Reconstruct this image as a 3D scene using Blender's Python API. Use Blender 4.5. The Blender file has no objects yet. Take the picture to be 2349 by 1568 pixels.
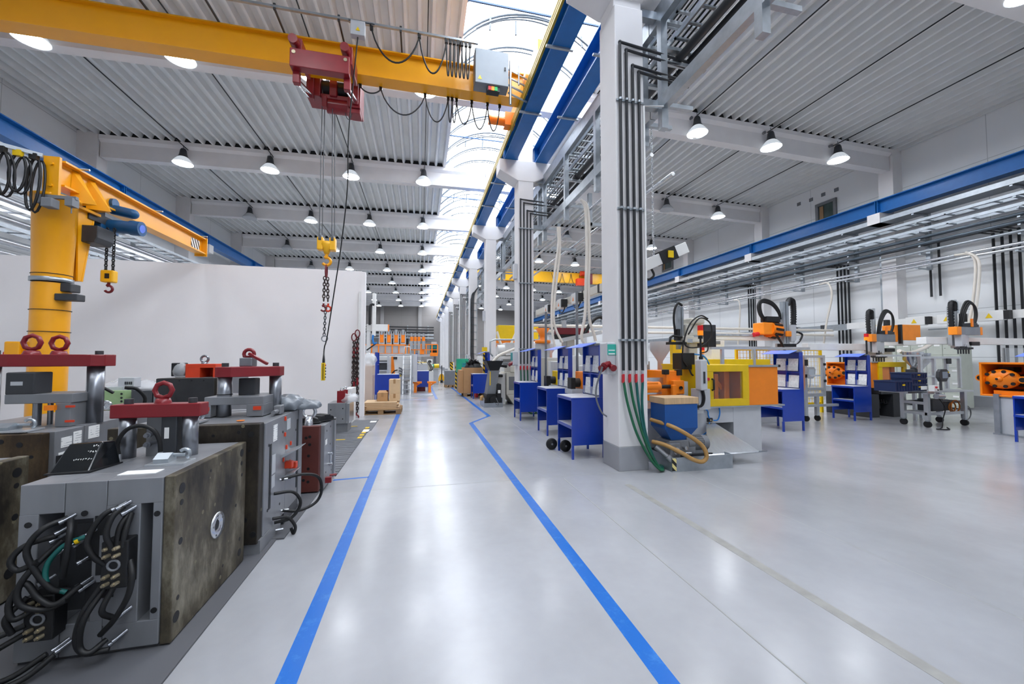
import bpy, bmesh, math, random
from mathutils import Vector, Matrix
random.seed(11)
SC=bpy.context.scene; COL=SC.collection
PI=math.pi
# ---------------------------------------------------------------- camera
FPX=906.0; IW,IH=2349.0,1568.0; CZ=1.6
YAW=math.atan(209.5/906); PIT=math.atan(36/906.0)
_ca,_sa,_cp,_sp=math.cos(YAW),math.sin(YAW),math.cos(PIT),math.sin(PIT)
_R=Vector((_ca,-_sa,0)); _F=Vector((_sa*_cp,_ca*_cp,_sp)); _U=Vector((-_sa*_sp,-_ca*_sp,_cp))
def at(px,py,x=None,y=None,z=None):
    """survey: the point of the hall seen at a photo pixel, on the plane x / y / z = value"""
    d=_F+_R*((px-IW/2)/FPX)+_U*((IH/2-py)/FPX)
    t=x/d.x if x is not None else y/d.y if y is not None else (z-CZ)/d.z
    return Vector((t*d.x,t*d.y,CZ+t*d.z))
cam=bpy.data.cameras.new('camera'); co=bpy.data.objects.new('camera',cam); COL.objects.link(co)
cam.sensor_width=36; cam.lens=36*FPX/IW; cam.clip_start=0.05; cam.clip_end=400
co.matrix_world=Matrix(((_R.x,_U.x,-_F.x,0),(_R.y,_U.y,-_F.y,0),(_R.z,_U.z,-_F.z,CZ),(0,0,0,1)))
SC.camera=co
# ---------------------------------------------------------------- materials
def lin(h):
    if isinstance(h,str):
        c=[int(h[i:i+2],16)/255 for i in (0,2,4)]
        return tuple((q/12.92 if q<=.04045 else ((q+.055)/1.055)**2.4) for q in c)
    return h
def nodes(m):
    m.use_nodes=True; nt=m.node_tree; return nt,nt.nodes,nt.links,nt.nodes['Principled BSDF']
def tint(c,k): return tuple(min(1,max(0,q*k)) for q in c)
def mat(name,col,rough=.5,metal=0.0,var=.06,scale=6.0,bump=0.0,coat=0.0,stretch=(1,1,1),spec=.5):
    m=bpy.data.materials.new(name); nt,N,L,p=nodes(m); c=lin(col)
    tc=N.new('ShaderNodeTexCoord'); mp=N.new('ShaderNodeMapping'); mp.inputs['Scale'].default_value=stretch
    nz=N.new('ShaderNodeTexNoise'); nz.inputs['Scale'].default_value=scale; nz.inputs['Detail'].default_value=4
    L.new(tc.outputs['Object'],mp.inputs['Vector']); L.new(mp.outputs['Vector'],nz.inputs['Vector'])
    r=N.new('ShaderNodeValToRGB'); r.color_ramp.elements[0].position=.3; r.color_ramp.elements[1].position=.7
    r.color_ramp.elements[0].color=(*tint(c,1-var),1); r.color_ramp.elements[1].color=(*tint(c,1+var),1)
    L.new(nz.outputs['Fac'],r.inputs['Fac']); L.new(r.outputs['Color'],p.inputs['Base Color'])
    p.inputs['Roughness'].default_value=rough; p.inputs['Metallic'].default_value=metal
    p.inputs['Specular IOR Level'].default_value=spec
    if coat: p.inputs['Coat Weight'].default_value=coat; p.inputs['Coat Roughness'].default_value=.1
    if bump:
        b=N.new('ShaderNodeBump'); b.inputs['Strength'].default_value=bump; b.inputs['Distance'].default_value=.01
        L.new(nz.outputs['Fac'],b.inputs['Height']); L.new(b.outputs['Normal'],p.inputs['Normal'])
    return m
def emat(name,col,s,base=None):
    m=bpy.data.materials.new(name); nt,N,L,p=nodes(m); c=lin(col)
    p.inputs['Base Color'].default_value=(*(lin(base) if base else c),1); p.inputs['Emission Color'].default_value=(*c,1)
    tc=N.new('ShaderNodeTexCoord'); nz=N.new('ShaderNodeTexNoise'); nz.inputs['Scale'].default_value=.6
    mr=N.new('ShaderNodeMapRange'); mr.inputs['To Min'].default_value=s*.94; mr.inputs['To Max'].default_value=s*1.06
    L.new(tc.outputs['Object'],nz.inputs['Vector']); L.new(nz.outputs['Fac'],mr.inputs['Value']); L.new(mr.outputs['Result'],p.inputs['Emission Strength'])
    return m
def glassy(name,col,alpha=.25,rough=.05):
    m=mat(name,col,rough,0,.05,3); p=m.node_tree.nodes['Principled BSDF']; p.inputs['Alpha'].default_value=alpha
    return m
M={}
def D(k,*a,**kw): M[k]=mat(k,*a,**kw)
D('wall_paint','f4f1f1',.75,var=.02,scale=1.2)
D('wall_grey','a2a09f',.8,var=.03,scale=1.5)
D('concrete_white','e6e4e4',.7,var=.025,scale=2.5,bump=.05)
D('base_grey','9c9ea3',.55,var=.04)
D('deck','e0e2e2',.5,.1,var=.04,scale=2)
D('filler','1c1d1f',.9)
D('blue_rail','0a65ae',.4,var=.06)
D('crane_yellow','f2a602',.35,var=.03,scale=2,coat=.2)
D('light_yellow','f3b51c',.4,var=.04)
D('paint_yellow','eac400',.4,var=.04)
D('dull_yellow','e0ba00',.5,var=.06)
D('red_paint','80101c',.4,var=.08,coat=.2)
D('dark_red','6e1420',.45,var=.08)
D('bright_red','c8202c',.4,var=.05)
D('red_orange','d8401c',.5,var=.08)
D('orange','fb8608',.42,var=.05,coat=.15)
D('safety_orange','f88f18',.45,var=.05)
D('blue_desk','06369e',.28,var=.06,coat=.3)
D('blue_machine','14507e',.4,var=.08)
D('blue_hopper','0b4f98',.4,var=.06)
D('crate_blue','10264c',.5,var=.08)
D('hood_blue','6f8df0',.3,var=.05)
D('black','121316',.5,var=.2)
D('black_rubber','0c0d0f',.55,var=.2)
D('pipe_black','25272b',.45,var=.1)
D('dark_grey','35373b',.5,var=.1)
D('mid_grey','76797e',.5,var=.06)
D('light_grey','b9bcc0',.5,var=.04)
D('machine_grey','c3c5c9',.45,var=.03)
D('machine_white','e4e4e2',.4,var=.03)
D('cream','d8d4c8',.5,var=.03)
D('galv','a9b0b6',.35,.75,var=.1,scale=9)
D('steel','8f9298',.3,.85,var=.12,scale=5,stretch=(1,1,.2))
D('steel_bright','c9ccd0',.22,.9,var=.08)
D('steel_plate','8b8d91',.42,.45,var=.16,scale=4,stretch=(1,1,.3))
D('steel_dark','54565a',.45,.55,var=.18,scale=4)
D('alu','c6cacd',.32,.7,var=.06)
D('chain_steel','4a3f3d',.4,.7,var=.2)
D('cardboard','b98f63',.8,var=.06,scale=5)
D('cardboard_light','d3b58f',.8,var=.05,scale=5)
D('wood','9a7a55',.75,var=.18,scale=6,stretch=(1,8,8))
D('plywood','c8a982',.65,var=.1,scale=5,stretch=(8,1,1))
D('hose_brown','b58a4e',.55,var=.1)
D('hose_green','0e5c3c',.35,var=.08)
D('hose_teal','0b5a55',.35,var=.08)
D('hose_white','e6dfd4',.35,var=.04)
D('hose_blue','1c7fd0',.4,var=.05)
D('green_mold','90ab7c',.55,var=.1)
D('green_box','1fa07c',.5,var=.06)
D('teal','1b8f93',.5,var=.06)
D('paper','f0f0ee',.7,var=.03)
D('locker','b9bfb4',.5,var=.04)
D('brown_mold','5a2a24',.5,var=.2,scale=3)
D('copper','b06a2c',.35,.7,var=.1)
D('brass','b9ad92',.3,.8,var=.08)
D('laminate','cfd0d6',.35,var=.04)
M['lamp_on']=emat('lamp_on','f4f8ff',23.0)
M['red_lens']=emat('red_lens','b80c18',.12); M['amber_lens']=emat('amber_lens','f08a10',.2); M['green_lens']=emat('green_lens','10a050',.2)
M['sky_pane']=emat('sky_pane','f4f9ff',3.2)
M['screen']=emat('screen','5a6470',.25)
M['clear_plastic']=glassy('clear_plastic','e8edf0',.22,.06)
M['film']=glassy('film','eef1f4',.38,.12)
M['pane_glass']=glassy('pane_glass','b8c4c8',.06,.04)
M['lamp_shade']=emat('lamp_shade','e4ecf4',.22,'b8bcc0'); M['shade_off']=glassy('shade_off','d2d6da',.85,.25)
# stained tool steel of the big mould plates
def stained(name,c1,c2,c3):
    m=bpy.data.materials.new(name); nt,N,L,p=nodes(m)
    tc=N.new('ShaderNodeTexCoord'); a=N.new('ShaderNodeTexNoise'); a.inputs['Scale'].default_value=3.2; a.inputs['Detail'].default_value=9; a.inputs['Roughness'].default_value=.68
    mp=N.new('ShaderNodeMapping'); mp.inputs['Scale'].default_value=(1,1,.45); L.new(tc.outputs['Object'],mp.inputs['Vector']); L.new(mp.outputs['Vector'],a.inputs['Vector'])
    r=N.new('ShaderNodeValToRGB'); e=r.color_ramp.elements; e[0].position=.38; e[0].color=(*lin(c1),1); e[1].position=.66; e[1].color=(*lin(c3),1)
    q=e.new(.52); q.color=(*lin(c2),1); L.new(a.outputs['Fac'],r.inputs['Fac'])
    v=N.new('ShaderNodeTexVoronoi'); v.inputs['Scale'].default_value=6.5; L.new(tc.outputs['Object'],v.inputs['Vector'])
    s=N.new('ShaderNodeMath'); s.operation='LESS_THAN'; s.inputs[1].default_value=.085; L.new(v.outputs['Distance'],s.inputs[0])
    mx=N.new('ShaderNodeMixRGB'); L.new(s.outputs[0],mx.inputs['Fac']); L.new(r.outputs['Color'],mx.inputs['Color1']); mx.inputs['Color2'].default_value=(*lin('7c765f'),1)
    L.new(mx.outputs['Color'],p.inputs['Base Color']); p.inputs['Metallic'].default_value=.35; p.inputs['Roughness'].default_value=.5
    M[name]=m
stained('stained_steel','2a2621','585142','918b7a'); stained('stained_brown','2c231b','4b3c2b','6b5a40'); stained('stained_dark','201d19','35302a','4d463a')
# sheets of print: grey lines on white paper
def printed():
    m=bpy.data.materials.new('printed_paper'); nt,N,L,p=nodes(m)
    tc=N.new('ShaderNodeTexCoord'); sp=N.new('ShaderNodeSeparateXYZ'); L.new(tc.outputs['Object'],sp.inputs[0])
    w=N.new('ShaderNodeMath'); w.operation='MULTIPLY'; w.inputs[1].default_value=48; L.new(sp.outputs['Z'],w.inputs[0])
    f=N.new('ShaderNodeMath'); f.operation='FRACT'; L.new(w.outputs[0],f.inputs[0])
    g=N.new('ShaderNodeMath'); g.operation='LESS_THAN'; g.inputs[1].default_value=.24; L.new(f.outputs[0],g.inputs[0])
    n=N.new('ShaderNodeTexNoise'); n.inputs['Scale'].default_value=22; L.new(tc.outputs['Object'],n.inputs['Vector'])
    h=N.new('ShaderNodeMath'); h.operation='GREATER_THAN'; h.inputs[1].default_value=.52; L.new(n.outputs['Fac'],h.inputs[0])
    k=N.new('ShaderNodeMath'); k.operation='MULTIPLY'; L.new(g.outputs[0],k.inputs[0]); L.new(h.outputs[0],k.inputs[1])
    mx=N.new('ShaderNodeMixRGB'); L.new(k.outputs[0],mx.inputs['Fac']); mx.inputs['Color1'].default_value=(*lin('f0f0ee'),1); mx.inputs['Color2'].default_value=(*lin('a4a7ac'),1)
    L.new(mx.outputs['Color'],p.inputs['Base Color']); p.inputs['Roughness'].default_value=.6; M['printed']=m
printed()
def striped(name,a,b,ax,k):
    m=bpy.data.materials.new(name); nt,N,L,p=nodes(m)
    tc=N.new('ShaderNodeTexCoord'); d=N.new('ShaderNodeVectorMath'); d.operation='DOT_PRODUCT'; d.inputs[1].default_value=ax; L.new(tc.outputs['Object'],d.inputs[0])
    w=N.new('ShaderNodeMath'); w.operation='MULTIPLY'; w.inputs[1].default_value=k; L.new(d.outputs['Value'],w.inputs[0])
    f=N.new('ShaderNodeMath'); f.operation='FRACT'; L.new(w.outputs[0],f.inputs[0])
    g=N.new('ShaderNodeMath'); g.operation='LESS_THAN'; g.inputs[1].default_value=.5; L.new(f.outputs[0],g.inputs[0])
    mx=N.new('ShaderNodeMixRGB'); L.new(g.outputs[0],mx.inputs['Fac']); mx.inputs['Color1'].default_value=(*lin(a),1); mx.inputs['Color2'].default_value=(*lin(b),1)
    L.new(mx.outputs['Color'],p.inputs['Base Color']); p.inputs['Roughness'].default_value=.5; M[name]=m
striped('hazard','e8b800','141414',(1,0,1),5.0)
def panelled(name,c,c2,sx,sz):
    m=bpy.data.materials.new(name); nt,N,L,p=nodes(m); tc=N.new('ShaderNodeTexCoord'); sp=N.new('ShaderNodeSeparateXYZ'); L.new(tc.outputs['Object'],sp.inputs[0])
    ad=N.new('ShaderNodeMath'); ad.operation='ADD'; L.new(sp.outputs['X'],ad.inputs[0]); L.new(sp.outputs['Y'],ad.inputs[1])
    def line(o,s,wd):
        a=N.new('ShaderNodeMath'); a.operation='DIVIDE'; a.inputs[1].default_value=s; L.new(o,a.inputs[0])
        f=N.new('ShaderNodeMath'); f.operation='FRACT'; L.new(a.outputs[0],f.inputs[0])
        g=N.new('ShaderNodeMath'); g.operation='LESS_THAN'; g.inputs[1].default_value=wd/s; L.new(f.outputs[0],g.inputs[0]); return g.outputs[0]
    mxm=N.new('ShaderNodeMath'); mxm.operation='MAXIMUM'; L.new(line(ad.outputs[0],sx,.02),mxm.inputs[0]); L.new(line(sp.outputs['Z'],sz,.025),mxm.inputs[1])
    nz=N.new('ShaderNodeTexNoise'); nz.inputs['Scale'].default_value=.8; L.new(tc.outputs['Object'],nz.inputs['Vector'])
    r=N.new('ShaderNodeValToRGB'); r.color_ramp.elements[0].color=(*tint(lin(c),.95),1); r.color_ramp.elements[1].color=(*tint(lin(c),1.04),1); L.new(nz.outputs['Fac'],r.inputs['Fac'])
    mx=N.new('ShaderNodeMixRGB'); L.new(mxm.outputs[0],mx.inputs['Fac']); L.new(r.outputs['Color'],mx.inputs['Color1']); mx.inputs['Color2'].default_value=(*lin(c2),1)
    L.new(mx.outputs['Color'],p.inputs['Base Color']); p.inputs['Roughness'].default_value=.7; M[name]=m
panelled('wall_panels','ebedee','c4c6c8',5.9,1.6); panelled('wall_panels_grey','8f8b89','7c7978',5.9,2.0)
panelled('tread','7c7d82','58595d',.03,.03)
# ---------------------------------------------------------------- mesh builder
SINGLE={'end_cap','coupling','drive_cover','steel_body','bolt_hole','clip','sensor','drip_plate','hinge','cut_out','bolt_socket','screw','button','tie_bar','guide_rail','clamp_block','warning_sign','switch','lower_nut','conduit','port'}
class B:
    def __init__(s): s.v=[]; s.f=[]; s.s=[]; s.mi=[]; s.m=0; s.k=0; s.pc=[]
    def add(s,vs,fs,smooth=False):
        o=len(s.v); s.v+= [Vector(q) for q in vs]
        for f in fs: s.f.append([o+i for i in f]); s.s.append(smooth); s.mi.append(s.m); s.pc.append(s.k)
        return s
    def box(s,x0,x1,y0,y1,z0,z1):
        s.k+=1; e=.00035*((s.k*5)%7); x0-=e; x1+=e; y0-=e; y1+=e; z0-=e; z1+=e      # no two boxes of a mesh share a plane
        return s.add([(x0,y0,z0),(x1,y0,z0),(x1,y1,z0),(x0,y1,z0),(x0,y0,z1),(x1,y0,z1),(x1,y1,z1),(x0,y1,z1)],
            [(0,3,2,1),(4,5,6,7),(0,1,5,4),(1,2,6,5),(2,3,7,6),(3,0,4,7)])
    def cbox(s,c,d): return s.box(c[0]-d[0]/2,c[0]+d[0]/2,c[1]-d[1]/2,c[1]+d[1]/2,c[2]-d[2]/2,c[2]+d[2]/2)
    def bar(s,p,q,w,h,up=(0,0,1)):
        s.k+=1
        p=Vector(p); q=Vector(q); d=(q-p).normalized(); u=Vector(up)
        if abs(d.dot(u))>.98: u=Vector((0,1,0))
        sd=d.cross(u).normalized()*w/2; u2=sd.cross(d).normalized()*h/2
        vs=[a+b*sd+c*u2 for a in (p,q) for b,c in ((-1,-1),(1,-1),(1,1),(-1,1))]
        return s.add(vs,[(3,2,1,0),(4,5,6,7),(0,1,5,4),(1,2,6,5),(2,3,7,6),(3,0,4,7)])
    def frame_of(s,d):
        u=Vector((0,0,1)) if abs(d.z)<.9 else Vector((1,0,0))
        a=d.cross(u).normalized(); return a,a.cross(d).normalized()
    def cyl(s,p,q,r,r2=None,n=12,caps=True):
        s.k+=1
        p=Vector(p); q=Vector(q); r2=r if r2 is None else r2; d=(q-p).normalized(); a,b=s.frame_of(d)
        rg=[[c+(a*math.cos(2*PI*i/n)+b*math.sin(2*PI*i/n))*rr for i in range(n)] for c,rr in ((p,r),(q,r2))]
        s.add(rg[0]+rg[1],[(i,(i+1)%n,n+(i+1)%n,n+i) for i in range(n)],True)
        if caps:
            if r>1e-5: s.add(rg[0],[tuple(range(n))[::-1]])
            if r2>1e-5: s.add(rg[1],[tuple(range(n))])
        return s
    def tube(s,pts,r,n=8,closed=False,flat=1.0):
        s.k+=1
        P=[Vector(p) for p in pts]; m=len(P); rings=[]; a=None
        for i in range(m):
            if closed: d=P[(i+1)%m]-P[i-1]
            else: d=P[min(i+1,m-1)]-P[max(i-1,0)]
            d=d.normalized() if d.length>1e-9 else Vector((0,0,1))
            if a is None: a,b=s.frame_of(d)
            else:
                a=(a-d*a.dot(d)); a=a.normalized() if a.length>1e-6 else s.frame_of(d)[0]; b=a.cross(d).normalized()
            rings.append([P[i]+(a*math.cos(2*PI*k/n)*flat+b*math.sin(2*PI*k/n))*r for k in range(n)])
        vs=[q for g in rings for q in g]; fs=[]
        for i in range(m if closed else m-1):
            j=(i+1)%m
            fs+=[(i*n+k,i*n+(k+1)%n,j*n+(k+1)%n,j*n+k) for k in range(n)]
        s.add(vs,fs,True)
        if not closed: s.add(rings[0],[tuple(range(n))[::-1]]); s.add(rings[-1],[tuple(range(n))])
        return s
    def prism(s,poly,ax,a,b):
        s.k+=1
        f={'x':lambda u,v,t:(t,u,v),'y':lambda u,v,t:(u,t,v),'z':lambda u,v,t:(u,v,t)}[ax]; n=len(poly)
        s.add([f(u,v,a) for u,v in poly]+[f(u,v,b) for u,v in poly],
            [tuple(range(n))[::-1],tuple(range(n,2*n))]+[(i,(i+1)%n,n+(i+1)%n,n+i) for i in range(n)]); return s
    def lathe(s,prof,c,ax='z',n=20):
        s.k+=1
        c=Vector(c); f={'z':lambda r,t,h:(r*math.cos(t),r*math.sin(t),h),'y':lambda r,t,h:(r*math.cos(t),h,r*math.sin(t)),'x':lambda r,t,h:(h,r*math.cos(t),r*math.sin(t))}[ax]
        vs=[c+Vector(f(r,2*PI*i/n,h)) for r,h in prof for i in range(n)]; m=len(prof)
        s.add(vs,[(j*n+i,j*n+(i+1)%n,(j+1)*n+(i+1)%n,(j+1)*n+i) for j in range(m-1) for i in range(n)],True); return s
    def sph(s,c,r,n=14,m=8):
        r=(r,r,r) if not hasattr(r,'__len__') else r; c=Vector(c)
        vs=[c+Vector((r[0]*math.sin(PI*j/m)*math.cos(2*PI*i/n),r[1]*math.sin(PI*j/m)*math.sin(2*PI*i/n),r[2]*math.cos(PI*j/m))) for j in range(m+1) for i in range(n)]
        s.add(vs,[(j*n+i,j*n+(i+1)%n,(j+1)*n+(i+1)%n,(j+1)*n+i) for j in range(m) for i in range(n)],True); return s
    def ring(s,c,R,r,ax='y',n=20,k=8,sx=1.0):
        c=Vector(c); f={'y':lambda a,b:(a,0,b),'x':lambda a,b:(0,a,b),'z':lambda a,b:(a,b,0)}[ax]
        return s.tube([c+Vector(f(R*sx*math.cos(2*PI*i/n),R*math.sin(2*PI*i/n))) for i in range(n)],r,k,True)
    def map(s,fn): s.v=[Vector(fn(q)) for q in s.v]; return s
    def build(s,name,m,parent=None,bev=0,local=False,recalc=True):
        if name in SINGLE and parent is not None and len(set(s.pc))>1:      # each small piece is a part of its own
            for k in sorted(set(s.pc)):
                q=B(); fs=[(f,sm) for f,sm,p in zip(s.f,s.s,s.pc) if p==k]; ids=sorted({i for f,_ in fs for i in f}); mp={i:n for n,i in enumerate(ids)}
                q.v=[s.v[i] for i in ids]; q.f=[[mp[i] for i in f] for f,_ in fs]; q.s=[sm for _,sm in fs]; q.mi=[0]*len(fs); q.pc=[0]*len(fs)
                o=q.plain(name,m,parent,bev,local,recalc)
            return o
        off=Vector((0,0,0)); vs=s.v
        if parent is not None:
            if not local: inv=WM[parent].inverted(); vs=[inv@q for q in vs]
        else:
            lo=[min(q[i] for q in vs) for i in range(3)]; hi=[max(q[i] for q in vs) for i in range(3)]
            off=Vector(((lo[0]+hi[0])/2,(lo[1]+hi[1])/2,lo[2])); vs=[q-off for q in vs]
        me=bpy.data.meshes.new(name); me.from_pydata([tuple(q) for q in vs],[],s.f)
        me.polygons.foreach_set('use_smooth',s.s); me.polygons.foreach_set('material_index',s.mi)
        for k in (m if isinstance(m,(list,tuple)) else [m]): me.materials.append(M[k])
        if recalc:
            bm=bmesh.new(); bm.from_mesh(me); bmesh.ops.recalc_face_normals(bm,faces=bm.faces); bm.to_mesh(me); bm.free()
        o=bpy.data.objects.new(name,me); COL.objects.link(o)
        if parent is not None: o.parent=parent; WM[o]=WM[parent].copy()
        else: o.location=off; WM[o]=Matrix.Translation(off)
        if bev:
            b=o.modifiers.new('edge','BEVEL'); b.width=bev; b.segments=2; b.limit_method='ANGLE'; b.angle_limit=math.radians(50)
        return o
B.plain=B.build
WM={}
def tag(o,label,cat,group=None):
    o['label']=label; o['category']=cat
    if group: o['group']=group
    return o
def thing(name,label,cat,loc=(0,0,0),rz=0,group=None):
    o=bpy.data.objects.new(name,None); COL.objects.link(o); o.empty_display_size=.1
    o.location=loc; o.rotation_euler=(0,0,rz); WM[o]=Matrix.Translation(Vector(loc))@Matrix.Rotation(rz,4,'Z')
    return tag(o,label,cat,group)
def struct(o): o['kind']='structure'; return o
def kids(o): return [c for c in bpy.data.objects if c.parent==o]
def dup(o,loc=None,rz=None,label=None,group=None,parent=None,_k=None):
    if _k is None:
        _k={}
        for c in bpy.data.objects:
            if c.parent: _k.setdefault(c.parent,[]).append(c)
    c=o.copy(); COL.objects.link(c)
    if parent is not None: c.parent=parent
    if loc is not None: c.location=loc
    if rz is not None: c.rotation_euler=(0,0,rz)
    if label: c['label']=label
    if group: c['group']=group
    WM[c]=Matrix.Translation(Vector(c.location))@Matrix.Rotation(c.rotation_euler.z,4,'Z')
    for ch in _k.get(o,[]): dup(ch,parent=c,_k=_k)
    return c
def arc(c,r,a0,a1,n,ax='y',sx=1.0):
    c=Vector(c); f={'y':lambda a,b:(a,0,b),'x':lambda a,b:(0,a,b),'z':lambda a,b:(a,b,0)}[ax]
    return [c+Vector(f(r*sx*math.cos(math.radians(a0+(a1-a0)*i/n)),r*math.sin(math.radians(a0+(a1-a0)*i/n)))) for i in range(n+1)]
def spline(pts,n=6):
    P=[Vector(p) for p in pts]; P=[P[0]*2-P[1]]+P+[P[-1]*2-P[-2]]; out=[]
    for i in range(1,len(P)-2):
        a,b,c,d=P[i-1:i+3]
        for k in range(n):
            t=k/n; out.append(.5*((2*b)+(c-a)*t+(2*a-5*b+4*c-d)*t*t+(3*b-a-3*c+d)*t**3))
    out.append(P[-2]); return out
ORD=['first','second','third','fourth','fifth','sixth','seventh','eighth','ninth','tenth','eleventh','twelfth']
# ================================================================ BUILDING
XL,XR,YB,YF=-12.0,17.75,-9.0,61.5
XC=2.963                                    # centre line of the column row
ROW=[5.13+5.87*k for k in range(-2,10)]     # front faces of the column rows; ROW[2] is the near column
def drop(q):                                # roofs fall gently away from the middle row
    s=.012 if q.x<XC else .024
    return (q.x,q.y,q.z-s*abs(q.x-XC))
# floor ---------------------------------------------------------------
def floor_mat():
    m=bpy.data.materials.new('polished_concrete'); nt,N,L,p=nodes(m); tc=N.new('ShaderNodeTexCoord')
    def noise(sc,st,det=5):
        mp=N.new('ShaderNodeMapping'); mp.inputs['Scale'].default_value=st; L.new(tc.outputs['Object'],mp.inputs['Vector'])
        n=N.new('ShaderNodeTexNoise'); n.inputs['Scale'].default_value=sc; n.inputs['Detail'].default_value=det; L.new(mp.outputs['Vector'],n.inputs['Vector']); return n.outputs['Fac']
    r=N.new('ShaderNodeValToRGB'); e=r.color_ramp.elements; e[0].position=.05; e[0].color=(*lin('909093'),1); e[1].position=.95; e[1].color=(*lin('babcc0'),1)
    a=noise(1.1,(1,.8,1),4); L.new(a,r.inputs['Fac'])
    b=noise(14,(1,1,1)); r2=N.new('ShaderNodeValToRGB'); r2.color_ramp.elements[0].position=.0; r2.color_ramp.elements[0].color=(.93,.93,.93,1); r2.color_ramp.elements[1].position=1.0; L.new(b,r2.inputs['Fac'])
    mu=N.new('ShaderNodeMixRGB'); mu.blend_type='MULTIPLY'; mu.inputs['Fac'].default_value=1; L.new(r.outputs['Color'],mu.inputs['Color1']); L.new(r2.outputs['Color'],mu.inputs['Color2'])
    L.new(mu.outputs['Color'],p.inputs['Base Color'])
    mr=N.new('ShaderNodeMapRange'); mr.inputs['To Min'].default_value=.11; mr.inputs['To Max'].default_value=.30; L.new(noise(1.7,(1,1,1),2),mr.inputs['Value']); L.new(mr.outputs['Result'],p.inputs['Roughness'])
    p.inputs['Specular IOR Level'].default_value=.55
    M['floor']=m
floor_mat()
struct(B().box(XL-.3,XR+.3,YB-.3,YF+.3,-.3,0).build('floor','floor'))
# joints in the slab
D('joint','9a9a98',.8); D('stain_strip','999894',.5,var=.12,scale=8)
jb=B()
jb.box(1.86,1.868,YB,5.0,0,.0015); jb.box(XL+5,XR-.5,5.095,5.101,0,.0014)
jb.box(3.6,3.608,YB,4.95,0,.0014); jb.box(3.6,3.608,5.5,YF,0,.0014); jb.box(2.2,2.207,5.7,YF,0,.0014)
struct(jb.build('trim_1','joint'))
s2=B(); s2.box(2.52,2.60,YB,4.6,0,.0012); struct(s2.build('trim_2','stain_strip'))
# painted walkway lines (worn blue paint, part of the floor)
def paint_mat(name,c1,c2,lo,hi):
    m=bpy.data.materials.new(name); nt,N,L,p=nodes(m); tc=N.new('ShaderNodeTexCoord'); n=N.new('ShaderNodeTexNoise'); n.inputs['Scale'].default_value=7; n.inputs['Detail'].default_value=10; n.inputs['Roughness'].default_value=.75
    L.new(tc.outputs['Object'],n.inputs['Vector']); r=N.new('ShaderNodeValToRGB'); e=r.color_ramp.elements; e[0].position=lo; e[0].color=(*lin(c1),1); e[1].position=hi; e[1].color=(*lin(c2),1)
    L.new(n.outputs['Fac'],r.inputs['Fac']); L.new(r.outputs['Color'],p.inputs['Base Color']); p.inputs['Roughness'].default_value=.28; M[name]=m
paint_mat('line_blue','0f66be','4f92d6',.52,.8); paint_mat('line_white','dcdcdc','c4c4c6',.42,.6)
def strip(pts,w,z=.002):
    b=B(); P=[Vector((p[0],p[1],z)) for p in pts]
    for p,q in zip(P,P[1:]):
        d=(q-p).normalized(); n=Vector((-d.y,d.x,0))*w/2; e=d*w*.5*0
        b.add([p-n-e,q-n+e,q+n+e,p+n-e,(p-n)-Vector((0,0,.002)),(q-n)-Vector((0,0,.002)),(q+n)-Vector((0,0,.002)),(p+n)-Vector((0,0,.002))],[(0,1,2,3),(0,4,5,1),(2,6,7,3)])
    return b
g='painted walkway lines on the floor'
def line(pts,w,lab): tag(strip(pts,w).build('floor_line','line_blue'),lab,'floor line',g)
line([(-.645,-2),(-.60,11.7)],.105,'worn blue painted line on the left of the aisle, running past the moulds')
line([(1.2,-2),(1.215,9.75)],.105,'blue painted line on the right of the aisle, running past the near column')
line([(1.215,9.72),(1.82,10.75)],.085,'short slanting blue line where the right aisle line steps aside')
line([(1.84,10.7),(1.46,30.0)],.11,'blue painted line of the right aisle beyond its step, beside the cardboard bin')
line([(.62,15.6),(.50,30.0)],.11,'far blue line on the left of the aisle, in front of the white machine')
line([(-1.1,5.62),(-.66,5.66)],.055,'thin blue line joining the steel mats to the left aisle line')
line([(-1.3,15.6),(.66,15.62)],.07,'thin blue cross line on the floor behind the cardboard boxes')
wb=B()
for p,q in (((1.75,6.95),(2.45,6.45)),((2.45,6.45),(3.0,6.6)),((2.05,6.35),(2.75,7.0)),((1.75,6.95),(2.0,6.3)),((2.0,6.3),(3.0,6.35))):
    s=strip([p,q],.07,.0016); wb.add(s.v,s.f)
tag(wb.build('floor_marking','line_white'),'faded white crossed box marking on the floor beside the nearest blue desk','floor marking')
# walls ---------------------------------------------------------------
struct(B().box(XL-.3,XL,YB,YF,0,10.6).build('wall_left','wall_panels'))
b=B(); b.box(XR,XR+.3,YB,YF,0,10.6); struct(b.build('wall_right','wall_panels'))
struct(B().box(XL-.3,XR+.3,YF,YF+.3,0,12).build('wall_far','wall_panels_grey'))
struct(B().box(XL-.3,XR+.3,YB-.3,YB,0,12).build('wall_back','wall_panels'))
struct(B().box(XR-.03,XR,YB,YF,0,.35).build('baseboard_right','base_grey'))
# far-wall pillars
for i,x in enumerate((-5.6,-.15)):
    tag(B().box(x-.25,x+.25,YF-.35,YF,0,10).build('wall_pillar','wall_grey'),('narrow grey pillar on the far end wall, left one','narrow grey pillar on the far end wall, straight down the aisle')[i],'pillar','pillars of the end wall')
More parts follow.
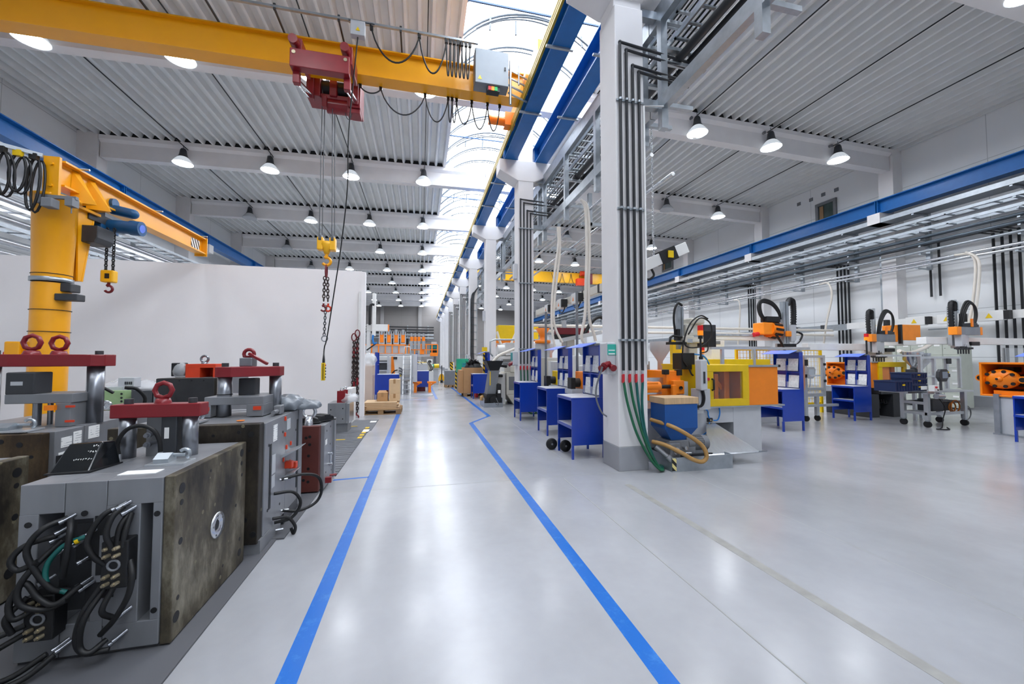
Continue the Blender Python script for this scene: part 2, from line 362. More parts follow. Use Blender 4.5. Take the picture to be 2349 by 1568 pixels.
# ribbed roof decks ------------------------------------------------------
def deck(x0,x1,name):
    b=B(); pitch=.33; n=int((x1-x0)/pitch); pitch=(x1-x0)/n; pts=[]
    for i in range(n):
        x=x0+i*pitch; pts+=[(x,.17),(x+pitch*.52,.17),(x+pitch*.66,0),(x+pitch*.86,0)]
    pts.append((x1,.17)); z0=9.80
    vs=[(x,y,z0+h) for y in (YB,YF) for x,h in pts]; k=len(pts)
    b.add(vs,[(i,i+1,k+i+1,k+i) for i in range(k-1)]); b.map(drop)
    return struct(b.build(name,'deck',recalc=False))
deck(XL,.98,'ceiling'); deck(4.95,XR,'ceiling')
# skylight: barrel vault of opal panes over the middle -------------------
VX0,VX1,VZ=.98,4.95,10.05
def vault(r,n=18,h=.95):
    w=(VX1-VX0)/2; R=(w*w+h*h)/(2*h); a=math.asin(w/R)
    return [(XC+(R+r)*math.sin(-a+2*a*i/n),VZ+h-R+(R+r)*math.cos(-a+2*a*i/n)) for i in range(n+1)]
pv=vault(.06); b=B(); k=len(pv)
b.add([(x,y,z) for y in (YB,YF) for x,z in pv],[(i,i+1,k+i+1,k+i) for i in range(k-1)])
win=struct(b.build('window_1','sky_pane',recalc=False))
D('bar_blue','39434d',.5,.1); D('tie_blue','2f4d70',.5,.1); 
y=YB+.4; i=0
while y<YF:
    bb=B(); bb.tube([(x,y,z) for x,z in vault(0)],.03,5); bb.tube([(x,y+.16,z) for x,z in vault(0)],.02,5)
    bb.build('glazing_bar','bar_blue',win); y+=1.17; i+=1
for j,r in enumerate(ROW):
    for dy in (1.9,3.9):
        B().bar((VX0,r+dy,VZ+.02),(VX1,r+dy,VZ+.02),.04,.04).build('tie_rod','tie_blue',win)
    bb=B()
    for x in (1.7,2.4,3.6,4.3): bb.bar((x,r+4.8,VZ+.15),(x+.05,r+5.0,VZ+.72),.05,.03)
    bb.tube([(x,r+4.75,z-.28) for x,z in vault(0)][2:-2],.025,5); bb.build('vent_frame','bar_blue',win)
for x0,x1 in ((.90,.98),(4.95,5.03)):
    struct(B().box(x0,x1,YB,YF,9.78,10.12).build('trim_3' if x0<2 else 'trim_4','concrete_white'))
# roof beams -------------------------------------------------------------
for j,r in enumerate(ROW):
    for side in (0,1):
        x0,x1=((XL+.65,2.72) if side==0 else (3.21,XR-.5))
        b=B(); yc=r+.25
        b.prism([(yc-.15,9.02),(yc+.15,9.02),(yc+.15,9.56),(yc+.25,9.66),(yc+.25,9.80),(yc-.25,9.80),(yc-.25,9.66),(yc-.15,9.56)],'x',x0,x1)
        b.map(drop)
        k=j-1
        where='over the camera end of the hall' if j<2 else 'in row %s from the near column'%ORD[j-2]
        o=tag(b.build('roof_beam','concrete_white'),'white concrete roof beam of the %s bay, %s'%(('left','right')[side],where),'beam','concrete roof beams')
        xa,xb=((XL+.65,.95) if side==0 else (4.98,XR-.5))
        B().box(xa,xb,yc-.2,yc+.2,9.801,9.96).map(drop).build('rib_filler','filler',o)
# columns ----------------------------------------------------------------
CX0,CX1=2.735,3.19
def column(j,r):
    lab=['','','white concrete column nearest the camera with four black pipes and green hoses','second white column down the aisle, with green hoses behind the blue desks'][j] if 2<=j<4 else 'white concrete column, %s down the aisle from the camera'%ORD[j-2] if j>=4 else 'white column standing behind the camera position, row %s'%ORD[j]
    t=thing('concrete_column',lab,'column',(XC,r+.25,0),0,'columns of the middle row')
    b=B(); b.box(CX0,CX1,r,r+.5,.34,6.8); b.box(CX0+.0,CX1,r+.04,r+.46,6.8,9.75); b.build('shaft','concrete_white',t,.012)
    B().box(CX0-.003,CX1+.003,r-.003,r+.503,0,.34).build('base_band','base_grey',t,.012)
    zc,ze=(6.95,7.16) if j==2 else (6.76,7.03)
    b=B(); b.prism([(CX0-.02,zc),(CX1+.02,zc),(3.75,ze),(3.75,7.36),(2.175,7.36),(2.175,ze)],'y',r-.015,r+.515); b.build('corbel','concrete_white',t,.012)
    return t
for j,r in enumerate(ROW):
    if j>=2: column(j,r)
# wall pilasters and wall corbels
for j,r in enumerate(ROW):
    if j<2: continue
    tag(B().box(XR-.47,XR,r+.02,r+.5,0,9.6).build('wall_pilaster','concrete_white'),'white pilaster on the right wall at roof beam %s from the near column'%ORD[j-2],'pilaster','right wall pilasters')
    tag(B().box(XR-1.15,XR-.47,r+.05,r+.47,6.62,7.0).build('rail_corbel','concrete_white'),'white bracket block under the right wall crane rail at pilaster %s'%ORD[j-2],'bracket','right wall rail brackets')
    tag(B().box(XL,XL+.62,r+.02,r+.5,0,9.7).build('wall_pilaster','concrete_white'),'white pilaster on the left wall at roof beam %s from the near column'%ORD[j-2],'pilaster','left wall pilasters')
    tag(B().box(XL+.62,XL+1.5,r+.05,r+.47,6.95,7.36).build('rail_corbel','concrete_white'),'white bracket block under the left wall crane rail at pilaster %s'%ORD[j-2],'bracket','left wall rail brackets')
# blue crane rails -------------------------------------------------------
def rail(x,z0,z1,lab,w=.36,bars=False,clamps=True):
    b=B(); t=.028
    b.box(x-w/2,x+w/2,YB,YF-.4,z0,z0+t); b.box(x-w/2,x+w/2,YB,YF-.4,z1-t,z1); b.box(x-.014,x+.014,YB,YF-.4,z0+t,z1-t)
    b.box(x-.03,x+.03,YB,YF-.4,z1,z1+.045)
    o=tag(b.build('crane_rail','blue_rail'),lab,'crane rail','blue crane rails')
    for j,r in enumerate(ROW[2:]):
        q=B(); q.box(x-.15,x+.15,r+.20,r+.22,z0+t,z1-t); q.box(x-.15,x+.15,r+.28,r+.30,z0+t,z1-t)
        for yy in (r+.195,r+.305):
            for zz in (.14,.26,.38):
                q.cyl((x-.1,yy-.01,z0+zz),(x-.1,yy+.01,z0+zz),.015,n=6); q.cyl((x+.1,yy-.01,z0+zz),(x+.1,yy+.01,z0+zz),.015,n=6)
        q.build('joint_plate','blue_rail',o)
        if clamps:
            for dy in (1.6,3.6):
                B().bar((x-w/2-.12,r+dy,z0-.02),(x+w/2+.05,r+dy,z0-.02),.05,.035).build('clamp','galv',o)
    return o
rl=rail(2.5,7.36,7.90,'blue crane rail on the left side of the middle columns, beside a yellow conductor bar')
cb=B()
for zz in (7.52,7.60,7.68): cb.box(2.235,2.275,YB,YF-.5,zz,zz+.05)
D('conductor','b59a2e',.45,.3); cb.build('conductor_bar','conductor',rl)
rail(3.43,7.36,7.90,'blue crane rail on the right side of the middle columns')
rail(XL+1.22,7.36,7.90,'blue crane rail along the left wall above the white partition',clamps=False)
rail(XR-.86,7.01,7.53,'blue crane rail along the right wall above the cable trays',clamps=False)
# right-wall windows, vents
def wallwin(n,y0,y1,z0,z1):
    t=struct(thing('window_%d'%n,'','' ,(XR-.02,(y0+y1)/2,z0)))
    del t['label']; del t['category']
    b=B(); w=.12
    b.box(XR-.09,XR,y0,y1,z1-w,z1); b.box(XR-.09,XR,y0,y0+w,z0,z1-w); b.box(XR-.09,XR,y1-w,y1,z0,z1-w); b.box(XR-.09,XR,y0+w,y1-w,z0,z0+w); b.build('window_frame','mid_grey',t)
    D('dusk_glass','4e5e5a',.12,var=.25,scale=2); B().box(XR-.03,XR,y0+w,y1-w,z0+w,z1-w).build('pane','dusk_glass',t)
    B().box(XR-.06,XR-.03,y1-w-.22,y1-w-.06,z0+w,z1-w-.05).build('blind','wood',t)
p0=at(1922,505,x=XR); p1=at(1873,470,x=XR)
wallwin(2,p0.y,p1.y,p0.z-.1,at(1922,452,x=XR).z); 
q0=at(1545,600,x=XR); wallwin(3,q0.y,q0.y+1.3,q0.z-.5,q0.z+.6)
for i,(px,py) in enumerate(((1919,435),(1889,446),(1861,458),(1833,468))):
    p=at(px,py,x=XR); tag(B().cbox((XR-.01,p.y,p.z),(.03,.17,.15)).build('wall_vent','mid_grey'),'small square grey vent high on the right wall, %s from the window side'%ORD[i],'vent','vents high on the right wall')
# pendant lamps --------------------------------------------------------
def lamp(lit):
    t=thing('pendant_lamp','x','lamp')
    b=B(); b.lathe([(.0,.56),(.07,.56),(.10,.5),(.13,.30),(.155,.27),(.155,.22),(.15,.22)],(0,0,0)); b.build('lamp_cap','dark_grey',t,local=True)
    b=B(); b.lathe([(.152,.24),(.19,.20),(.30,.055),(.325,0.0),(.315,0.0),(.29,.05),(.18,.19)],(0,0,0),n=24); b.build('lamp_shade','lamp_shade' if lit else 'shade_off',t,local=True)
    b=B(); b.lathe([(0,.012),(.31,.012)],(0,0,0),n=24); b.build('diffuser','lamp_on' if lit else 'light_grey',t,local=True,recalc=False)
    b=B(); b.tube([(0,0,.56),(0,0,.7)],.012,6); b.cyl((-.1,.12,.6),(-.1,.28,.62),.05,n=8); b.build('hanger','mid_grey',t,local=True)
    return t
L_on=lamp(True); L_off=lamp(False); first={}
LX=[-8.65,-5.75,-2.8,.06,5.75,8.7,11.6,14.5]; NM=['leftmost','second','third','fourth','fifth','sixth','seventh','rightmost']
for j,r in enumerate(ROW):
    for i,x in enumerate(LX):
        if j==0: continue
        off=(j,i) in ((5,0),(6,0),(7,0),(4,6),(5,5))
        zl=8.95-(.012 if x<XC else .024)*abs(x-XC)*1.6+(.05 if x<XC else .14)
        src=L_off if off else L_on
        lab='%s bell-shaped hall lamp, %s across in the %s row of lamps'%('unlit' if off else 'lit',NM[i],ORD[j-1] if j>1 else 'nearest')
        lab=lab if j>1 else 'unseen bell-shaped hall lamp added over the camera, %s across'%NM[i]  # row over the camera is out of view, added for the light it gives
        if src in first: dup(src,(x,r-.12,zl),0,lab,'bell-shaped hall lamps')
        else: src.location=(x,r-.12,zl); src['label']=lab; src['group']='bell-shaped hall lamps'; first[src]=1
for i,x in enumerate(LX):
    zl=8.95-(.012 if x<XC else .024)*abs(x-XC)*1.6+.5+(.05 if x<XC else .14)
    tag(B().box(x+.03,x+.05,YB,YF-.5,zl+.13,zl+.15).build('lamp_cable','black'),'thin straight cable feeding the %s row of hall lamps across'%NM[i],'cable','lamp feed cables')
# ================================================================ OVERHEAD: bridge crane, jib crane, racks, wall trays
def V(*a): return Vector(a)
def sag(p,q,d,n=12):
    p=Vector(p); q=Vector(q); out=[]
    for i in range(n+1):
        t=i/n; r=p.lerp(q,t); u=2*t-1; out.append(Vector((r.x,r.y,r.z-d*(1-u*u)**.8)))
    return out
def chain(b,p,q,r=.012,L=.055,w=.6):
    p=Vector(p); q=Vector(q); n=max(1,int((q-p).length/(L*1.45))); d=(q-p).normalized(); a,c=b.frame_of(d)
    for i in range(n):
        m=p.lerp(q,(i+.5)/n); s=a if i%2 else c
        b.tube([m+d*(L*math.sin(2*PI*k/8))+s*(L*w*math.cos(2*PI*k/8)) for k in range(8)],r,5,True)
    return b
def hook(b,c,r,t,ax='y'):
    b.tube(arc(c,r,115,-150,12,ax),t,7); b.tube([Vector(c)+Vector((0,0,r*2.1)),Vector(c)+Vector((0,0,r*1.5)),arc(c,r,115,-150,12,ax)[0]],t*1.1,7); return b
# --- yellow bridge crane
GY=8.8; GZ0,GZ1=7.70,8.30
gx0,gx1=XL+.95,2.32
cr=thing('bridge_crane','yellow overhead bridge crane spanning the left bay on blue rails','crane',(-4,GY+.15,GZ0))
b=B(); b.box(gx0,gx1,GY+.05,GY+.25,GZ0+.03,GZ1-.03); b.box(gx0,gx1,GY,GY+.34,GZ0,GZ0+.03); b.box(gx0,gx1,GY-.04,GY+.36,GZ1-.03,GZ1)
b.build('girder','crane_yellow',cr)
for x in (2.5,XL+1.22):
    b=B(); b.box(x-.16,x+.16,GY-1.1,GY+1.4,7.99,8.28)
    for y in (GY-.9,GY+1.2): b.cyl((x-.05,y,8.06),(x+.05,y,8.06),.112,n=18)
    b.build('end_carriage','crane_yellow',cr)
b=B(); b.cyl((2.1,GY+1.1,7.78),(1.72,GY+1.1,7.78),.11,n=14); b.box(2.08,2.34,GY+.98,GY+1.24,7.64,7.98); b.cyl((1.72,GY+1.1,7.78),(1.66,GY+1.1,7.78),.125,n=14); b.build('travel_motor','orange',cr)
TY=8.2; TZ=8.36
B().bar((-6.4,TY,TZ),(1.15,TY,TZ),.05,.045).build('festoon_track','galv',cr)
for px,py in ((200,5),(340,38),(503,68),(653,98),(790,112),(922,142),(1050,165)):
    x=at(px,py,y=GY).x; b=B(); b.bar((x,GY+.1,GZ1+.02),(x,TY,GZ1+.02),.035,.03); b.box(x-.02,x+.02,TY-.02,TY+.02,GZ1,TZ+.06); b.build('track_arm','dark_grey',cr)
def tr(px): return at(px,95,y=TY).x
def festoon(name,lab,pts,drops,mt='black_rubber',y=TY,z=TZ-.05,r=.017,trol='black'):
    t=thing(name,lab,'cable',(pts[0],y,z-.3),0,'hanging festoon cables of the cranes')
    for i,(x0,x1) in enumerate(zip(pts,pts[1:])):
        B().tube(sag((x0,y,z-.05),(x1,y,z-.05),drops[i],14),r,6).build('cable_loop',mt,t)
    for x in pts:
        b=B(); b.box(x-.03,x+.03,y-.025,y+.025,z-.07,z+.0); b.cyl((x-.02,y-.03,z+.01),(x-.02,y+.03,z+.01),.018,n=8); b.build('cable_trolley',trol,t)
    return t
p=[tr(852),tr(962)]+[tr(1024+9*i) for i in range(7)]
festoon('festoon_cable','dark cable hanging in loops from the grey track above the yellow girder',p,[.62,.72]+[.72]*6)
c=[at(q,240,y=GY+.33).x for q in (826,873,975,1028,1037,1047,1082,1118,1146)]
festoon('festoon_cable','pale-edged cable looping below the bottom flange of the yellow girder',c,[.12,.52,.58,.55,.55,.55,.62,.62],'pipe_black',GY+.33,GZ0,.015)
# electrical cabinet of the crane
p0=at(1090,108,y=8.3); p1=at(1167,200,y=8.3)
D('door_grey','8e979f',.5,var=.03); cab=thing('control_cabinet','grey steel control cabinet hanging on the front of the yellow girder','cabinet',(p0.x,8.3,p1.z))
B().box(p0.x,p1.x,8.32,8.6,p1.z,p0.z).build('body','mid_grey',cab,.01)
B().box(p0.x+.01,p1.x-.01,8.295,8.32,p1.z+.01,p0.z-.01).build('door','door_grey',cab,.006)
B().box(p1.x-.1,p1.x-.07,8.28,8.295,p1.z+.35,p1.z+.42).build('latch','black',cab)
b=B(); b.prism([(p0.x+.06,p1.z+.08),(p0.x+.15,p1.z+.08),(p0.x+.105,p1.z+.17)],'y',8.288,8.295); b.build('warning_sign','paint_yellow',cab)
b=B(); b.box(p0.x+.28,p0.x+.55,8.34,8.5,p1.z-.11,p1.z-.0); b.build('lamp_bar','black',cab)
for i,k in enumerate(('red_lens','amber_lens','green_lens')): B().box(p0.x+.30+.07*i,p0.x+.36+.07*i,8.325,8.34,p1.z-.10,p1.z-.02).build('signal_light',k,cab)
B().bar((p0.x+.1,8.5,p0.z-.2),(p0.x+.05,GY,GZ1-.02),.05,.02).build('bracket','dark_grey',cab)
b=B(); b.tube([(p1.x+.06,8.4,p0.z-.1),(p1.x+.06,8.4,7.25)],.03,8); b.tube([(p1.x+.28,8.5,p0.z-.1),(p1.x+.28,8.5,7.8)],.02,6); b.build('conduit','galv',cab)
b=B()
for k in range(4): b.bar((p1.x+.02,8.45,7.55+.18*k),(p1.x+.5,8.6,7.5+.18*k),.03,.03)
b.build('pickup_arm','galv',cab)
# red hoist trolley
ho=thing('hoist_trolley','dark red rope hoist trolley riding on the yellow girder','hoist',(-1.9,8.2,7.0))
R3='red_paint'
x0,x1=-2.47,-1.41
B().box(x0,x1,8.02,8.2,7.13,7.48).build('counterweight',R3,ho,.012)
for x in (x0+.07,x1-.07):
    B().cyl((x,8.02,7.40),(x,8.005,7.40),.035,n=12).build('bolt','brass',ho)
    b=B(); b.cyl((x-.02,8.05,7.66),(x-.02,8.75,7.72),.09,n=14); b.cyl((x-.02,8.0,7.655),(x-.02,8.05,7.66),.085,n=14); b.build('travel_motor',R3,ho)
    b=B(); b.box(x+.03,x+.1,8.15,8.8,7.42,7.78); b.box(x-.05,x+.07,8.15,8.26,6.9,7.15); b.box(x-.05,x+.07,9.15,9.27,7.25,8.0); b.build('side_frame',R3,ho,.01)
    b=B(); b.cyl((x,8.2,7.02),(x+.02,9.2,7.35),.03,n=8); b.cyl((x-.04,8.2,6.94),(x-.02,9.2,7.28),.018,n=8); b.build('tie_bar','steel_bright',ho)
b=B(); b.box(x0-.02,x0+.26,9.2,9.7,7.35,7.9); b.box(x1-.22,x1+.04,9.2,9.75,7.2,7.9); b.box(x0,x1-.1,9.25,9.4,7.35,7.45); b.box(x0+.3,x0+.4,9.2,9.35,7.14,7.38); b.box(x0+.45,x0+.6,9.2,9.5,7.4,7.75); b.build('drum_frame',R3,ho,.015)
b=B(); b.cyl((x0+.2,9.45,7.68),(x1-.15,9.45,7.68),.17,n=20); b.build('rope_drum','black',ho)
b=B(); b.cyl((-2.1,9.4,7.27),(-1.45,9.4,7.27),.155,n=18); b.box(-1.66,-1.38,9.25,9.56,7.1,7.4); b.build('hoist_motor',R3,ho,.008)
b=B(); b.tube(sag((-1.7,9.3,7.1),(-1.56,9.3,7.1),.14,8),.008,5); b.build('cable_end','dark_grey',ho)
hb=at(750,548,y=9.35); hx,hy=hb.x,9.35; hz=hb.z
for dx,dy,top in ((-.145,-.06,-.17),(-.11,.05,-.08),(.11,-.05,.06),(.145,.06,.17)):
    B().cyl((hx+dx,hy+dy,hz),(hx+dx*.8-.02,hy+dy,7.55),.009,n=6).build('rope','steel_dark',ho)
# festoon junction box + pendant cable
jx=tr(823)
jb=thing('junction_box','small grey junction box on the festoon track with a yellow warning triangle','box',(jx,TY,TZ-.4))
B().box(jx-.15,jx+.12,TY-.07,TY+.07,TZ-.32,TZ-.03).build('body','light_grey',jb,.01)
B().bar((jx-.2,TY,TZ-.02),(jx+.3,TY,TZ-.02),.05,.03).build('carrier','galv',jb)
B().prism([(jx-.05,TZ-.24),(jx+.03,TZ-.24),(jx-.01,TZ-.16)],'y',TY-.078,TY-.07).build('warning_sign','paint_yellow',jb)
# hook block
hk=thing('hook_block','yellow crane hook block hanging on wire ropes in front of the white partition','hook block',(hx,hy,hz-.5),0)
for s in (-1,1):
    b=B(); b.box(hx+s*.125-.06,hx+s*.125+.06,hy-.09,hy+.09,hz-.26,hz+.02); b.build('sheave_guard','light_yellow',hk,.02)
    B().cyl((hx+s*.125-.03,hy,hz-.02),(hx+s*.125+.03,hy,hz-.02),.1,n=16).build('sheave','steel_dark',hk)
b=B(); b.lathe([(0,-.03),(.12,-.05),(.13,-.12),(.10,-.2),(.07,-.26),(.05,-.32),(0,-.32)],(hx,hy,hz-.02),n=16); b.build('crosshead','light_yellow',hk)
hook(B(),(hx,hy,hz-.5),.085,.033).build('hook','crane_yellow',hk)
# chain sling hanging from that hook
cs=thing('chain_sling','red and black lifting chain sling hanging from the yellow crane hook','chain',(hx,hy,hz-1.6))
z=hz-.57
B().ring((hx,hy,z-.15),.14,.018,'x',16,7,.55).build('master_link','dark_red',cs)
za=at(746,690,y=hy).z; b=B()
for s in (-.035,.035): chain(b,(hx+s*.6,hy+s,z-.28),(hx+s,hy+s,za),.012,.045)
b.build('chain','chain_steel',cs)
for s in (-.045,.05): hook(B(),(hx+s,hy,za-.17),.055,.02).build('hook','red_orange' if s>0 else 'dark_red',cs)
zb=at(745,770,y=hy).z; chain(B(),(hx,hy,za-.1),(hx-.02,hy,zb),.01,.04).build('lower_chain','steel_dark',cs)
B().ring((hx-.01,hy,zb-.06),.06,.012,'y').build('ring','steel',cs)
# pendant control
pz0=at(743,872,y=hy).z; pz1=at(743,832,y=hy).z; px_=hx-.02
pc=thing('pendant_control','yellow pendant control hanging from the crane on a long black cable','control',(px_,hy,pz0))
B().box(px_-.038,px_+.03,hy-.04,hy+.04,pz0,pz1).build('housing','dull_yellow',pc,.008)
for i in range(5): B().cyl((px_+.03,hy,pz0+.07+.065*i),(px_+.05,hy,pz0+.07+.065*i),.014,n=8).build('button','bright_red' if i==4 else 'black',pc)
B().box(px_-.006,px_+.004,hy-.043,hy-.04,pz0+.02,pz1-.02).build('stripe','black',pc)
b=B(); b.lathe([(.028,0),(.028,.06),(.014,.2),(.0,.2)],(px_,hy,pz1),n=10); b.build('cable_gland','black',pc)
cp=[(jx-.02,TY,TZ-.32),at(800,300,y=8.6),at(797,430,y=8.9),at(783,560,y=9.15),at(768,660,y=9.25),(hx+.05,hy-.03,zb-.0),(px_+.01,hy,zb-.25),(px_,hy,pz1+.15)]
B().tube(spline(cp,6),.013,6).build('cable','black_rubber',pc)

# --- jib crane
JX,JY=-5.37,7.25
ji=thing('jib_crane','yellow pillar jib crane standing in front of the white partition','crane',(JX,JY,0))
Y='crane_yellow'
b=B(); b.lathe([(.205,0),(.205,2.70)],(JX,JY,0),n=36); b.box(JX-.32,JX+.32,JY-.32,JY+.32,0,.04); b.build('pillar',Y,ji)
b=B(); b.lathe([(.21,2.72),(.228,2.72),(.228,2.78),(.21,2.78)],(JX,JY,0),n=36); b.build('clamp_ring','galv',ji)
for z in (1.98,2.30,2.83): B().ring((JX,JY,z),.214,.005,'z',36,5).build('wire_band','black',ji)
b=B(); b.lathe([(.208,2.78),(.238,3.95),(.272,3.96),(.272,4.0),(.0,4.0)],(JX,JY,0),n=36); b.build('sleeve',Y,ji)
b=B(); b.prism([(JY+.25,2.80),(JY+.33,2.80),(JY+.52,3.92),(JY+.2,3.92)],'x',JX-.14,JX-.115); b.prism([(JY+.25,2.80),(JY+.33,2.80),(JY+.52,3.92),(JY+.2,3.92)],'x',JX+.115,JX+.14)
b.add([(JX-.145,JY+.34,2.80),(JX+.145,JY+.34,2.80),(JX+.145,JY+.53,3.92),(JX-.145,JY+.53,3.92),(JX-.145,JY+.31,2.80),(JX+.145,JY+.31,2.80),(JX+.145,JY+.50,3.92),(JX-.145,JY+.50,3.92)],[(0,1,2,3),(7,6,5,4),(0,4,5,1),(1,5,6,2),(2,6,7,3),(3,7,4,0)])
b.box(JX-.2,JX+.2,JY+.05,JY+.56,3.92,3.96); b.build('gusset',Y,ji)
AX=-5.27
b=B(); b.box(AX-.11,AX+.11,JY-.15,11.05,4.49,4.515); b.box(AX-.11,AX+.11,JY-.15,11.05,4.13,4.155); b.box(AX-.012,AX+.012,JY-.15,11.05,4.155,4.49); b.build('arm',Y,ji)
b=B(); b.box(AX-.085,AX+.10,JY-.24,JY-.2,3.93,4.53); 
for z in (4.1,4.42): b.cyl((AX+.02,JY-.24,z),(AX+.02,JY-.265,z),.022,n=6)
b.build('head_plate',Y,ji)
b=B(); b.box(AX-.13,AX+.13,11.05,11.07,4.08,4.53); b.build('end_plate',Y,ji)
striped('stripe_label','f4f4f0','1c1c1c',(0,1,.6),9.0); B().box(AX+.012,AX+.018,10.6,10.95,4.2,4.42).build('warning_label','stripe_label',ji)
for y in (7.42,7.72):
    b=B(); b.add([(AX+.012,y-.07,4.48),(AX+.012,y+.07,4.48),(AX+.012,y,4.48),(AX+.02,y-.1,3.99),(AX+.02,y+.1,3.99),(AX+.3,y,3.99),(AX+.06,y,4.46)],[(0,6,5,3),(6,1,4,5),(3,5,4)])
    b.build('stiffener',Y,ji)
for y in (7.4,9.2,10.9): B().cyl((AX+.05,y,4.53),(AX+.2,y,4.53),.016,n=8).build('rail_pin','galv',ji)
b=B(); b.bar((AX-.03,JY-.25,3.93),(AX+.34,JY-.25,3.93),.05,.045); b.box(AX-.12,AX-.04,JY-.3,JY-.2,3.82,3.94); b.box(AX+.24,AX+.33,JY-.32,JY-.2,3.8,3.92); b.cyl((AX+.29,JY-.27,3.8),(AX+.29,JY-.27,3.7),.008,n=6); b.build('limit_switch','mid_grey',ji)
B().box(AX+.02,AX+.15,JY-.40,JY-.27,3.74,3.87).build('sensor_box','mid_grey',ji,.012)
b=B(); b.box(JX+.15,JX+.30,JY-.1,JY+.08,2.58,2.70); b.box(JX+.15,JX+.42,JY-.16,JY-.0,2.44,2.54); b.build('drive_box','dark_grey',ji,.012)
B().box(JX-.37,JX-.19,JY-.2,JY+.0,1.53,1.83).build('switch_box',Y,ji,.02)
B().cyl((JX-.37,JY-.1,1.66),(JX-.43,JY-.1,1.66),.035,n=10).build('emergency_button','bright_red',ji)
# rear festoon of the jib
fr=B(); fr.bar((AX-.05,JY-.3,4.5),(AX-.85,JY-.75,4.56),.06,.05); fr.build('festoon_rail','galv',ji)
for i in range(6):
    t=i/5; xx=AX-.12-.62*t; yy=JY-.34-.36*t
    dz=(.78,.55,.62,.5,.66,.6)[i]
    pts=[]
    for k in range(17):
        a=-PI/2+2*PI*k/17; pts.append(V(xx+.075*math.cos(a),yy+.03*math.sin(i+a),4.46-dz/2+dz/2*math.sin(a)))
    B().tube(pts,.016,6,True).build('cable_loop','black_rubber',ji)
    B().tube([q+V(.03,.04,-.02) for q in pts],.014,6,True).build('cable_loop','black',ji)
    B().box(xx-.04,xx+.04,yy-.03,yy+.03,4.42,4.5).build('cable_clip','dull_yellow' if i%2 else 'black',ji)
# chain hoist on the jib
HA=AX; AX=AX-.14
hoj=thing('chain_hoist','blue electric chain hoist with black chain box under the yellow jib arm','hoist',(AX,(8.6-.72),3.5))
bm_='blue_machine'
b=B(); b.box(AX-.16,AX+.2,(8.35-.72),(8.85-.72),3.84,3.98); b.box(AX-.13,AX-.1,(8.45-.72),(8.75-.72),3.95,4.25); b.box(AX+.12,AX+.15,(8.45-.72),(8.75-.72),3.95,4.25); b.build('trolley_frame','dark_grey',hoj)
b=B(); b.cyl((AX+.15,(8.8-.72),3.86),(AX+.62,(8.8-.72),3.84),.11,n=16); b.box(AX-.15,AX+.2,(8.6-.72),(9.0-.72),3.74,3.98); b.cyl((AX+.5,(8.8-.72),3.845),(AX+.66,(8.8-.72),3.838),.125,n=16); b.build('hoist_motor',bm_,hoj,.01)
B().cyl((AX+.66,(8.8-.72),3.838),(AX+.668,(8.8-.72),3.837),.07,n=14).build('motor_badge','hood_blue',hoj)
b=B(); b.cyl((AX+.16,(8.9-.72),4.18),(AX+.46,(8.9-.72),4.12),.085,n=14); b.sph((AX+.46,(8.9-.72),4.12),.085,12,8); b.cyl((AX+.12,(8.9-.72),4.28),(AX+.2,(8.9-.72),4.28),.09,n=12); b.build('travel_motor',bm_,hoj)
b=B(); b.prism([(AX+.08,3.43),(AX+.35,3.43),(AX+.39,3.51),(AX+.39,3.70),(AX+.06,3.70),(AX+.06,3.51)],'y',(8.25-.72),(8.6-.72)); b.build('chain_box','dark_grey',hoj,.012)
hcx=AX+.30; hcy=(8.66-.72)
for q_ in (-.05,.05): chain(B(),(hcx+q_,hcy,3.78),(hcx+q_,hcy,3.04),.009,.03).build('load_chain','black',hoj)
B().box(hcx-.09,hcx+.09,hcy-.06,hcy+.06,2.86,3.06).build('hook_block','light_yellow',hoj,.02)
B().box(hcx-.02,hcx+.04,hcy-.065,hcy-.06,2.92,3.0).build('plate','black',hoj)
hook(B(),(hcx,hcy,2.75),.055,.02).build('hook','dark_red',hoj)
AX=HA
# ------------------------------------------------- distant yellow crane of the right bay
yc=30.0
c2=thing('bridge_crane','distant yellow bridge crane spanning the right bay, seen between the columns','crane',(10,yc,7.3))
za,zb_=at(1300,648,y=yc).z,at(1300,625,y=yc).z
B().box(3.6,16.8,yc,yc+.3,za,zb_).build('girder','light_yellow',c2)
B().box(3.25,3.6,yc-1,yc+1.3,7.93,8.25).build('end_carriage','light_yellow',c2)
b=B(); hx2=at(1335,640,y=yc).x; b.box(hx2-.6,hx2+.3,yc-.5,yc-.1,za-.25,za+.3); b.cyl((hx2-.3,yc-.4,zb_-.1),(hx2+.3,yc-.4,zb_-.1),.2,n=12); h2=tag(b.build('hoist_trolley','red_orange'),'orange-red hoist on the distant yellow crane of the right bay','hoist')
B().box(hx2+.3,hx2+.7,yc-.5,yc-.2,za-.1,zb_-.1).build('drum','dark_red',h2)
xs=[at(q,630,y=yc-.1).x for q in (1265,1290,1310,1330)]
t=thing('festoon_cable','thin looping cable under the distant yellow crane of the right bay','cable',(xs[0],yc-.1,za),0)
for x,y in zip(xs,xs[1:]): B().tube(sag((x,yc-.1,zb_-.1),(y,yc-.1,zb_-.1),.9,10),.02,5).build('cable_loop','dark_grey',t)
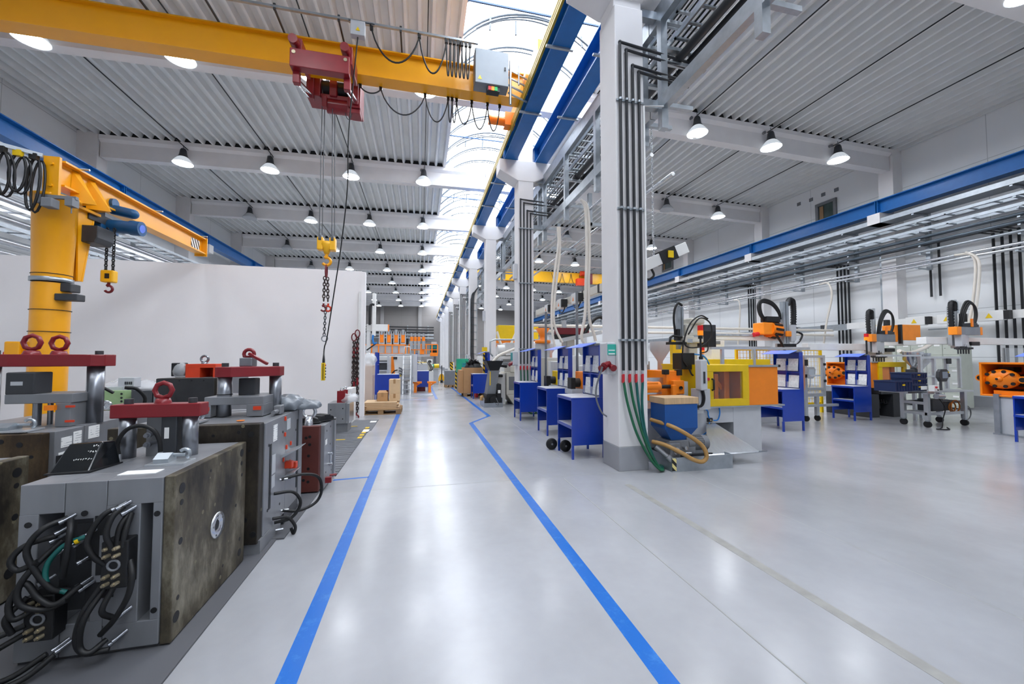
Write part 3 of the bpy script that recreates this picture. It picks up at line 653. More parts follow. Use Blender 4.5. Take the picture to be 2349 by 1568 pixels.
# ================================================================ RACKS, PIPES, WALL TRAYS
XFR=3.55
for j in range(1,len(ROW)):
    y0=ROW[j-1]+.32; y1=ROW[j]+.3
    if j==1: y0=ROW[1]-2
    lab='galvanised service rack with pipes and trays, %s'%('overhead right of the near column' if j==2 else 'behind the camera' if j==1 else 'between the %s and %s columns'%(ORD[j-3],ORD[j-2]))
    t=thing('service_rack',lab,'rack',(XFR,y0,5.2),0,'service racks between the middle columns')
    for z0,z1,nm in ((5.36,5.56,'bottom_channel'),(6.72,7.0,'top_channel')):
        b=B(); b.box(XFR-.05,XFR+.05,y0,y1,z0,z1); b.build(nm,'galv',t)
    if j>1:
        for z in (5.40,6.8): B().box(CX1,XFR-.05,y1-.2,y1-.1,z,z+.12).build('wall_bracket','galv',t)
    n=4; ps=[y0+.25+(y1-y0-.5)*k/(n-1) for k in range(n)]
    for y in ps[:4]:
        B().box(XFR-.052,XFR+.052,y-.05,y+.05,5.05,6.75).build('post','galv',t)
        B().box(XFR,XFR+.5,y-.03,y+.03,5.40,5.46).build('arm','galv',t)
        for z in (6.07,6.30,6.72): B().box(XFR,XFR+.75,y-.03,y+.03,z,z+.05).build('arm','galv',t)
    for x0,z in ((3.66,6.36),(3.7,6.78)):
        b=B(); b.box(x0,x0+.02,y0,y1,z,z+.07); b.box(x0+.28,x0+.30,y0,y1,z,z+.07); yy=y0+.1
        while yy<y1: b.box(x0,x0+.3,yy,yy+.04,z,z+.025); yy+=.28
        b.build('cable_ladder','galv',t)
        b=B()
        for k in range(3): b.tube([(x0+.05+.08*k,y0,z+.045),(x0+.05+.08*k,(y0+y1)/2,z+.05+.01*(k%2)),(x0+.05+.08*k,y1,z+.045)],.016,5)
        b.build('cable_bundle','black',t)
    for x,z,r,m in ((3.84,6.20,.065,'pipe_black'),(4.04,6.20,.065,'pipe_black'),(4.25,6.18,.05,'pipe_black')):
        q=B(); q.tube([(x,y0,z),(x,y1,z)],r,10)
        for y in ps[1:3]: q.tube([(x,y-.06,z),(x,y+.06,z)],r*1.35,10)
        q.build('pipe',m,t)
# conveying pipes hung below the rack between columns 1 and 2, with drop hoses
for i,(x,z) in enumerate(((3.75,5.0),(4.15,4.72))):
    tag(B().tube([(x,5.8,z),(x,16.6,z)],.035,8).build('conveying_pipe','steel_bright'),('thin bright conveying pipe hung under the service rack, upper one','thin bright conveying pipe hung under the service rack, lower one')[i],'pipe')
for k,y in enumerate((8.3,10.4)):
    t=thing('pipe_hanger','grey T-shaped pipe hanger under the service rack, %s the near column'%('closer to' if k==0 else 'farther behind'),'hanger',(3.9,y,4.6),0,'pipe hangers')
    B().box(3.75-.04,3.75+.04,y-.04,y+.04,4.62,5.36).build('post','galv',t); B().box(3.55,4.25,y-.04,y+.04,4.62,4.68).build('crossbar','galv',t)
for k,(a,m,pts) in enumerate((('cream hose hanging from the conveying pipe behind the near column, left of the twin hoses','hose_white',((1335,460),(1343,480),(1346,560),(1344,650),(1342,720),(1334,770),(1340,788))),
    ('clear hose hanging from the conveying pipe behind the near column, right of the twin hoses','hose_white',((1332,458),(1348,478),(1352,560),(1350,660),(1352,730),(1362,765),(1366,782))),
    ('cream hose dropping to the second blue desk, left one','hose_white',((1279,520),(1281,560),(1273,620),(1266,690),(1266,750),(1272,795))),
    ('clear hose dropping to the second blue desk, right one','hose_white',((1284,520),(1284,580),(1276,650),(1270,720),(1275,755),(1290,785))))):
    yy=7.2 if k<2 else 9.4
    P=[at(px,py,y=yy) for px,py in pts]
    tag(B().tube(spline(P,5),.031,8).build('conveying_hose',m),a,'hose','material hoses')
for i,(q,yb) in enumerate(((1323,8.3),(1252,10.2))):
    p=at(q,668 if i==0 else 715,y=yb); tag(B().cyl((p.x,yb,.0),(p.x,yb,p.z),.03,n=10).build('drop_post','mid_grey'),('slim grey post rising to the white busbar between the two nearest blue desks','slim grey post rising to the white busbar behind the second blue desk')[i],'post','busbar posts')
# busbar trunking with tap-off boxes
bx=4.55; A=at(1392,655,x=bx); Z=at(1232,720,x=bx)
bb=thing('busbar_trunking','cream busbar trunking running along behind the near column above the blue desks','busbar',(bx,A.y,A.z-.1))
B().box(bx-.06,bx+.06,A.y-.6,Z.y,3.30,3.50).build('trunk','cream',bb,.008)
for y in (A.y+.35,A.y+1.4): B().box(bx-.065,bx+.065,y-.05,y+.05,3.29,3.51).build('joint','black',bb)
for i,px in enumerate((1322,1288,1258)):
    y=at(px,700,x=bx-.15).y; tb=thing('tap_off_box','white tap-off box with a black end on the busbar, %s counted from the near column'%ORD[i],'box',(bx-.15,y,3.2),0,'tap-off boxes of the busbar')
    B().box(bx-.26,bx-.062,y-.22,y+.12,3.16,3.46).build('housing','machine_white',tb,.01); B().box(bx-.255,bx-.07,y-.32,y-.222,3.2,3.44).build('end_cap','black',tb,.008)
    B().prism([(y-.08,3.24),(y+.02,3.24),(y-.03,3.36)],'x',bx-.266,bx-.26).build('warning_sign','amber_lens' if False else 'orange',tb)
    B().tube(sag((bx-.15,y-.3,3.18),(bx-.1,y+.35,3.2),.14,10),.02,6).build('cable','black_rubber',tb)
# second trunk box right of the near column, hung by a chain
c0=at(1500,600,y=6.2); 
tb=thing('tap_off_box','black and white tap-off box hanging by a chain right of the near column','box',(c0.x,6.2,c0.z-.2),0)
r0=at(1502,598,y=6.2); r1=at(1572,568,y=6.2)
B().bar(r0-V(.25,0,.12),r1,.14,.2).build('trunk','machine_white',tb,.01)
m0=r0.lerp(r1,.12); m1=r0.lerp(r1,.62); B().bar(m0,m1,.18,.24).build('end_cap','black',tb,.008)
mm=r0.lerp(r1,.4); B().box(mm.x-.05,mm.x+.05,6.085,6.1,mm.z-.06,mm.z+.06).build('label','paint_yellow',tb)
ct=at(1487,410,y=6.2); chain(B(),r0+V(-.02,0,.1),(r0.x-.05,6.2,8.8),.006,.024).build('chain','steel_bright',tb)
B().tube(spline([r0+V(-.1,0,-.1),at(1500,630,y=6.2),at(1490,640,y=6.2),at(1482,640,y=6.2)],5),.02,6).build('cable','black_rubber',tb)
# horizontal pipes across behind
for i,(za,zb) in enumerate(((700,712),(712,722))): pass
# ---- risers on the column faces
def col_riser(j,full=True):
    y=ROW[j]-.045; xs=(2.79,2.89,2.99,3.09); tz=(6.2,6.1,5.88,5.8)
    near='the near column' if j==2 else 'the second column' if j==3 else 'the %s column down the aisle'%ORD[j-2]
    t=thing('pipe_riser','four dark vertical pipes on the face of %s'%near,'pipes',(2.94,y,1),0,'pipe risers on the columns')
    for x,z in zip(xs,tz):
        zb=1.42 if full else .6
        q=B(); q.tube([(x,y,zb),(x,y,z)],.021,10); q.sph((x,y,z),.027,8,6); q.tube([(x,y,z),(4.0,y+.1,z-.02)],.02,8); q.build('pipe','pipe_black',t)
    for z in (1.85,3.75,5.35):
        q=B(); q.box(2.74,3.19,y+.02,y+.04,z-.012,z+.012)
        for x in xs: q.cyl((x,y,z-.015),(x,y,z+.015),.03,n=10)
        q.build('clamp_rail','galv',t)
    if full:
        for x in xs:
            q=B(); q.cyl((x,y,1.42),(x,y,1.36),.016,n=8); q.build('nipple','steel_bright',t)
            q=B(); q.cyl((x,y,1.37),(x,y,1.25),.018,n=8); q.box(x-.028,x-.014,y-.03,y,1.25,1.36); q.build('valve','bright_red',t)
    return t
for j in (2,3,6,7,8): col_riser(j,j<4)
# green hoses at the near column
hp=[[(2.79,5.085,1.26),(2.82,5.03,.95),(2.93,4.99,.55),(3.1,4.96,.22),(3.24,4.95,.06),(3.34,5.0,.025),(3.42,5.2,.025)],
    [(2.89,5.085,1.26),(2.92,5.04,.95),(3.02,5.0,.55),(3.14,4.98,.25),(3.27,4.98,.06),(3.36,5.04,.025),(3.46,5.25,.025)],
    [(2.99,5.085,1.26),(3.0,5.05,.95),(3.06,5.02,.55),(3.18,5.02,.25),(3.29,5.03,.06),(3.40,5.1,.025),(3.5,5.3,.025)],
    [(3.09,5.085,1.26),(3.06,5.06,.95),(3.09,5.05,.6),(3.19,5.06,.28),(3.31,5.07,.06),(3.42,5.14,.025),(3.55,5.3,.025)]]
for i,P in enumerate(hp):
    tag(B().tube(spline(P,6),.019,8).build('water_hose','hose_green' if i<2 else 'hose_teal'),('leftmost','second','third','rightmost')[i]+' green water hose curving from the near column down to the floor','hose','green hoses at the near column')
for i in range(4):
    x=2.79+.1*i; y=ROW[3]-.045
    tag(B().tube(spline([(x,y,1.26),(x+.01,y-.03,.8),(x+.05,y-.1,.3),(x+.25+.1*i,y-.12,.03),(x+.5,y+.02,.025)],6),.019,8).build('water_hose','hose_green'),'green water hose at the second column, %s of four'%('leftmost','second','third','rightmost')[i],'hose','green hoses at the second column')
# conduit + electric boxes on columns
tag(B().tube([(3.17,5.09,1.5),(3.17,5.09,5.3),(3.5,5.1,5.35)],.014,8).build('conduit','machine_white'),'thin white conduit beside the dark pipes of the near column','conduit')
def ebox(j,lab,plugs=True):
    y=ROW[j]; x=CX0
    t=thing('socket_box',lab,'box',(x-.08,y+.2,1.35),0,'socket boxes on the columns')
    B().box(x-.15,x,y+.06,y+.36,1.38,1.78).build('housing','machine_grey',t,.02)
    B().box(x-.16,x-.15,y+.1,y+.32,1.52,1.74).build('flap','teal' ,t,.006)
    if plugs:
        for yy,zz in ((y+.14,1.47),(y+.27,1.44)):
            b=B(); b.cyl((x-.10,yy,zz),(x-.23,yy,zz-.06),.045,n=14); b.cyl((x-.2,yy,zz-.045),(x-.22,yy,zz-.056),.052,n=14); b.build('socket','red_paint',t)
    return t
t=thing('socket_box','grey socket box with green flap and red plugs on the near column','box',(2.66,5.2,1.3),0,'socket boxes on the columns')
q0=at(1375,783,y=5.25); q1=at(1412,848,y=5.12)
B().box(2.60,2.735,5.2,5.45,1.36,1.82).build('housing','machine_grey',t,.02)
D('flap_green','35b0a0',.2); b=B(); b.box(2.605,2.73,5.188,5.2,1.64,1.79); b.build('flap','flap_green',t,.004)
b=B(); 
for zz in (1.65,1.70): b.box(2.615,2.71,5.184,5.188,zz,zz+.012)
b.build('breaker_row','paper',t)
for yy,zz,xx in ((5.22,1.50,2.62),(5.27,1.46,2.60)):
    b=B(); b.cyl((xx+.02,yy,zz+.02),(xx-.08,yy-.03,zz-.02),.042,n=14); b.cyl((xx-.06,yy-.02,zz-.012),(xx-.08,yy-.03,zz-.02),.05,n=14); b.build('socket','red_paint',t)
b=B(); b.cyl((2.66,5.19,1.47),(2.66,5.12,1.45),.04,n=14); b.cyl((2.66,5.135,1.455),(2.66,5.12,1.45),.048,n=14); b.build('socket','red_paint',t)
B().tube(spline([(2.52,5.19,1.47),(2.48,5.3,1.2),(2.52,5.4,1.0),(2.62,5.45,.8),(2.73,5.5,.72)],6),.013,6).build('cable','mid_grey',t)
ebox(3,'grey socket box with red plugs on the second column',True); ebox(5,'pale socket box on the fourth column beside the cardboard bin',False)
for j,zz in ((3,3.9),(4,3.2)):
    tag(B().box(CX0-.1,CX0,ROW[j]+.1,ROW[j]+.32,zz,zz+.45).build('distribution_box','machine_grey',bev=.02),'small grey box high on the side of column %s'%ORD[j-2],'box')
# cable ladder with dark cables on column 5 side
t=thing('cable_ladder','vertical cable ladder with a bundle of dark cables on the fourth column','cable ladder',(CX1,ROW[5]-.03,1.6))
y=ROW[5]-.06; b=B(); b.box(CX0+.02,CX0+.05,y-.03,y+.02,1.7,5.0); b.box(CX1-.05,CX1-.02,y-.03,y+.02,1.7,5.0)
for k in range(8): b.box(CX0+.02,CX1-.02,y-.01,y+.02,1.8+.42*k,1.84+.42*k)
b.build('ladder','galv',t)
b=B()
for k in range(4): b.tube(spline([(CX0+.5,y,5.7),(CX0+.3+.02*k,y-.03,5.45),(CX0+.08+.05*k,y-.04,5.0),(CX0+.08+.05*k,y-.04,3.0),(CX0+.08+.05*k,y-.04,1.7),(CX0+.2+.05*k,y-.05,1.2+.06*k),(CX0+.55,y,1.1+.05*k)],5),.022,6)
b.build('cable','dark_grey',t)
# ---- right-wall trays and pipes (long runs along the wall)
Y0,Y1=YB+.1,YF-.6; D('wall_steel','5d6872',.35,.6,var=.1)
def run(name,lab,b,m,cat): return tag(b.build(name,m),lab,cat)
b=B(); b.box(16.62,17.25,Y0,Y1,6.62,6.64); b.box(16.62,16.64,Y0,Y1,6.62,6.78); b.box(17.23,17.25,Y0,Y1,6.62,6.78); run('cable_tray','flat-bottomed galvanised cable tray along the right wall, topmost under the blue rail',b,'galv','cable tray')
def ladder(x0,x1,z,lab,step=.55):
    b=B(); b.box(x0,x0+.025,Y0,Y1,z,z+.09); b.box(x1-.025,x1,Y0,Y1,z,z+.09); y=Y0
    while y<Y1: b.box(x0,x1,y,y+.05,z+.0,z+.03); y+=step
    run('cable_ladder',lab,b,'galv','cable tray')
ladder(16.75,17.2,6.30,'galvanised cable ladder along the right wall, just under the flat tray')
ladder(16.85,17.25,6.0,'lower galvanised cable ladder along the right wall above the black pipes')
for i,(x,z,r,m,l) in enumerate(((16.95,5.78,.055,'wall_steel','dark pipe along the right wall, upper of the front pair'),(17.12,5.80,.045,'wall_steel','dark pipe along the right wall, upper pair nearer the wall'),(16.95,5.56,.055,'wall_steel','dark pipe along the right wall, lower of the front pair'),(17.12,5.54,.045,'steel_dark','dark steel pipe along the right wall, below the black pair'),
    (16.95,5.28,.05,'galv','grey wrapped pipe along the right wall below the black pipes'),(16.80,4.90,.05,'steel_bright','bright steel conveying pipe low on the right wall rack, upper'),(16.80,4.77,.05,'steel_bright','bright steel conveying pipe low on the right wall rack, lower'))):
    q=B(); q.tube([(x,Y0,z),(x,Y1,z)],r,8); run('wall_pipe',l,q,m,'pipe')
y=3.0; i=0
while y<60:
    t=thing('wall_bracket',('%s steel pipe bracket on the right wall counted from the camera end'%ORD[i] if i<12 else 'steel pipe bracket on the right wall far down the hall'),'bracket',(17.4,y,4.7),0,'right wall pipe brackets')
    B().box(17.26,17.36,y-.06,y+.06,4.66,6.75).build('post','galv',t)
    for z,x in ((6.585,16.6),(6.27,16.72),(5.96,16.82),(5.70,16.86),(5.47,16.86),(5.2,16.86),(4.69,16.7)): B().box(x,17.26,y-.03,y+.03,z-.025,z+.012).build('arm','galv',t)
    if i<12:
        for z in (6.4,4.9): B().box(17.36,XR,y-.04,y+.04,z,z+.1).build('wall_plate','galv',t)
    y+=2.35; i+=1
def riser(ys,z0,z1,lab,x=17.6,r=.035,clamp=(2.6,),bend=None):
    t=thing('pipe_riser',lab,'pipes',(x,ys[0],z0),0,'pipe risers on the right wall')
    for y in ys:
        q=B(); q.tube([(17.0,y,z1),(x,y,z1),(x,y,z0)] if True else [],r,8); q.sph((x,y,z1),r*1.25,8,6); q.build('pipe','pipe_black',t)
    for z in clamp:
        q=B(); q.box(x+.03,x+.06,min(ys)-.15,max(ys)+.15,z-.02,z+.02); q.build('clamp_rail','galv',t)
riser([8.05,8.23,8.41,8.6],.9,5.5,'four dark vertical pipes on the right wall at the right edge of the picture',clamp=(2.95,))
riser([9.95,10.2],3.75,5.6,'two short dark pipes ending halfway down the right wall')
riser([12.95,13.1,13.25,13.4],.8,5.5,'four dark vertical pipes on the right wall above the second yellow-doored machine',clamp=(2.9,4.9))
riser([17.7,17.86,18.02,18.18],.8,5.5,'four dark vertical pipes on the right wall behind the first robot',clamp=(2.9,))
riser([31.0,31.2,31.4],.8,5.5,'group of dark vertical pipes far along the right wall')
t=thing('cable_ladder','vertical galvanised cable ladder on the right wall beside a pilaster','cable ladder',(17.6,11.42,0.4))
b=B(); b.box(17.55,17.62,11.68,11.74,.8,6.0); b.box(17.55,17.62,11.30,11.38,.8,6.0)
for k in range(14): b.box(17.57,17.6,11.38,11.68,1.0+.35*k,1.05+.35*k)
b.build('ladder','galv',t)
tag(B().tube([(17.66,9.55,2.95),(17.66,9.55,3.5)],.02,6).tube([(17.66,9.55,2.95),(17.66,8.2,2.93)],.02,6).build('conduit','galv'),'thin L-shaped grey conduit on the right wall','conduit')
# busbar along the right wall
bt=thing('busbar_trunking','grey busbar trunking running low along the right wall behind the robots','busbar',(17.0,13,2.7))
B().box(16.95,17.07,12.6,32,2.74,2.98).build('trunk','galv',bt); B().box(16.95,17.07,3.0,12.6,2.76,3.0).build('trunk','machine_white',bt)
for y in (13.6,14.8,16.0,18.6): B().box(16.93,17.08,y-.07,y+.07,2.73,3.0).build('joint','dark_grey',bt)
for i,(px,py) in enumerate(((2090,690),(2165,675),(2265,680),(2000,745))):
    y=at(px+ (12 if i<2 else 10),727,x=16.9).y
    t=thing('tap_off_box','white tap-off box on the right wall busbar, %s from the right edge'%('third','second','first','fourth')[i],'box',(16.85,y,2.7),0,'tap-off boxes on the right wall')
    B().box(16.78,16.94,y-.3,y+.25,2.72,3.02).build('housing','machine_white',t,.01); B().box(16.79,16.94,y-.42,y-.302,2.74,3.0).build('end_cap','black',t,.006)
    B().prism([(y-.08,2.8),(y+.08,2.8),(y,2.95)],'x',16.77,16.78).build('warning_sign','paint_yellow',t)
    for yy in (y,): B().box(17.07,17.3,yy-.03,yy+.03,2.8,2.86).build('bracket','galv',t)
# white hoses from the wall pipes down to machines
for i,(lab,pts,x) in enumerate((('cream hose curving from the right wall pipe down to the right robot',((2190,585),(2225,583),(2238,610),(2232,690),(2222,745)),16.6),('clear hose beside the cream hose above the right robot',((2215,578),(2240,590),(2247,620),(2240,700),(2228,745)),16.55),
    ('bundle of pale hoses dropping behind the second robot',((1880,652),(1900,650),(1908,680),(1896,740),(1888,800)),16.7),('single pale hose dropping from the wall pipe behind the first robot',((1683,688),(1696,692),(1697,730),(1693,790)),16.7))):
    tag(B().tube(spline([at(px,py,x=x) for px,py in pts],6),.038,8).build('conveying_hose','hose_white'),lab,'hose','material hoses')
# left-wall trays above the partition
for i,(x,z,m) in enumerate(((-10.9,6.05,'galv'),(-10.95,5.5,'steel_bright'),(-10.9,4.95,'galv'))):
    b=B(); b.box(x,x+.02,Y0,Y1,z,z+.1); b.box(x+.45,x+.47,Y0,Y1,z,z+.1); y=Y0
    while y<Y1: b.box(x,x+.47,y,y+.05,z,z+.03); y+=.6
    tag(b.build('cable_ladder',m),'galvanised cable ladder along the left wall behind the jib crane, %s of three'%('top','middle','bottom')[i],'cable tray')
for i,(x,z,r) in enumerate(((-10.7,5.75,.09),(-10.7,5.25,.08),(-10.7,4.65,.1),(-10.7,4.35,.06))):
    tag(B().tube([(x,Y0,z),(x,Y1,z)],r,10).build('wall_pipe','steel_bright'),'bright steel pipe along the left wall behind the jib crane, %s from the top'%ORD[i],'pipe')
y=6.0; i=0
while y<40:
    t=thing('wall_bracket','%s steel tray bracket on the left wall counted from the camera end'%ORD[i],'bracket',(-11,y,4.2),0,'left wall pipe brackets')
    B().box(-11.15,-11.05,y-.06,y+.06,4.2,6.2).build('post','galv',t)
    for z in (6.0,5.45,4.9,4.5): B().box(-11.05,-10.4,y-.03,y+.03,z-.04,z).build('arm','galv',t)
    B().box(-12,-11.15,y-.04,y+.04,5.9,6.0).build('wall_plate','galv',t); y+=3.1; i+=1
# ================================================================ LEFT: steel mats, moulds, partition
# steel tread plates on the floor
g='steel tread plates under the moulds'
tag(B().box(-2.9,-1.22,1.0,3.9,.002,.014).build('floor_plate','tread',bev=.003),'grey steel tread plate on the floor under the nearest mould','floor plate',g)
tag(B().box(-3.2,-1.16,3.91,5.75,.002,.014).build('floor_plate','tread',bev=.003),'grey steel tread plate on the floor under the middle and brown moulds','floor plate',g)
tag(B().box(-5.5,-2.91,1.0,3.9,.002,.014).build('floor_plate','tread',bev=.003),'grey steel tread plate at the left edge of the picture','floor plate',g)
rb=B()
rb.box(-2.6,-1.10,5.8,9.2,.002,.012); rb.box(-2.6,-1.04,9.22,10.75,.002,.012)
for k in range(24): rb.box(-2.6,-1.10,5.84+.14*k,5.90+.14*k,.012,.018)
D('rubber_mat','63656a',.7,var=.1); tag(rb.build('floor_mat','rubber_mat'),'ribbed grey floor mat with yellow dashes between the brown mould and the chains','mat')
yd=B()
for k in range(5): yd.box(-1.2,-1.12,8.3+.28*k,8.46+.28*k,.018,.02)
for x in (-1.5,-1.85): yd.box(x-.09,x+.09,8.22,8.27,.018,.02); yd.box(x-.09,x+.09,9.75,9.8,.018,.02)
struct(yd.build('trim_5','dull_yellow'))
pl=B(); pl.box(-1.2,-1.08,9.0,9.25,.019,.021); pl.box(-1.2,-1.06,10.3,10.5,.013,.015); struct(pl.build('trim_6','paper'))
def eyebolt(t,x,y,z,R=.075,m='red_paint',ax='y',sc=1.0):
    b=B(); b.lathe([(0,.035),(R*.62,.035),(R*.75,.012),(R*.8,0)],(x,y,z),n=12); b.ring((x,y,z+R*1.15+.02),R*.86,R*.26,ax,8,8); return b.build('eye_bolt',m,t)
def post(t,x,y,z0,z1,r,m='steel'):
    B().lathe([(0,z0),(r,z0),(r,z1),(0,z1)],(x,y,0),n=24).build('post',m,t)
def cap(t,x,y,z,r): B().cyl((x,y,z),(x,y,z+.035),r,n=16).build('cap_screw','dark_grey',t)
def holes(b,pts,ax,r=.014,d=.003):
    for p in pts:
        p=Vector(p); q=p+Vector({'x':(d,0,0),'-y':(0,-d,0),'z':(0,0,d)}[ax]); b.cyl(p,q,p[0]*0+ (r if not isinstance(r,list) else r[0]),n=12)
    return b
def clampbits(t,x,y,z,s=1.0):
    b=B(); b.box(x-.16*s,x+.1*s,y-.08*s,y+.08*s,z,z+.014); b.build('clamp_plate','alu',t,.004)
    b=B(); b.prism([(y-.05*s,z+.015),(y+.05*s,z+.015),(y+.06*s,z+.05),(y,z+.07),(y-.06*s,z+.04)],'x',x-.12*s,x-.02*s); b.cyl((x-.1*s,y+.02,z+.05),(x+.06*s,y+.02,z+.05),.012,n=8); b.tube(arc((x+.05*s,y+.02,z+.055),.035*s,-60,140,8),.012,6); b.build('latch','galv',t)
# ------------------------------------------------ nearest mould
t=thing('injection_mould','nearest steel injection mould with hose-filled front pockets and a red lifting bar on top','mould',(-1.67,3.07,.015))
y0,y1=2.605,3.54; z0,z1=.035,.935; ST='steel_plate'
m1=t
b=B(); b.box(-1.385,-1.335,y0+.01,y1,z0-.01,z1+.002); b.build('clamping_plate','stained_steel',t,.006)
hb=B()
for (yy,zz,r) in ((2.68,.85,.03),(2.68,.77,.017),(3.46,.87,.03),(3.46,.79,.016),(3.47,.70,.013),(2.66,.14,.03),(2.67,.24,.014),(3.46,.12,.028),(3.46,.22,.014),(3.38,.5,.012),(2.68,.55,.02),(3.0,.86,.01),(3.2,.15,.01)): hb.cyl((-1.3355,yy,zz),(-1.332,yy,zz),r,n=14)
hb.build('bolt_hole','black',t)
b=B(); b.lathe([(.085,.0),(.085,.012),(.045,.012),(.03,-.0)],(-1.335,3.10,.47),'x',24); b.build('locating_ring','steel_bright',t); b=B(); b.lathe([(.0,.002),(.036,.002)],(-1.335,3.10,.47),'x',16); b.build('sprue_hole','black',t)
bb=B()
for k in range(5): a=k*2*PI/5+.5; bb.cyl((-1.324,3.10+.065*math.cos(a),.47+.065*math.sin(a)),(-1.322,3.10+.065*math.cos(a),.47+.065*math.sin(a)),.007,n=8)
bb.build('screw','dark_grey',t)
def layered(name,xa,xb,zp0,zp1,pk,m=ST):
    """one plate of the stack with a pocket in its front face"""
    b=B(); d=.16
    b.box(xa,xb,y0+d,y1,z0,z1); b.box(xa,xb,y0,y0+d,zp1,z1); b.box(xa,xb,y0,y0+d,z0,zp0)
    if pk[0]>xa: b.box(xa,pk[0],y0,y0+d,zp0,zp1)
    if pk[1]<xb: b.box(pk[1],xb,y0,y0+d,zp0,zp1)
    return b.build(name,m,t,.004)
layered('rear_plate',-2.02,-1.832,.2,.78,(-1.94,-1.832)); layered('cavity_plate',-1.828,-1.646,.2,.74,(-1.828,-1.70)); layered('core_plate',-1.642,-1.388,.17,.80,(-1.49,-1.43))
b=B(); b.box(-2.01,-1.39,y0+.02,y1-.02,z0-.02,z0); b.build('base_strip','steel_dark',t)
b=B(); b.box(-1.94,-1.70,y0+.14,y0+.155,.2,.78); b.build('pocket_back','steel_dark',t)
b=B()
for (x,z,w,h) in ((-1.66,.70,.03,.05),(-1.655,.48,.025,.04),(-1.72,.62,.05,.1),(-1.66,.36,.06,.04)): b.box(x-w,x+w,y0-.004,y0+.004,z-h,z+h)
b.build('cut_out','black',t)
b=B()
for (x,z) in ((-1.98,.73),(-1.74,.77),(-1.41,.74),(-1.41,.22),(-1.74,.18)): b.cyl((x,y0-.001,z),(x,y0-.006,z),.015,n=12)
b.build('bolt_hole','black',t)
def manifold(x,z,w,h,nm='manifold'):
    B().box(x-w/2,x+w/2,y0-.075,y0+.01,z-h/2,z+h/2).build(nm,'black',t,.006)
    for i in range(2):
        for k in range(2):
            for s in (-1,1):
                q=B(); cx=x-w*.2+w*.38*i; cz=z+s*h*.3+(k-.5)*h*.16
                q.cyl((cx,y0-.075,cz),(cx-.008,y0-.098,cz),.011,n=8); q.cyl((cx-.008,y0-.098,cz),(cx-.011,y0-.106,cz),.007,n=8); q.build('nipple','brass',t)
    B().ring((x+.0,y0-.08,z),.026,.006,'y',14,6).build('port_ring','mid_grey',t)
manifold(-1.555,.515,.115,.24); manifold(-1.865,.285,.12,.22)
def hose(pts,r=.014,m='black_rubber'): B().tube(spline([(x,y0-dy,z) for x,dy,z in pts],6),r,7).build('hose',m,t)
hose([(-1.57,.03,.80),(-1.62,.07,.77),(-1.665,.09,.66),(-1.64,.09,.58),(-1.60,.07,.52)])
hose([(-1.55,.03,.80),(-1.575,.07,.76),(-1.585,.09,.68),(-1.565,.08,.60)]); hose([(-1.53,.02,.76),(-1.545,.06,.70),(-1.55,.07,.60)]); hose([(-1.52,.02,.76),(-1.52,.06,.68),(-1.525,.07,.6)])
hose([(-1.61,.06,.42),(-1.665,.10,.30),(-1.69,.1,.17),(-1.65,.1,.10),(-1.56,.08,.09)]); hose([(-1.60,.05,.40),(-1.645,.12,.28),(-1.66,.12,.15),(-1.62,.12,.11),(-1.585,.06,.13)])
hose([(-1.50,.05,.52),(-1.465,.09,.46),(-1.475,.1,.36),(-1.53,.1,.25),(-1.6,.08,.17)]); hose([(-1.56,.06,.40),(-1.585,.1,.3),(-1.565,.06,.24)])
hose([(-1.80,.02,.76),(-1.86,.09,.73),(-1.90,.11,.64),(-1.86,.1,.52),(-1.80,.09,.43),(-1.76,.05,.40)]); hose([(-1.78,.03,.75),(-1.74,.09,.70),(-1.745,.1,.58),(-1.77,.08,.48)])
hose([(-1.83,.04,.68),(-1.92,.09,.66),(-1.96,.11,.60),(-1.93,.11,.55),(-1.86,.1,.58)]); hose([(-1.81,.03,.65),(-1.88,.1,.55),(-1.92,.12,.46),(-1.90,.12,.38),(-1.82,.1,.34),(-1.74,.09,.37)])
hose([(-1.88,.08,.34),(-1.93,.12,.32),(-1.95,.12,.40),(-1.91,.1,.48),(-1.85,.1,.40),(-1.78,.1,.36),(-1.71,.05,.42)]); hose([(-1.91,.08,.40),(-1.96,.12,.33),(-1.95,.1,.24)])
hose([(-1.70,.05,.665),(-1.77,.08,.64),(-1.83,.09,.55),(-1.82,.09,.45),(-1.76,.07,.40)],.012,'hose_teal')
hose([(-1.92,.07,.26),(-2.04,.13,.22),(-2.11,.15,.13),(-2.06,.16,.055),(-1.93,.14,.05),(-1.82,.08,.11)]); hose([(-1.92,.07,.22),(-2.03,.13,.16),(-2.13,.16,.08),(-2.08,.18,.035),(-1.95,.18,.03),(-1.86,.14,.045),(-1.79,.08,.10)])
for (x,z) in ((-1.795,.755),(-1.81,.70),(-1.83,.66),(-1.55,.805),(-1.57,.80),(-1.525,.775),(-1.70,.67),(-1.73,.63),(-1.71,.54),(-1.71,.42),(-1.70,.40),(-1.80,.115),(-1.785,.105),(-1.56,.105),(-1.545,.12),(-1.53,.24),(-1.87,.45),(-1.80,.60)):
    q=B(); q.cyl((x-.012,y0-.045,z-.006),(x+.014,y0+.0,z+.012),.010,n=8); q.cyl((x-.02,y0-.055,z-.01),(x-.01,y0-.043,z-.005),.013,n=6); q.build('hose_fitting','steel',t)
B().cyl((-1.735,y0-.065,.65),(-1.722,y0-.06,.654),.015,n=10).build('tag_ring','paint_yellow',t)
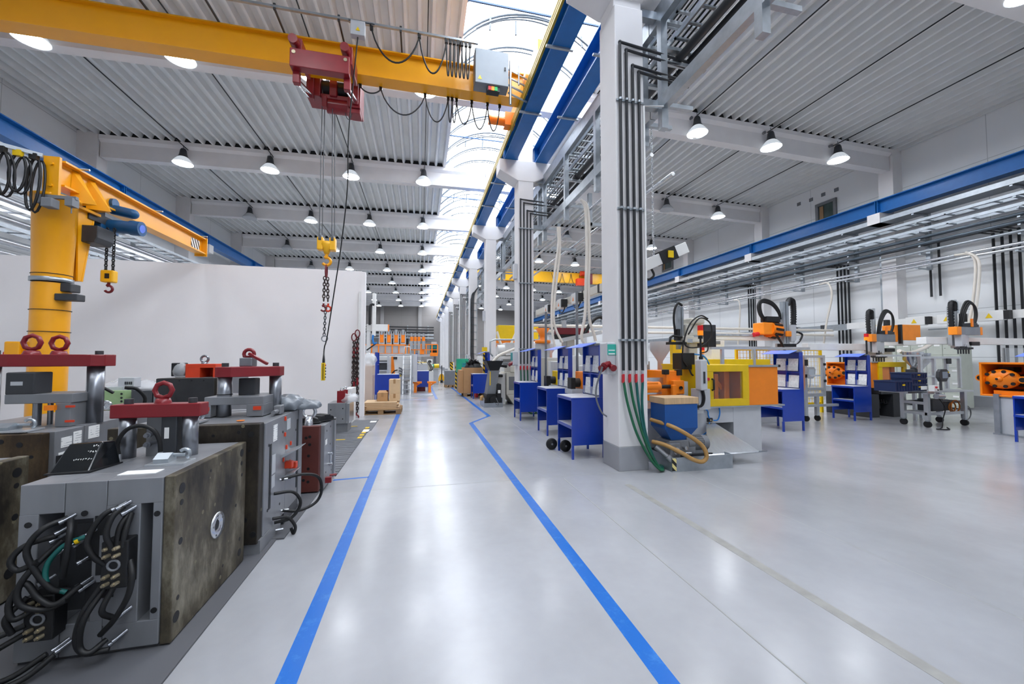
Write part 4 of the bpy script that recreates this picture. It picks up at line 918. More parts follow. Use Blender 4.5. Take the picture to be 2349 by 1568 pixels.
# top furniture
py_=3.16
post(t,-1.895,py_,z1,1.205,.046); post(t,-1.535,py_,z1,1.205,.046)
b=B(); b.box(-1.965,-1.455,py_-.055,py_+.055,1.205,1.29); b.build('lifting_bar','red_paint',t,.006)
cap(t,-1.895,py_,1.29,.025); cap(t,-1.525,py_,1.29,.025); eyebolt(t,-1.70,py_,1.29,.06,'red_paint')
B().box(-1.80,-1.69,py_+.02,py_+.12,z1,1.2).build('ejector_block','steel_plate',t,.004); B().box(-1.69,-1.60,py_-.03,py_+.14,z1+.01,1.22).build('drive_block','dark_grey',t,.008)
B().box(-1.668,-1.645,py_-.032,py_-.03,1.06,1.13).build('label','paper',t)
q=B()
for z in (1.09,1.03): q.cyl((-1.745,py_-.09,z),(-1.745,py_+.02,z),.013,n=10); q.cyl((-1.745,py_-.07,z),(-1.745,py_-.05,z),.02,n=10)
q.build('hydraulic_coupling','steel',t)
B().tube(spline([(-1.86,3.03,.97),(-1.865,3.02,1.06),(-1.82,3.02,1.14),(-1.75,3.02,1.165),(-1.68,3.02,1.14),(-1.645,3.03,1.07),(-1.64,3.04,.98)],6),.013,8).build('hose','black_rubber',t)
for x,y in ((-1.86,3.03),(-1.64,3.04)): B().cyl((x,y,z1),(x,y,.99),.014,n=10).build('hose_fitting','steel_bright',t)
clampbits(t,-1.50,2.93,z1,.8)
B().box(-1.66,-1.48,2.70,2.78,z1,z1+.003).build('label','paper',t)
# black plastic part lying on it
hs=thing('plastic_housing','black plastic housing with white chalk marks lying on the nearest mould','plastic part',(-1.9,2.72,z1+.003))
b=B(); zt=z1+.003; HX,HY=-.045,.15
b.add([(-2.02,2.63,zt),(-1.80,2.65,zt),(-1.75,2.86,zt),(-1.98,2.90,zt),(-1.99,2.74,zt+.15),(-1.80,2.76,zt+.155),(-1.775,2.84,zt+.145),(-1.96,2.87,zt+.145)],[(3,2,1,0),(4,5,6,7),(0,1,5,4),(1,2,6,5),(2,3,7,6),(3,0,4,7)])
b.map(lambda q:(-1.93+(q.x+1.93)*.82+HX,2.75+(q.y-2.75)*.9+HY,q.z)); D('gloss_black','0d1013',.16,var=.2,coat=.5); b.build('shell','gloss_black',hs,.008)
b=B(); b.add([(-2.03,2.615,zt),(-1.775,2.625,zt),(-1.745,2.87,zt),(-2.0,2.91,zt),(-2.03,2.615,zt+.008),(-1.775,2.625,zt+.008),(-1.745,2.87,zt+.008),(-2.0,2.91,zt+.008)],[(3,2,1,0),(4,5,6,7),(0,1,5,4),(1,2,6,5),(2,3,7,6),(3,0,4,7)]); b.map(lambda q:(-1.93+(q.x+1.93)*.82+HX,2.75+(q.y-2.75)*.9+HY,q.z)); b.build('rim','black',hs)
def scribble(o,rows):
    n=Vector((-.03,-.75,.65)); rnd=random.Random(3)
    for (u0,u1,v) in rows:
        u=u0
        while u<u1:
            w=rnd.uniform(.02,.05); P=[]
            for k in range(5):
                uu=u+w*k/5; vv=v+rnd.uniform(-.035,.035)
                A=Vector((-2.02,2.63,zt)).lerp(Vector((-1.80,2.65,zt)),uu); Bq=Vector((-1.99,2.74,zt+.15)).lerp(Vector((-1.80,2.76,zt+.155)),uu)
                v_=A.lerp(Bq,vv); P.append(Vector((-1.93+(v_.x+1.93)*.82+HX,2.75+(v_.y-2.75)*.9+HY-.004,v_.z+.004)))
            B().tube(P,.0014,4).build('chalk_mark','paper',o); u+=w+.03
scribble(hs,((.45,.97,.42),(.72,.95,.66),(.8,.98,.86)))
# ------------------------------------------------ mould at the left picture edge
t=thing('injection_mould','stained steel mould cut off by the left edge of the picture','mould',(-2.95,3.0,.015))
B().box(-2.66,-2.60,2.35,3.40,.03,.932).build('clamping_plate','stained_steel',t,.006)
B().box(-3.3,-2.665,2.36,3.39,.03,.925).build('body',ST,t,.006)
hb=B()
for (yy,zz,r) in ((3.32,.84,.032),(3.32,.755,.018),(3.1,.9,.012),(3.32,.55,.022),(3.30,.2,.035),(3.32,.27,.02),(2.9,.8,.012),(2.7,.5,.02)): hb.cyl((-2.6005,yy,zz),(-2.597,yy,zz),r,n=14)
hb.build('bolt_hole','black',t)
# ------------------------------------------------ middle mould
t=thing('injection_mould','large steel mould in the middle of the row with a red bar on two posts','mould',(-1.6,4.2,.015))
y0,y1=3.62,4.74
B().box(-2.3,-1.272,y0,y0+.09,.1,1.06).build('clamping_plate','stained_dark',t,.006)
B().box(-2.28,-1.262,y0+.095,y0+.62,.12,1.05).build('cavity_plate',ST,t,.005); B().box(-2.28,-1.262,y0+.625,y1-.12,.12,1.05).build('core_plate',ST,t,.005); B().box(-2.3,-1.25,y1-.115,y1,.06,1.055).build('rear_plate',ST,t,.005)
b=B(); b.box(-1.40,-1.256,y0+.02,y0+.5,.016,.118); b.build('foot',ST,t); b=B(); b.box(-2.25,-2.05,y0+.02,y0+.5,.016,.118); b.build('foot',ST,t)
b=B(); b.box(-2.2,-1.26,y0+.6,y1-.1,.016,.118); b.build('foot','steel_dark',t)
hb=B()
for (x,z,r) in ((-1.33,.98,.022),(-1.42,1.0,.014),(-1.6,.98,.012),(-1.8,.98,.02),(-1.34,.85,.012),(-1.45,.8,.016),(-1.36,.3,.018),(-1.5,.35,.012),(-1.3,.18,.024)): hb.cyl((x,y0-.001,z),(x,y0-.004,z),r,n=12)
for (yy,z,r) in ((3.8,.85,.014),(3.85,.6,.012),(3.8,.3,.014),(4.15,.9,.012),(4.4,.4,.012),(4.55,.85,.012),(4.1,.25,.012)): hb.cyl((-1.263,yy,z),(-1.258,yy,z),r,n=12)
hb.build('bolt_hole','black',t)
for yy,m in ((3.84,'black'),(4.60,'black')): B().box(-1.262,-1.258,yy-.018,yy+.018,.3 if yy<4 else .25,.85 if yy<4 else .95).build('slot',m,t)
for (ya,yb,za,zb,m) in ((3.90,3.99,.86,1.0,'printed'),(3.88,3.96,.58,.74,'light_grey'),(3.88,3.95,.46,.56,'light_grey'),(4.26,4.36,.9,1.0,'light_grey')): B().box(-1.262,-1.2585,ya,yb,za,zb).build('nameplate',m,t)
b=B(); b.prism([(-1.262,.66),(-1.13,.73),(-1.13,.735),(-1.262,.69)],'y',4.12,4.42); b.prism([(-1.262,.45),(-1.17,.5),(-1.17,.505),(-1.262,.47)],'y',4.2,4.4); b.build('drip_plate','alu',t)
b=B()
for yy,z in ((4.25,.72),(4.38,.73),(4.17,.62),(4.36,.55),(4.2,1.0),(4.2,.85)): b.box(-1.262,-1.25,yy-.01,yy+.01,z,z+.035)
b.build('clip','red_orange',t)
b=B(); b.box(-1.262,-1.2,4.22,4.28,.54,.60); b.box(-1.262,-1.2,4.36,4.42,.5,.56); b.build('sensor','red_orange',t,.006)
for P in ([(-1.25,4.1,.47),(-1.1,4.2,.48),(-.98,4.3,.42),(-.95,4.32,.28),(-1.0,4.3,.17),(-1.12,4.2,.14),(-1.25,4.15,.17)],[(-1.25,3.92,.40),(-1.12,4.0,.38),(-1.06,4.02,.27),(-1.12,3.98,.16),(-1.25,3.94,.14)],[(-1.25,3.9,.19),(-1.15,3.96,.17),(-1.09,3.98,.08),(-1.11,4.0,.01),(-1.13,4.0,.06)]):
    B().tube(spline(P,6),.014,7).build('hose','black_rubber',t)
for yy,z in ((4.1,.47),(4.15,.17),(4.15,.1),(4.0,.05)): B().cyl((-1.262,yy,z),(-1.2,yy+.02,z),.012,n=8).build('hose_fitting','steel_bright',t)
z1=1.06
px0,px1,py0=-1.775,-1.42,4.2
post(t,px0,py0,z1,1.42,.058); post(t,px1,py0+.22,z1,1.42,.055)
b=B(); b.prism([(-1.83,4.13),(-1.70,4.13),(-1.36,4.35),(-1.36,4.48),(-1.48,4.48),(-1.83,4.26)],'z',1.42,1.515); b.build('lifting_bar','red_paint',t,.006)
cap(t,px0,py0,1.515,.028); cap(t,px1,py0+.22,1.515,.028)
b=B(); b.box(-1.70,-1.59,4.3,4.42,1.515,1.60); b.build('swivel_block','steel',t,.01)
b=B(); b.lathe([(.0,.0),(.04,.0),(.04,.02)],(-1.64,4.36,1.60)); b.ring((-1.64,4.36,1.635),.045,.017,'y',14,8); b.bar((-1.63,4.33,1.64),(-1.45,4.28,1.54),.024,.024); b.build('swivel_ring','red_paint',t)
B().box(-1.90,-1.42,4.12,4.55,1.17,1.24).build('top_plate',ST,t,.006); B().box(-1.95,-1.85,4.12,4.5,z1,1.17).build('side_block','steel_plate',t,.006); B().box(-1.56,-1.42,4.12,4.5,z1,1.17).build('side_block','steel_plate',t,.006)
B().box(-1.70,-1.56,4.3,4.42,1.24,1.40).build('ejector_drive','dark_grey',t,.008)
for x in (-1.92,-1.5): B().box(x,x+.06,4.11,4.12,1.12,1.15).build('clip','red_orange',t)
B().ring((px0,py0,1.26),.06,.005,'z',20,5).build('wire','black',t)
clampbits(t,-1.86,3.85,z1,.9); 
b=B(); b.box(-1.36,-1.30,4.2,4.3,z1,1.14); b.cyl((-1.33,4.1,1.09),(-1.33,4.25,1.09),.02,n=10); b.build('valve_block','steel_plate',t,.008)
b=B(); b.cyl((-1.5,3.85,z1),(-1.5,3.85,z1+.004),.03,n=14); b.build('orange_dot','orange',t)
# film-wrapped thing on it and chrome eye
M['film_grey']=glassy('film_grey','7f858c',.9,.25); b=B(); b.sph((-1.34,4.58,z1+.08),(.15,.17,.13),28,18); b.sph((-1.22,4.62,z1+.04),(.18,.12,.09),26,16); b.map(lambda q:(q.x+.012*math.sin(q.y*61+q.z*40),q.y+.01*math.sin(q.x*57),max(z1,z1+.72*(q.z-z1)+.012*math.sin(q.x*37+q.y*51))))
tag(b.build('wrapped_part','film_grey'),'grey plastic-wrapped part lying on the back of the middle mould','wrapped part')
# ------------------------------------------------ mould at the back left with two red eye bolts
t=thing('injection_mould','stained brown mould at the back left with two red lifting eyes on its bar','mould',(-3.4,4.5,.015))
y0,y1=4.02,5.0
B().box(-4.0,-2.99,y0-.01,y0+.06,.03,.98).build('clamping_plate','stained_brown',t,.006); B().box(-3.98,-2.955,y0+.065,y0+.35,.03,.985).build('cavity_plate',ST,t,.005); B().box(-3.98,-2.955,y0+.36,y1+.5,.03,.99).build('core_plate',ST,t,.005)
hb=B()
for (x,z,r) in ((-3.13,.90,.022),(-3.25,.93,.02),(-3.05,.8,.014),(-3.3,.8,.02),(-3.08,.6,.012),(-3.2,.5,.02)): hb.cyl((x,y0-.011,z),(x,y0-.014,z),r,n=12)
hb.cyl((-2.955,4.2,.8),(-2.95,4.2,.8),.014,n=10); hb.build('bolt_hole','black',t)
for (ya,yb,za,zb) in ((4.26,4.34,.80,.95),(4.14,4.24,.84,.92),(4.42,4.54,.86,.97),(4.12,4.22,.75,.80)): B().box(-2.955,-2.951,ya,yb,za,zb).build('nameplate','printed',t)
B().box(-2.956,-2.95,4.1,4.32,.62,.78).build('slot','black',t)
z1=.99; by=4.45
post(t,-3.72,by,z1,1.52,.075); post(t,-2.88-.12,by+.1,z1,1.52,.062)
b=B(); b.prism([(-4.15,by-.09),(-3.52,by-.09),(-2.98,by-.0),(-2.90,by+.05),(-2.90,by+.19),(-3.05,by+.19),(-4.15,by+.07)],'z',1.52,1.63); b.build('lifting_bar','red_paint',t,.006)
cap(t,-3.68,by,1.63,.032); cap(t,-2.98,by+.1,1.63,.03); eyebolt(t,-3.42,by,1.63,.075,'red_paint'); eyebolt(t,-3.32,by+.14,1.63,.075,'red_paint')
B().box(-3.5,-3.30,by-.12,by+.06,1.28,1.47).build('drive_block','dark_grey',t,.01); B().box(-3.46,-3.38,by-.123,by-.12,1.36,1.39).build('label','light_grey',t)
B().box(-3.5,-3.02,by-.12,by+.2,1.2,1.28).build('top_plate',ST,t,.006); B().box(-3.14,-3.03,by-.12,by+.2,z1,1.2).build('side_block','steel_plate',t,.006)
for z in (1.16,1.03): B().box(-3.06,-3.0,by-.13,by-.12,z,z+.015).build('clip','red_orange',t)
B().box(-3.2,-3.13,by-.15,by-.12,1.14,1.18).build('sensor','orange',t)
b=B(); b.cyl((-3.36,by,z1),(-3.36,by,1.2),.03,n=10); b.cyl((-3.3,by+.05,z1),(-3.3,by+.05,1.2),.02,n=10); b.build('ejector_rod','steel',t)
b=B(); b.bar((-3.02,5.0,1.05),(-2.78,5.02,1.08),.05,.07); b.build('red_bar','red_paint',t)
clampbits(t,-3.25,4.15,z1,1.1); B().tube(spline([(-3.1,4.6,1.28),(-3.0,4.6,1.32),(-2.9,4.62,1.26)],5),.014,6).build('hose','black_rubber',t)
B().tube(spline([(-2.92,4.8,1.3),(-2.85,4.85,1.28),(-2.8,4.9,1.18),(-2.82,4.9,1.08)],5),.018,6).build('hose','black_rubber',t)
# ------------------------------------------------ black mould with orange box
t=thing('injection_mould','dark plate-sided mould carrying an orange-red box in front of the partition','mould',(-2.9,6.4,.0))
p0=at(360,868,y=6.1); p1=at(497,868,y=6.1)
B().box(p0.x,p1.x-.03,6.1,6.2,.0,p0.z).build('clamping_plate','stained_dark',t,.006); D('dark_plate','3b3c3e',.5,.3,var=.12); B().box(p0.x+.02,p1.x+.08,6.205,6.9,.0,p0.z).build('body',ST,t,.006)
B().box(p0.x+.0,p1.x-.03,6.09,6.099,.02,p0.z-.005).build('cover_plate','dark_plate',t)
hb=B()
for k in range(4): hb.cyl((p0.x+.12+.14*k,6.09,p0.z-.03),(p0.x+.12+.14*k,6.086,p0.z-.03),.01,n=8)
hb.build('bolt_hole','black',t)
zt=p0.z
bx_=thing('lifting_box','orange-red open box with a grey lifting eye standing on the dark mould','box',(-2.75,6.4,zt))
a0=at(430,860,y=6.35).x; a1=at(498,860,y=6.35).x; w=.02; h=.185
b=B(); b.box(a0,a1,6.3,6.6,zt+h-.05,zt+h); b.box(a0,a0+.17,6.3,6.6,zt,zt+h-.05); b.box(a1-.03,a1,6.3,6.6,zt,zt+h-.05); b.box(a0+.17,a1-.03,6.58,6.6,zt,zt+h-.05); b.build('frame','red_orange',bx_,.003)
q=B(); q.lathe([(0,.03),(.035,.03),(.04,0)],((a0+a1)/2,6.4,zt+h),n=12); q.ring(((a0+a1)/2,6.4,zt+h+.07),.045,.016,'y',14,8); q.build('eye_bolt','steel',bx_)
b=B(); b.box(a0-.17,a0-.07,6.3,6.5,zt+.02,zt+.2); tag(b.build('black_part','black',bev=.01),'small upright black part beside the orange-red box on the dark mould','plastic part')
b=B(); b.sph((a0-.08,6.35,zt+.09),(.09,.1,.12),10,6); b.map(lambda q:(q.x+.01*math.sin(q.z*60),q.y,max(zt,q.z))); tag(b.build('plastic_film','film'),'crumpled clear film beside the orange-red box on the dark mould','film')
# ------------------------------------------------ green mould and the wrapped ones behind
g0=at(207,897,y=7.0); g1=at(288,897,y=7.0)
t=thing('injection_mould','pale green mould with a round steel ring on its face beside the yellow pillar','mould',(g0.x+.3,7.3,0))
B().box(g0.x,g1.x,7.0,7.12,0,g0.z).build('clamping_plate','green_mold',t,.005); B().box(g0.x+.02,g1.x+.5,7.125,7.8,0,g0.z-.02).build('body',ST,t,.005)
gc=at(245,929,y=7.0); b=B(); b.lathe([(.075,0),(.075,-.02),(.035,-.02),(.03,0)],(gc.x,7.0,gc.z),'y',20); b.lathe([(0,-.003),(.036,-.003)],(gc.x,7.0,gc.z),'y',14); b.build('locating_ring','steel_bright',t)
hb=B()
for px,py in ((216,903),(279,903),(216,912),(279,912),(216,920),(279,920)): q=at(px,py,y=7.0); hb.cyl((q.x,7,q.z),(q.x,6.996,q.z),.016,n=10)
hb.build('bolt_hole','black',t)
for i,(px,w) in enumerate(((318,.22),(340,.14))):
    q=at(px,900,y=7.05); 
    if i==0: tag(B().box(q.x-.05,q.x+.2,7.0,7.1,.0,q.z+.03).build('mould_plate','steel_dark'),'dark grey upright mould plate right of the green mould','mould plate')
    else: tag(B().box(q.x+.1,q.x+.3,7.0,7.3,.0,q.z+.05).build('mould_plate','steel_plate'),'light steel mould plate behind the nearest red lifting eye','mould plate')
q=at(292,878,y=7.2); t=thing('terminal_box','grey terminal box with a row of switches on top of the green mould','box',(q.x,7.2,g0.z-.02))
B().box(q.x-.02,q.x+.04,7.22,7.28,g0.z-.02,q.z-.05).build('stand','mid_grey',t); B().box(q.x-.1,q.x+.1,7.17,7.33,q.z-.06,q.z+.08).build('housing','light_grey',t,.006)
b=B()
for k in range(4): b.box(q.x-.01+.025*k,q.x+.005+.025*k,7.165,7.17,q.z-.02,q.z+.02)
b.build('switch','dark_grey',t)
b=B(); b.sph((g0.x+.15,7.4,g0.z+.05),(.28,.2,.1),12,6); b.sph((g0.x+.4,7.5,g0.z+.02),(.2,.2,.09),10,6); b.map(lambda q:(q.x+.02*math.sin(q.y*50+q.z*40),q.y,max(g0.z-.02,q.z+.03*math.sin(q.x*47+q.y*37)))); tag(b.build('plastic_film','film'),'crumpled silvery film on top of the green mould','film')
B().box(g0.x+.06,g0.x+.32,7.1,7.3,g0.z,g0.z+.05).build('cap_box','light_grey',t)
# ------------------------------------------------ brown-red mould
t=thing('injection_mould','brown-red faced mould with bolt holes beside the looping hoses','mould',(-1.4,5.45,.015))
B().box(-2.1,-1.16,5.1,5.18,.03,.79).build('clamping_plate','brown_mold',t,.006); B().box(-2.08,-1.12,5.185,5.66,.03,.785).build('body',ST,t,.005); B().box(-2.1,-1.10,5.665,5.75,.03,.80).build('rear_plate',ST,t,.005)
hb=B()
for (x,z) in ((-1.30,.66),(-1.26,.67),(-1.26,.58),(-1.27,.45),(-1.32,.17),(-1.27,.15),(-1.27,.3)): hb.cyl((x,5.1,z),(x,5.096,z),.017,n=10)
for yy,z in ((5.3,.7),(5.25,.6),(5.5,.72),(5.5,.5),(5.28,.2),(5.58,.15)): hb.cyl((-1.12,yy,z),(-1.116,yy,z),.012,n=8)
hb.build('bolt_hole','black',t)
B().box(-1.119,-1.117,5.23,5.31,.54,.60).build('label','paper',t)
b=B(); b.cyl((-1.09,5.4,.25),(-1.09,5.4,.42),.012,n=8); b.cyl((-1.12,5.4,.40),(-1.07,5.4,.40),.016,n=8); b.cyl((-1.12,5.4,.27),(-1.07,5.4,.27),.016,n=8); b.build('nipple','steel_bright',t)
b=B(); b.box(-1.12,-1.05,5.25,5.3,.08,.14); b.cyl((-1.1,5.4,.13),(-1.02,5.42,.13),.014,n=8); b.build('coupling','red_paint',t)
q=B(); q.ring((-1.3,5.2,.95),.07,.02,'y',16,8); q.lathe([(0,.10),(.04,.10),(.05,.0)],(-1.3,5.2,.79),n=12); q.build('eye_bolt','steel_bright',t)
for i,(x,y,a) in enumerate(((-1.34,5.35,.3),(-1.22,5.5,.9))):
    b=B(); b.prism([(-.12,.0),(.12,.0),(.10,.05),(.03,.075),(-.08,.07)],'y',-.09,.09); b.box(-.13,.13,-.1,.1,.0,.012); b.box(-.03,.05,-.095,.095,.05,.08)
    ca_,sa_=math.cos(a),math.sin(a); b.map(lambda q:(x+q.x*ca_-q.y*sa_,y+q.x*sa_+q.y*ca_,.80+q.z)); tag(b.build('plastic_housing','black',bev=.006),'black plastic housing on the brown-red mould, %s'%('the left one of two' if i==0 else 'the right one of two, tilted'),'plastic part')
# ------------------------------------------------ small far mould with red plates
f0=at(752,925,y=9.05); f1=at(797,925,y=9.05)
t=thing('injection_mould','small grey steel mould with two red plates on top near the hanging chains','mould',((f0.x+f1.x)/2,9.3,.02))
B().box(f0.x,f1.x-.04,9.05,9.6,.2,f0.z).build('body',ST,t,.005); B().box(f1.x-.035,f1.x+.04,9.06,9.62,.2,f0.z-.01).build('rear_plate','steel_bright',t,.004); B().box(f0.x+.15,f1.x,9.1,9.55,.02,.2).build('foot',ST,t)
hb=B()
for x,z in ((f0.x+.06,.5),(f0.x+.06,.3),(f1.x-.09,.52),(f1.x-.09,.3)): hb.cyl((x,9.05,z),(x,9.046,z),.014,n=8)
hb.build('bolt_hole','black',t)
for yy in (9.15,9.45):
    B().box(f0.x+.16,f0.x+.32,yy,yy+.04,f0.z,f0.z+.25).build('lifting_plate','red_paint',t,.004)
    B().ring((f0.x+.26,yy+.02,f0.z+.29),.035,.01,'y',12,6).build('eye','steel_bright',t)
b=B(); b.sph((f1.x-.02,9.35,f0.z+.06),(.2,.25,.11),12,6); b.map(lambda q:(q.x+.02*math.sin(q.y*50),q.y,max(f0.z-.01,q.z+.03*math.sin(q.x*47+q.y*37)))); tag(b.build('plastic_film','film'),'heap of clear film lying on the small grey mould by the chains','film')
# ================================================================ white partition with chains
pt=thing('partition_wall','tall white partition wall closing off the left side behind the moulds','partition',(-6.5,11.5,0))
B().box(-11.8,-1.60,11.47,11.59,0,3.98).build('panel','wall_paint',pt)
B().box(-1.60,-1.50,11.44,11.62,0,3.96).build('end_post','wall_paint',pt)
q=B(); q.box(-1.66,-1.60,11.38,11.47,0,3.4)
q.build('slotted_upright','machine_white',pt)
q=B()
for k in range(34): q.cyl((-1.665,11.42,.15+.095*k),(-1.66,11.42,.15+.095*k),.012,n=6)
q.build('slot_hole','mid_grey',pt)
tag(B().bar((-1.64,11.30,2.15),(-1.64,11.40,2.2),.03,.03).build('wall_hook','steel'),'small steel hook on the partition post holding the chains','hook')
def hung(x,y,zt,zb,lab,hk,n=2):
    t=thing('chain_sling',lab,'chain',(x,y,zb),0,'chain slings on the partition post')
    B().ring((x,y,zt-.12),.10,.016,'y',16,6,.6).build('master_link','dark_red',t)
    b=B()
    for k in range(n): chain(b,(x+.01*k,y,zt-.22),(x+.05*(k-.5),y+.02*k,zb+.2),.014,.045)
    b.build('chain','chain_steel',t); hook(B(),(x,y,zb+.07),.06,.022).build('hook',hk,t)
    b=B(); b.cyl((x,y,zt-.65),(x,y,zt-.4),.03,n=8); b.cyl((x+.01,y,zt-1.5),(x+.01,y,zt-1.3),.03,n=8); b.build('connector','red_paint',t); return t
zt=at(830,755,y=11.3).z
hung(-1.66,11.27,zt,at(828,962,y=11.27).z,'long dark chain sling with a dark red hook hanging lowest on the partition post','dark_red',2)
hung(-1.74,11.24,zt-.1,at(823,920,y=11.24).z,'chain sling with an orange-red hook on the partition post, left one','red_orange',2)
# small white cabinet post right of small mould
tag(B().box(-1.78,-1.62,10.2,10.9,0,.85).build('white_cabinet','machine_white',bev=.006),'low white perforated cabinet between the small grey mould and the partition post','cabinet')
# ------------------------------------------------ pallet with boxes
def pallet(x,y,rz,lab,L=1.15,W=.8):
    t=thing('wooden_pallet',lab,'pallet',(x,y,0),rz,'wooden pallets')
    for k in range(5): B().box(-L/2,L/2,-W/2+k*(W-.12)/4,-W/2+k*(W-.12)/4+.12,.122,.144).build('deck_board','wood',t,local=True)
    for xx in (-L/2,-.07,L/2-.14):
        for yy in (-W/2,-.06,W/2-.12): B().box(xx,xx+.14,yy,yy+.12,.02,.10).build('block','wood',t,local=True)
        B().box(xx,xx+.14,-W/2,W/2,.10,.122).build('stringer','wood',t,local=True)
    for yy in (-W/2,-.06,W/2-.12): B().box(-L/2,L/2,yy,yy+.12,0,.02).build('bottom_board','wood',t,local=True)
    return t
pallet(-1.08,12.2,0,'wooden pallet with cardboard in front of the white machine, beside the aisle line',1.1,1.0)
for k in range(9):
    rr=random.Random(k); dx=rr.uniform(-.06,.04); z=.145+.022*k
    b=B(); b.box(-1.5+dx,-.62+dx,11.75,12.5,z,z+.018); b.map(lambda q:(q.x,q.y,q.z+.012*math.sin(q.x*6+k)**2)) if False else None
    tag(b.build('flat_cardboard','cardboard' if k%2 else 'cardboard_light'),'folded flat cardboard sheet in the pile on the pallet, %s from the bottom'%ORD[k],'cardboard','pile of flat cardboard')
def carton(x0,x1,y0,y1,z0,z1,lab,m='cardboard',open_=False):
    t=thing('cardboard_box',lab,'box',((x0+x1)/2,(y0+y1)/2,z0),0,'cardboard boxes on the pallet')
    B().box(x0,x1,y0,y1,z0,z1).build('carton',m,t,.004); c=(x0+x1)/2
    D('tape','a57f55',.35); b=B(); b.box(c-.03,c+.03,y0-.002,y0,z1-.12,z1); b.box(c-.03,c+.03,y0,y1,z1,z1+.002); b.build('tape','tape',t)
    if open_:
        b=B(); b.add([(x0,y0,z1),(x1,y0,z1),(x1-.05,y0+.15,z1+.06),(x0+.05,y0+.15,z1+.06)],[(0,1,2,3)]); b.add([(x0,y1,z1),(x1,y1,z1),(x1,y1-.12,z1+.05),(x0,y1-.12,z1+.05)],[(3,2,1,0)]); b.build('flap',m,t)
    return t
zp=.145+.022*9+.002
def spot(px0,px1,pyt,pyb,y,z0): a=at(px0,pyb,y=y); b=at(px1,pyt,y=y); return a.x,b.x,b.z-a.z
yb=12.05; zb0=at(890,907,y=yb).z
x0,x1,h=spot(893,917,875,907,yb,zp); carton(x0,x1,yb,yb+.42,zp,zp+max(.2,.5*h),'lower right cardboard box on the pallet pile, carrying the pale box','cardboard_light')
x2,x3,h2=spot(892,917,876,907,yb,zp); carton(x2,x3,yb+.02,yb+.42,zp+max(.2,.5*h)+.003,zp+max(.2,.5*h)+.42,'pale cardboard box stacked on top at the right of the pallet','cardboard_light')
x0,x1,h=spot(865,889,903,921,yb,zp); carton(x0,x1,yb,yb+.4,zp,zp+.24,'brown open-topped cardboard box on the left of the pallet pile','cardboard',True)
# wrapped stack of cardboard behind the partition end
w0=at(830,930,y=12.9); w1=at(855,930,y=12.9)
pallet(w0.x+.22,13.2,0,'wooden pallet under the film-wrapped stack at the partition end',.8,.8)
t=thing('cardboard_stack','tall stack of cardboard wrapped in clear film beside the partition end','stack',(w0.x+.2,13.2,.146))
B().box(w0.x-.02,w1.x-.02,12.86,13.5,.146,1.35).build('stack','cardboard',t,.01)
b=B(); b.box(w0.x-.05,w1.x+.0,12.83,13.53,.146,1.42); b.sph((w0.x+.17,13.1,1.55),(.22,.28,.2),18,12); b.map(lambda q:(q.x+.022*math.sin(q.z*31+q.y*19),q.y+.02*math.sin(q.z*23+q.x*17),q.z+.02*math.sin(q.x*29+q.y*23))); b.build('wrap','film',t)
# ================================================================ RIGHT: desks, moulding machines, robots
def X(px,y,py=840): return at(px,py,y=y).x
def Z(py,px,y): return at(px,py,y=y).z
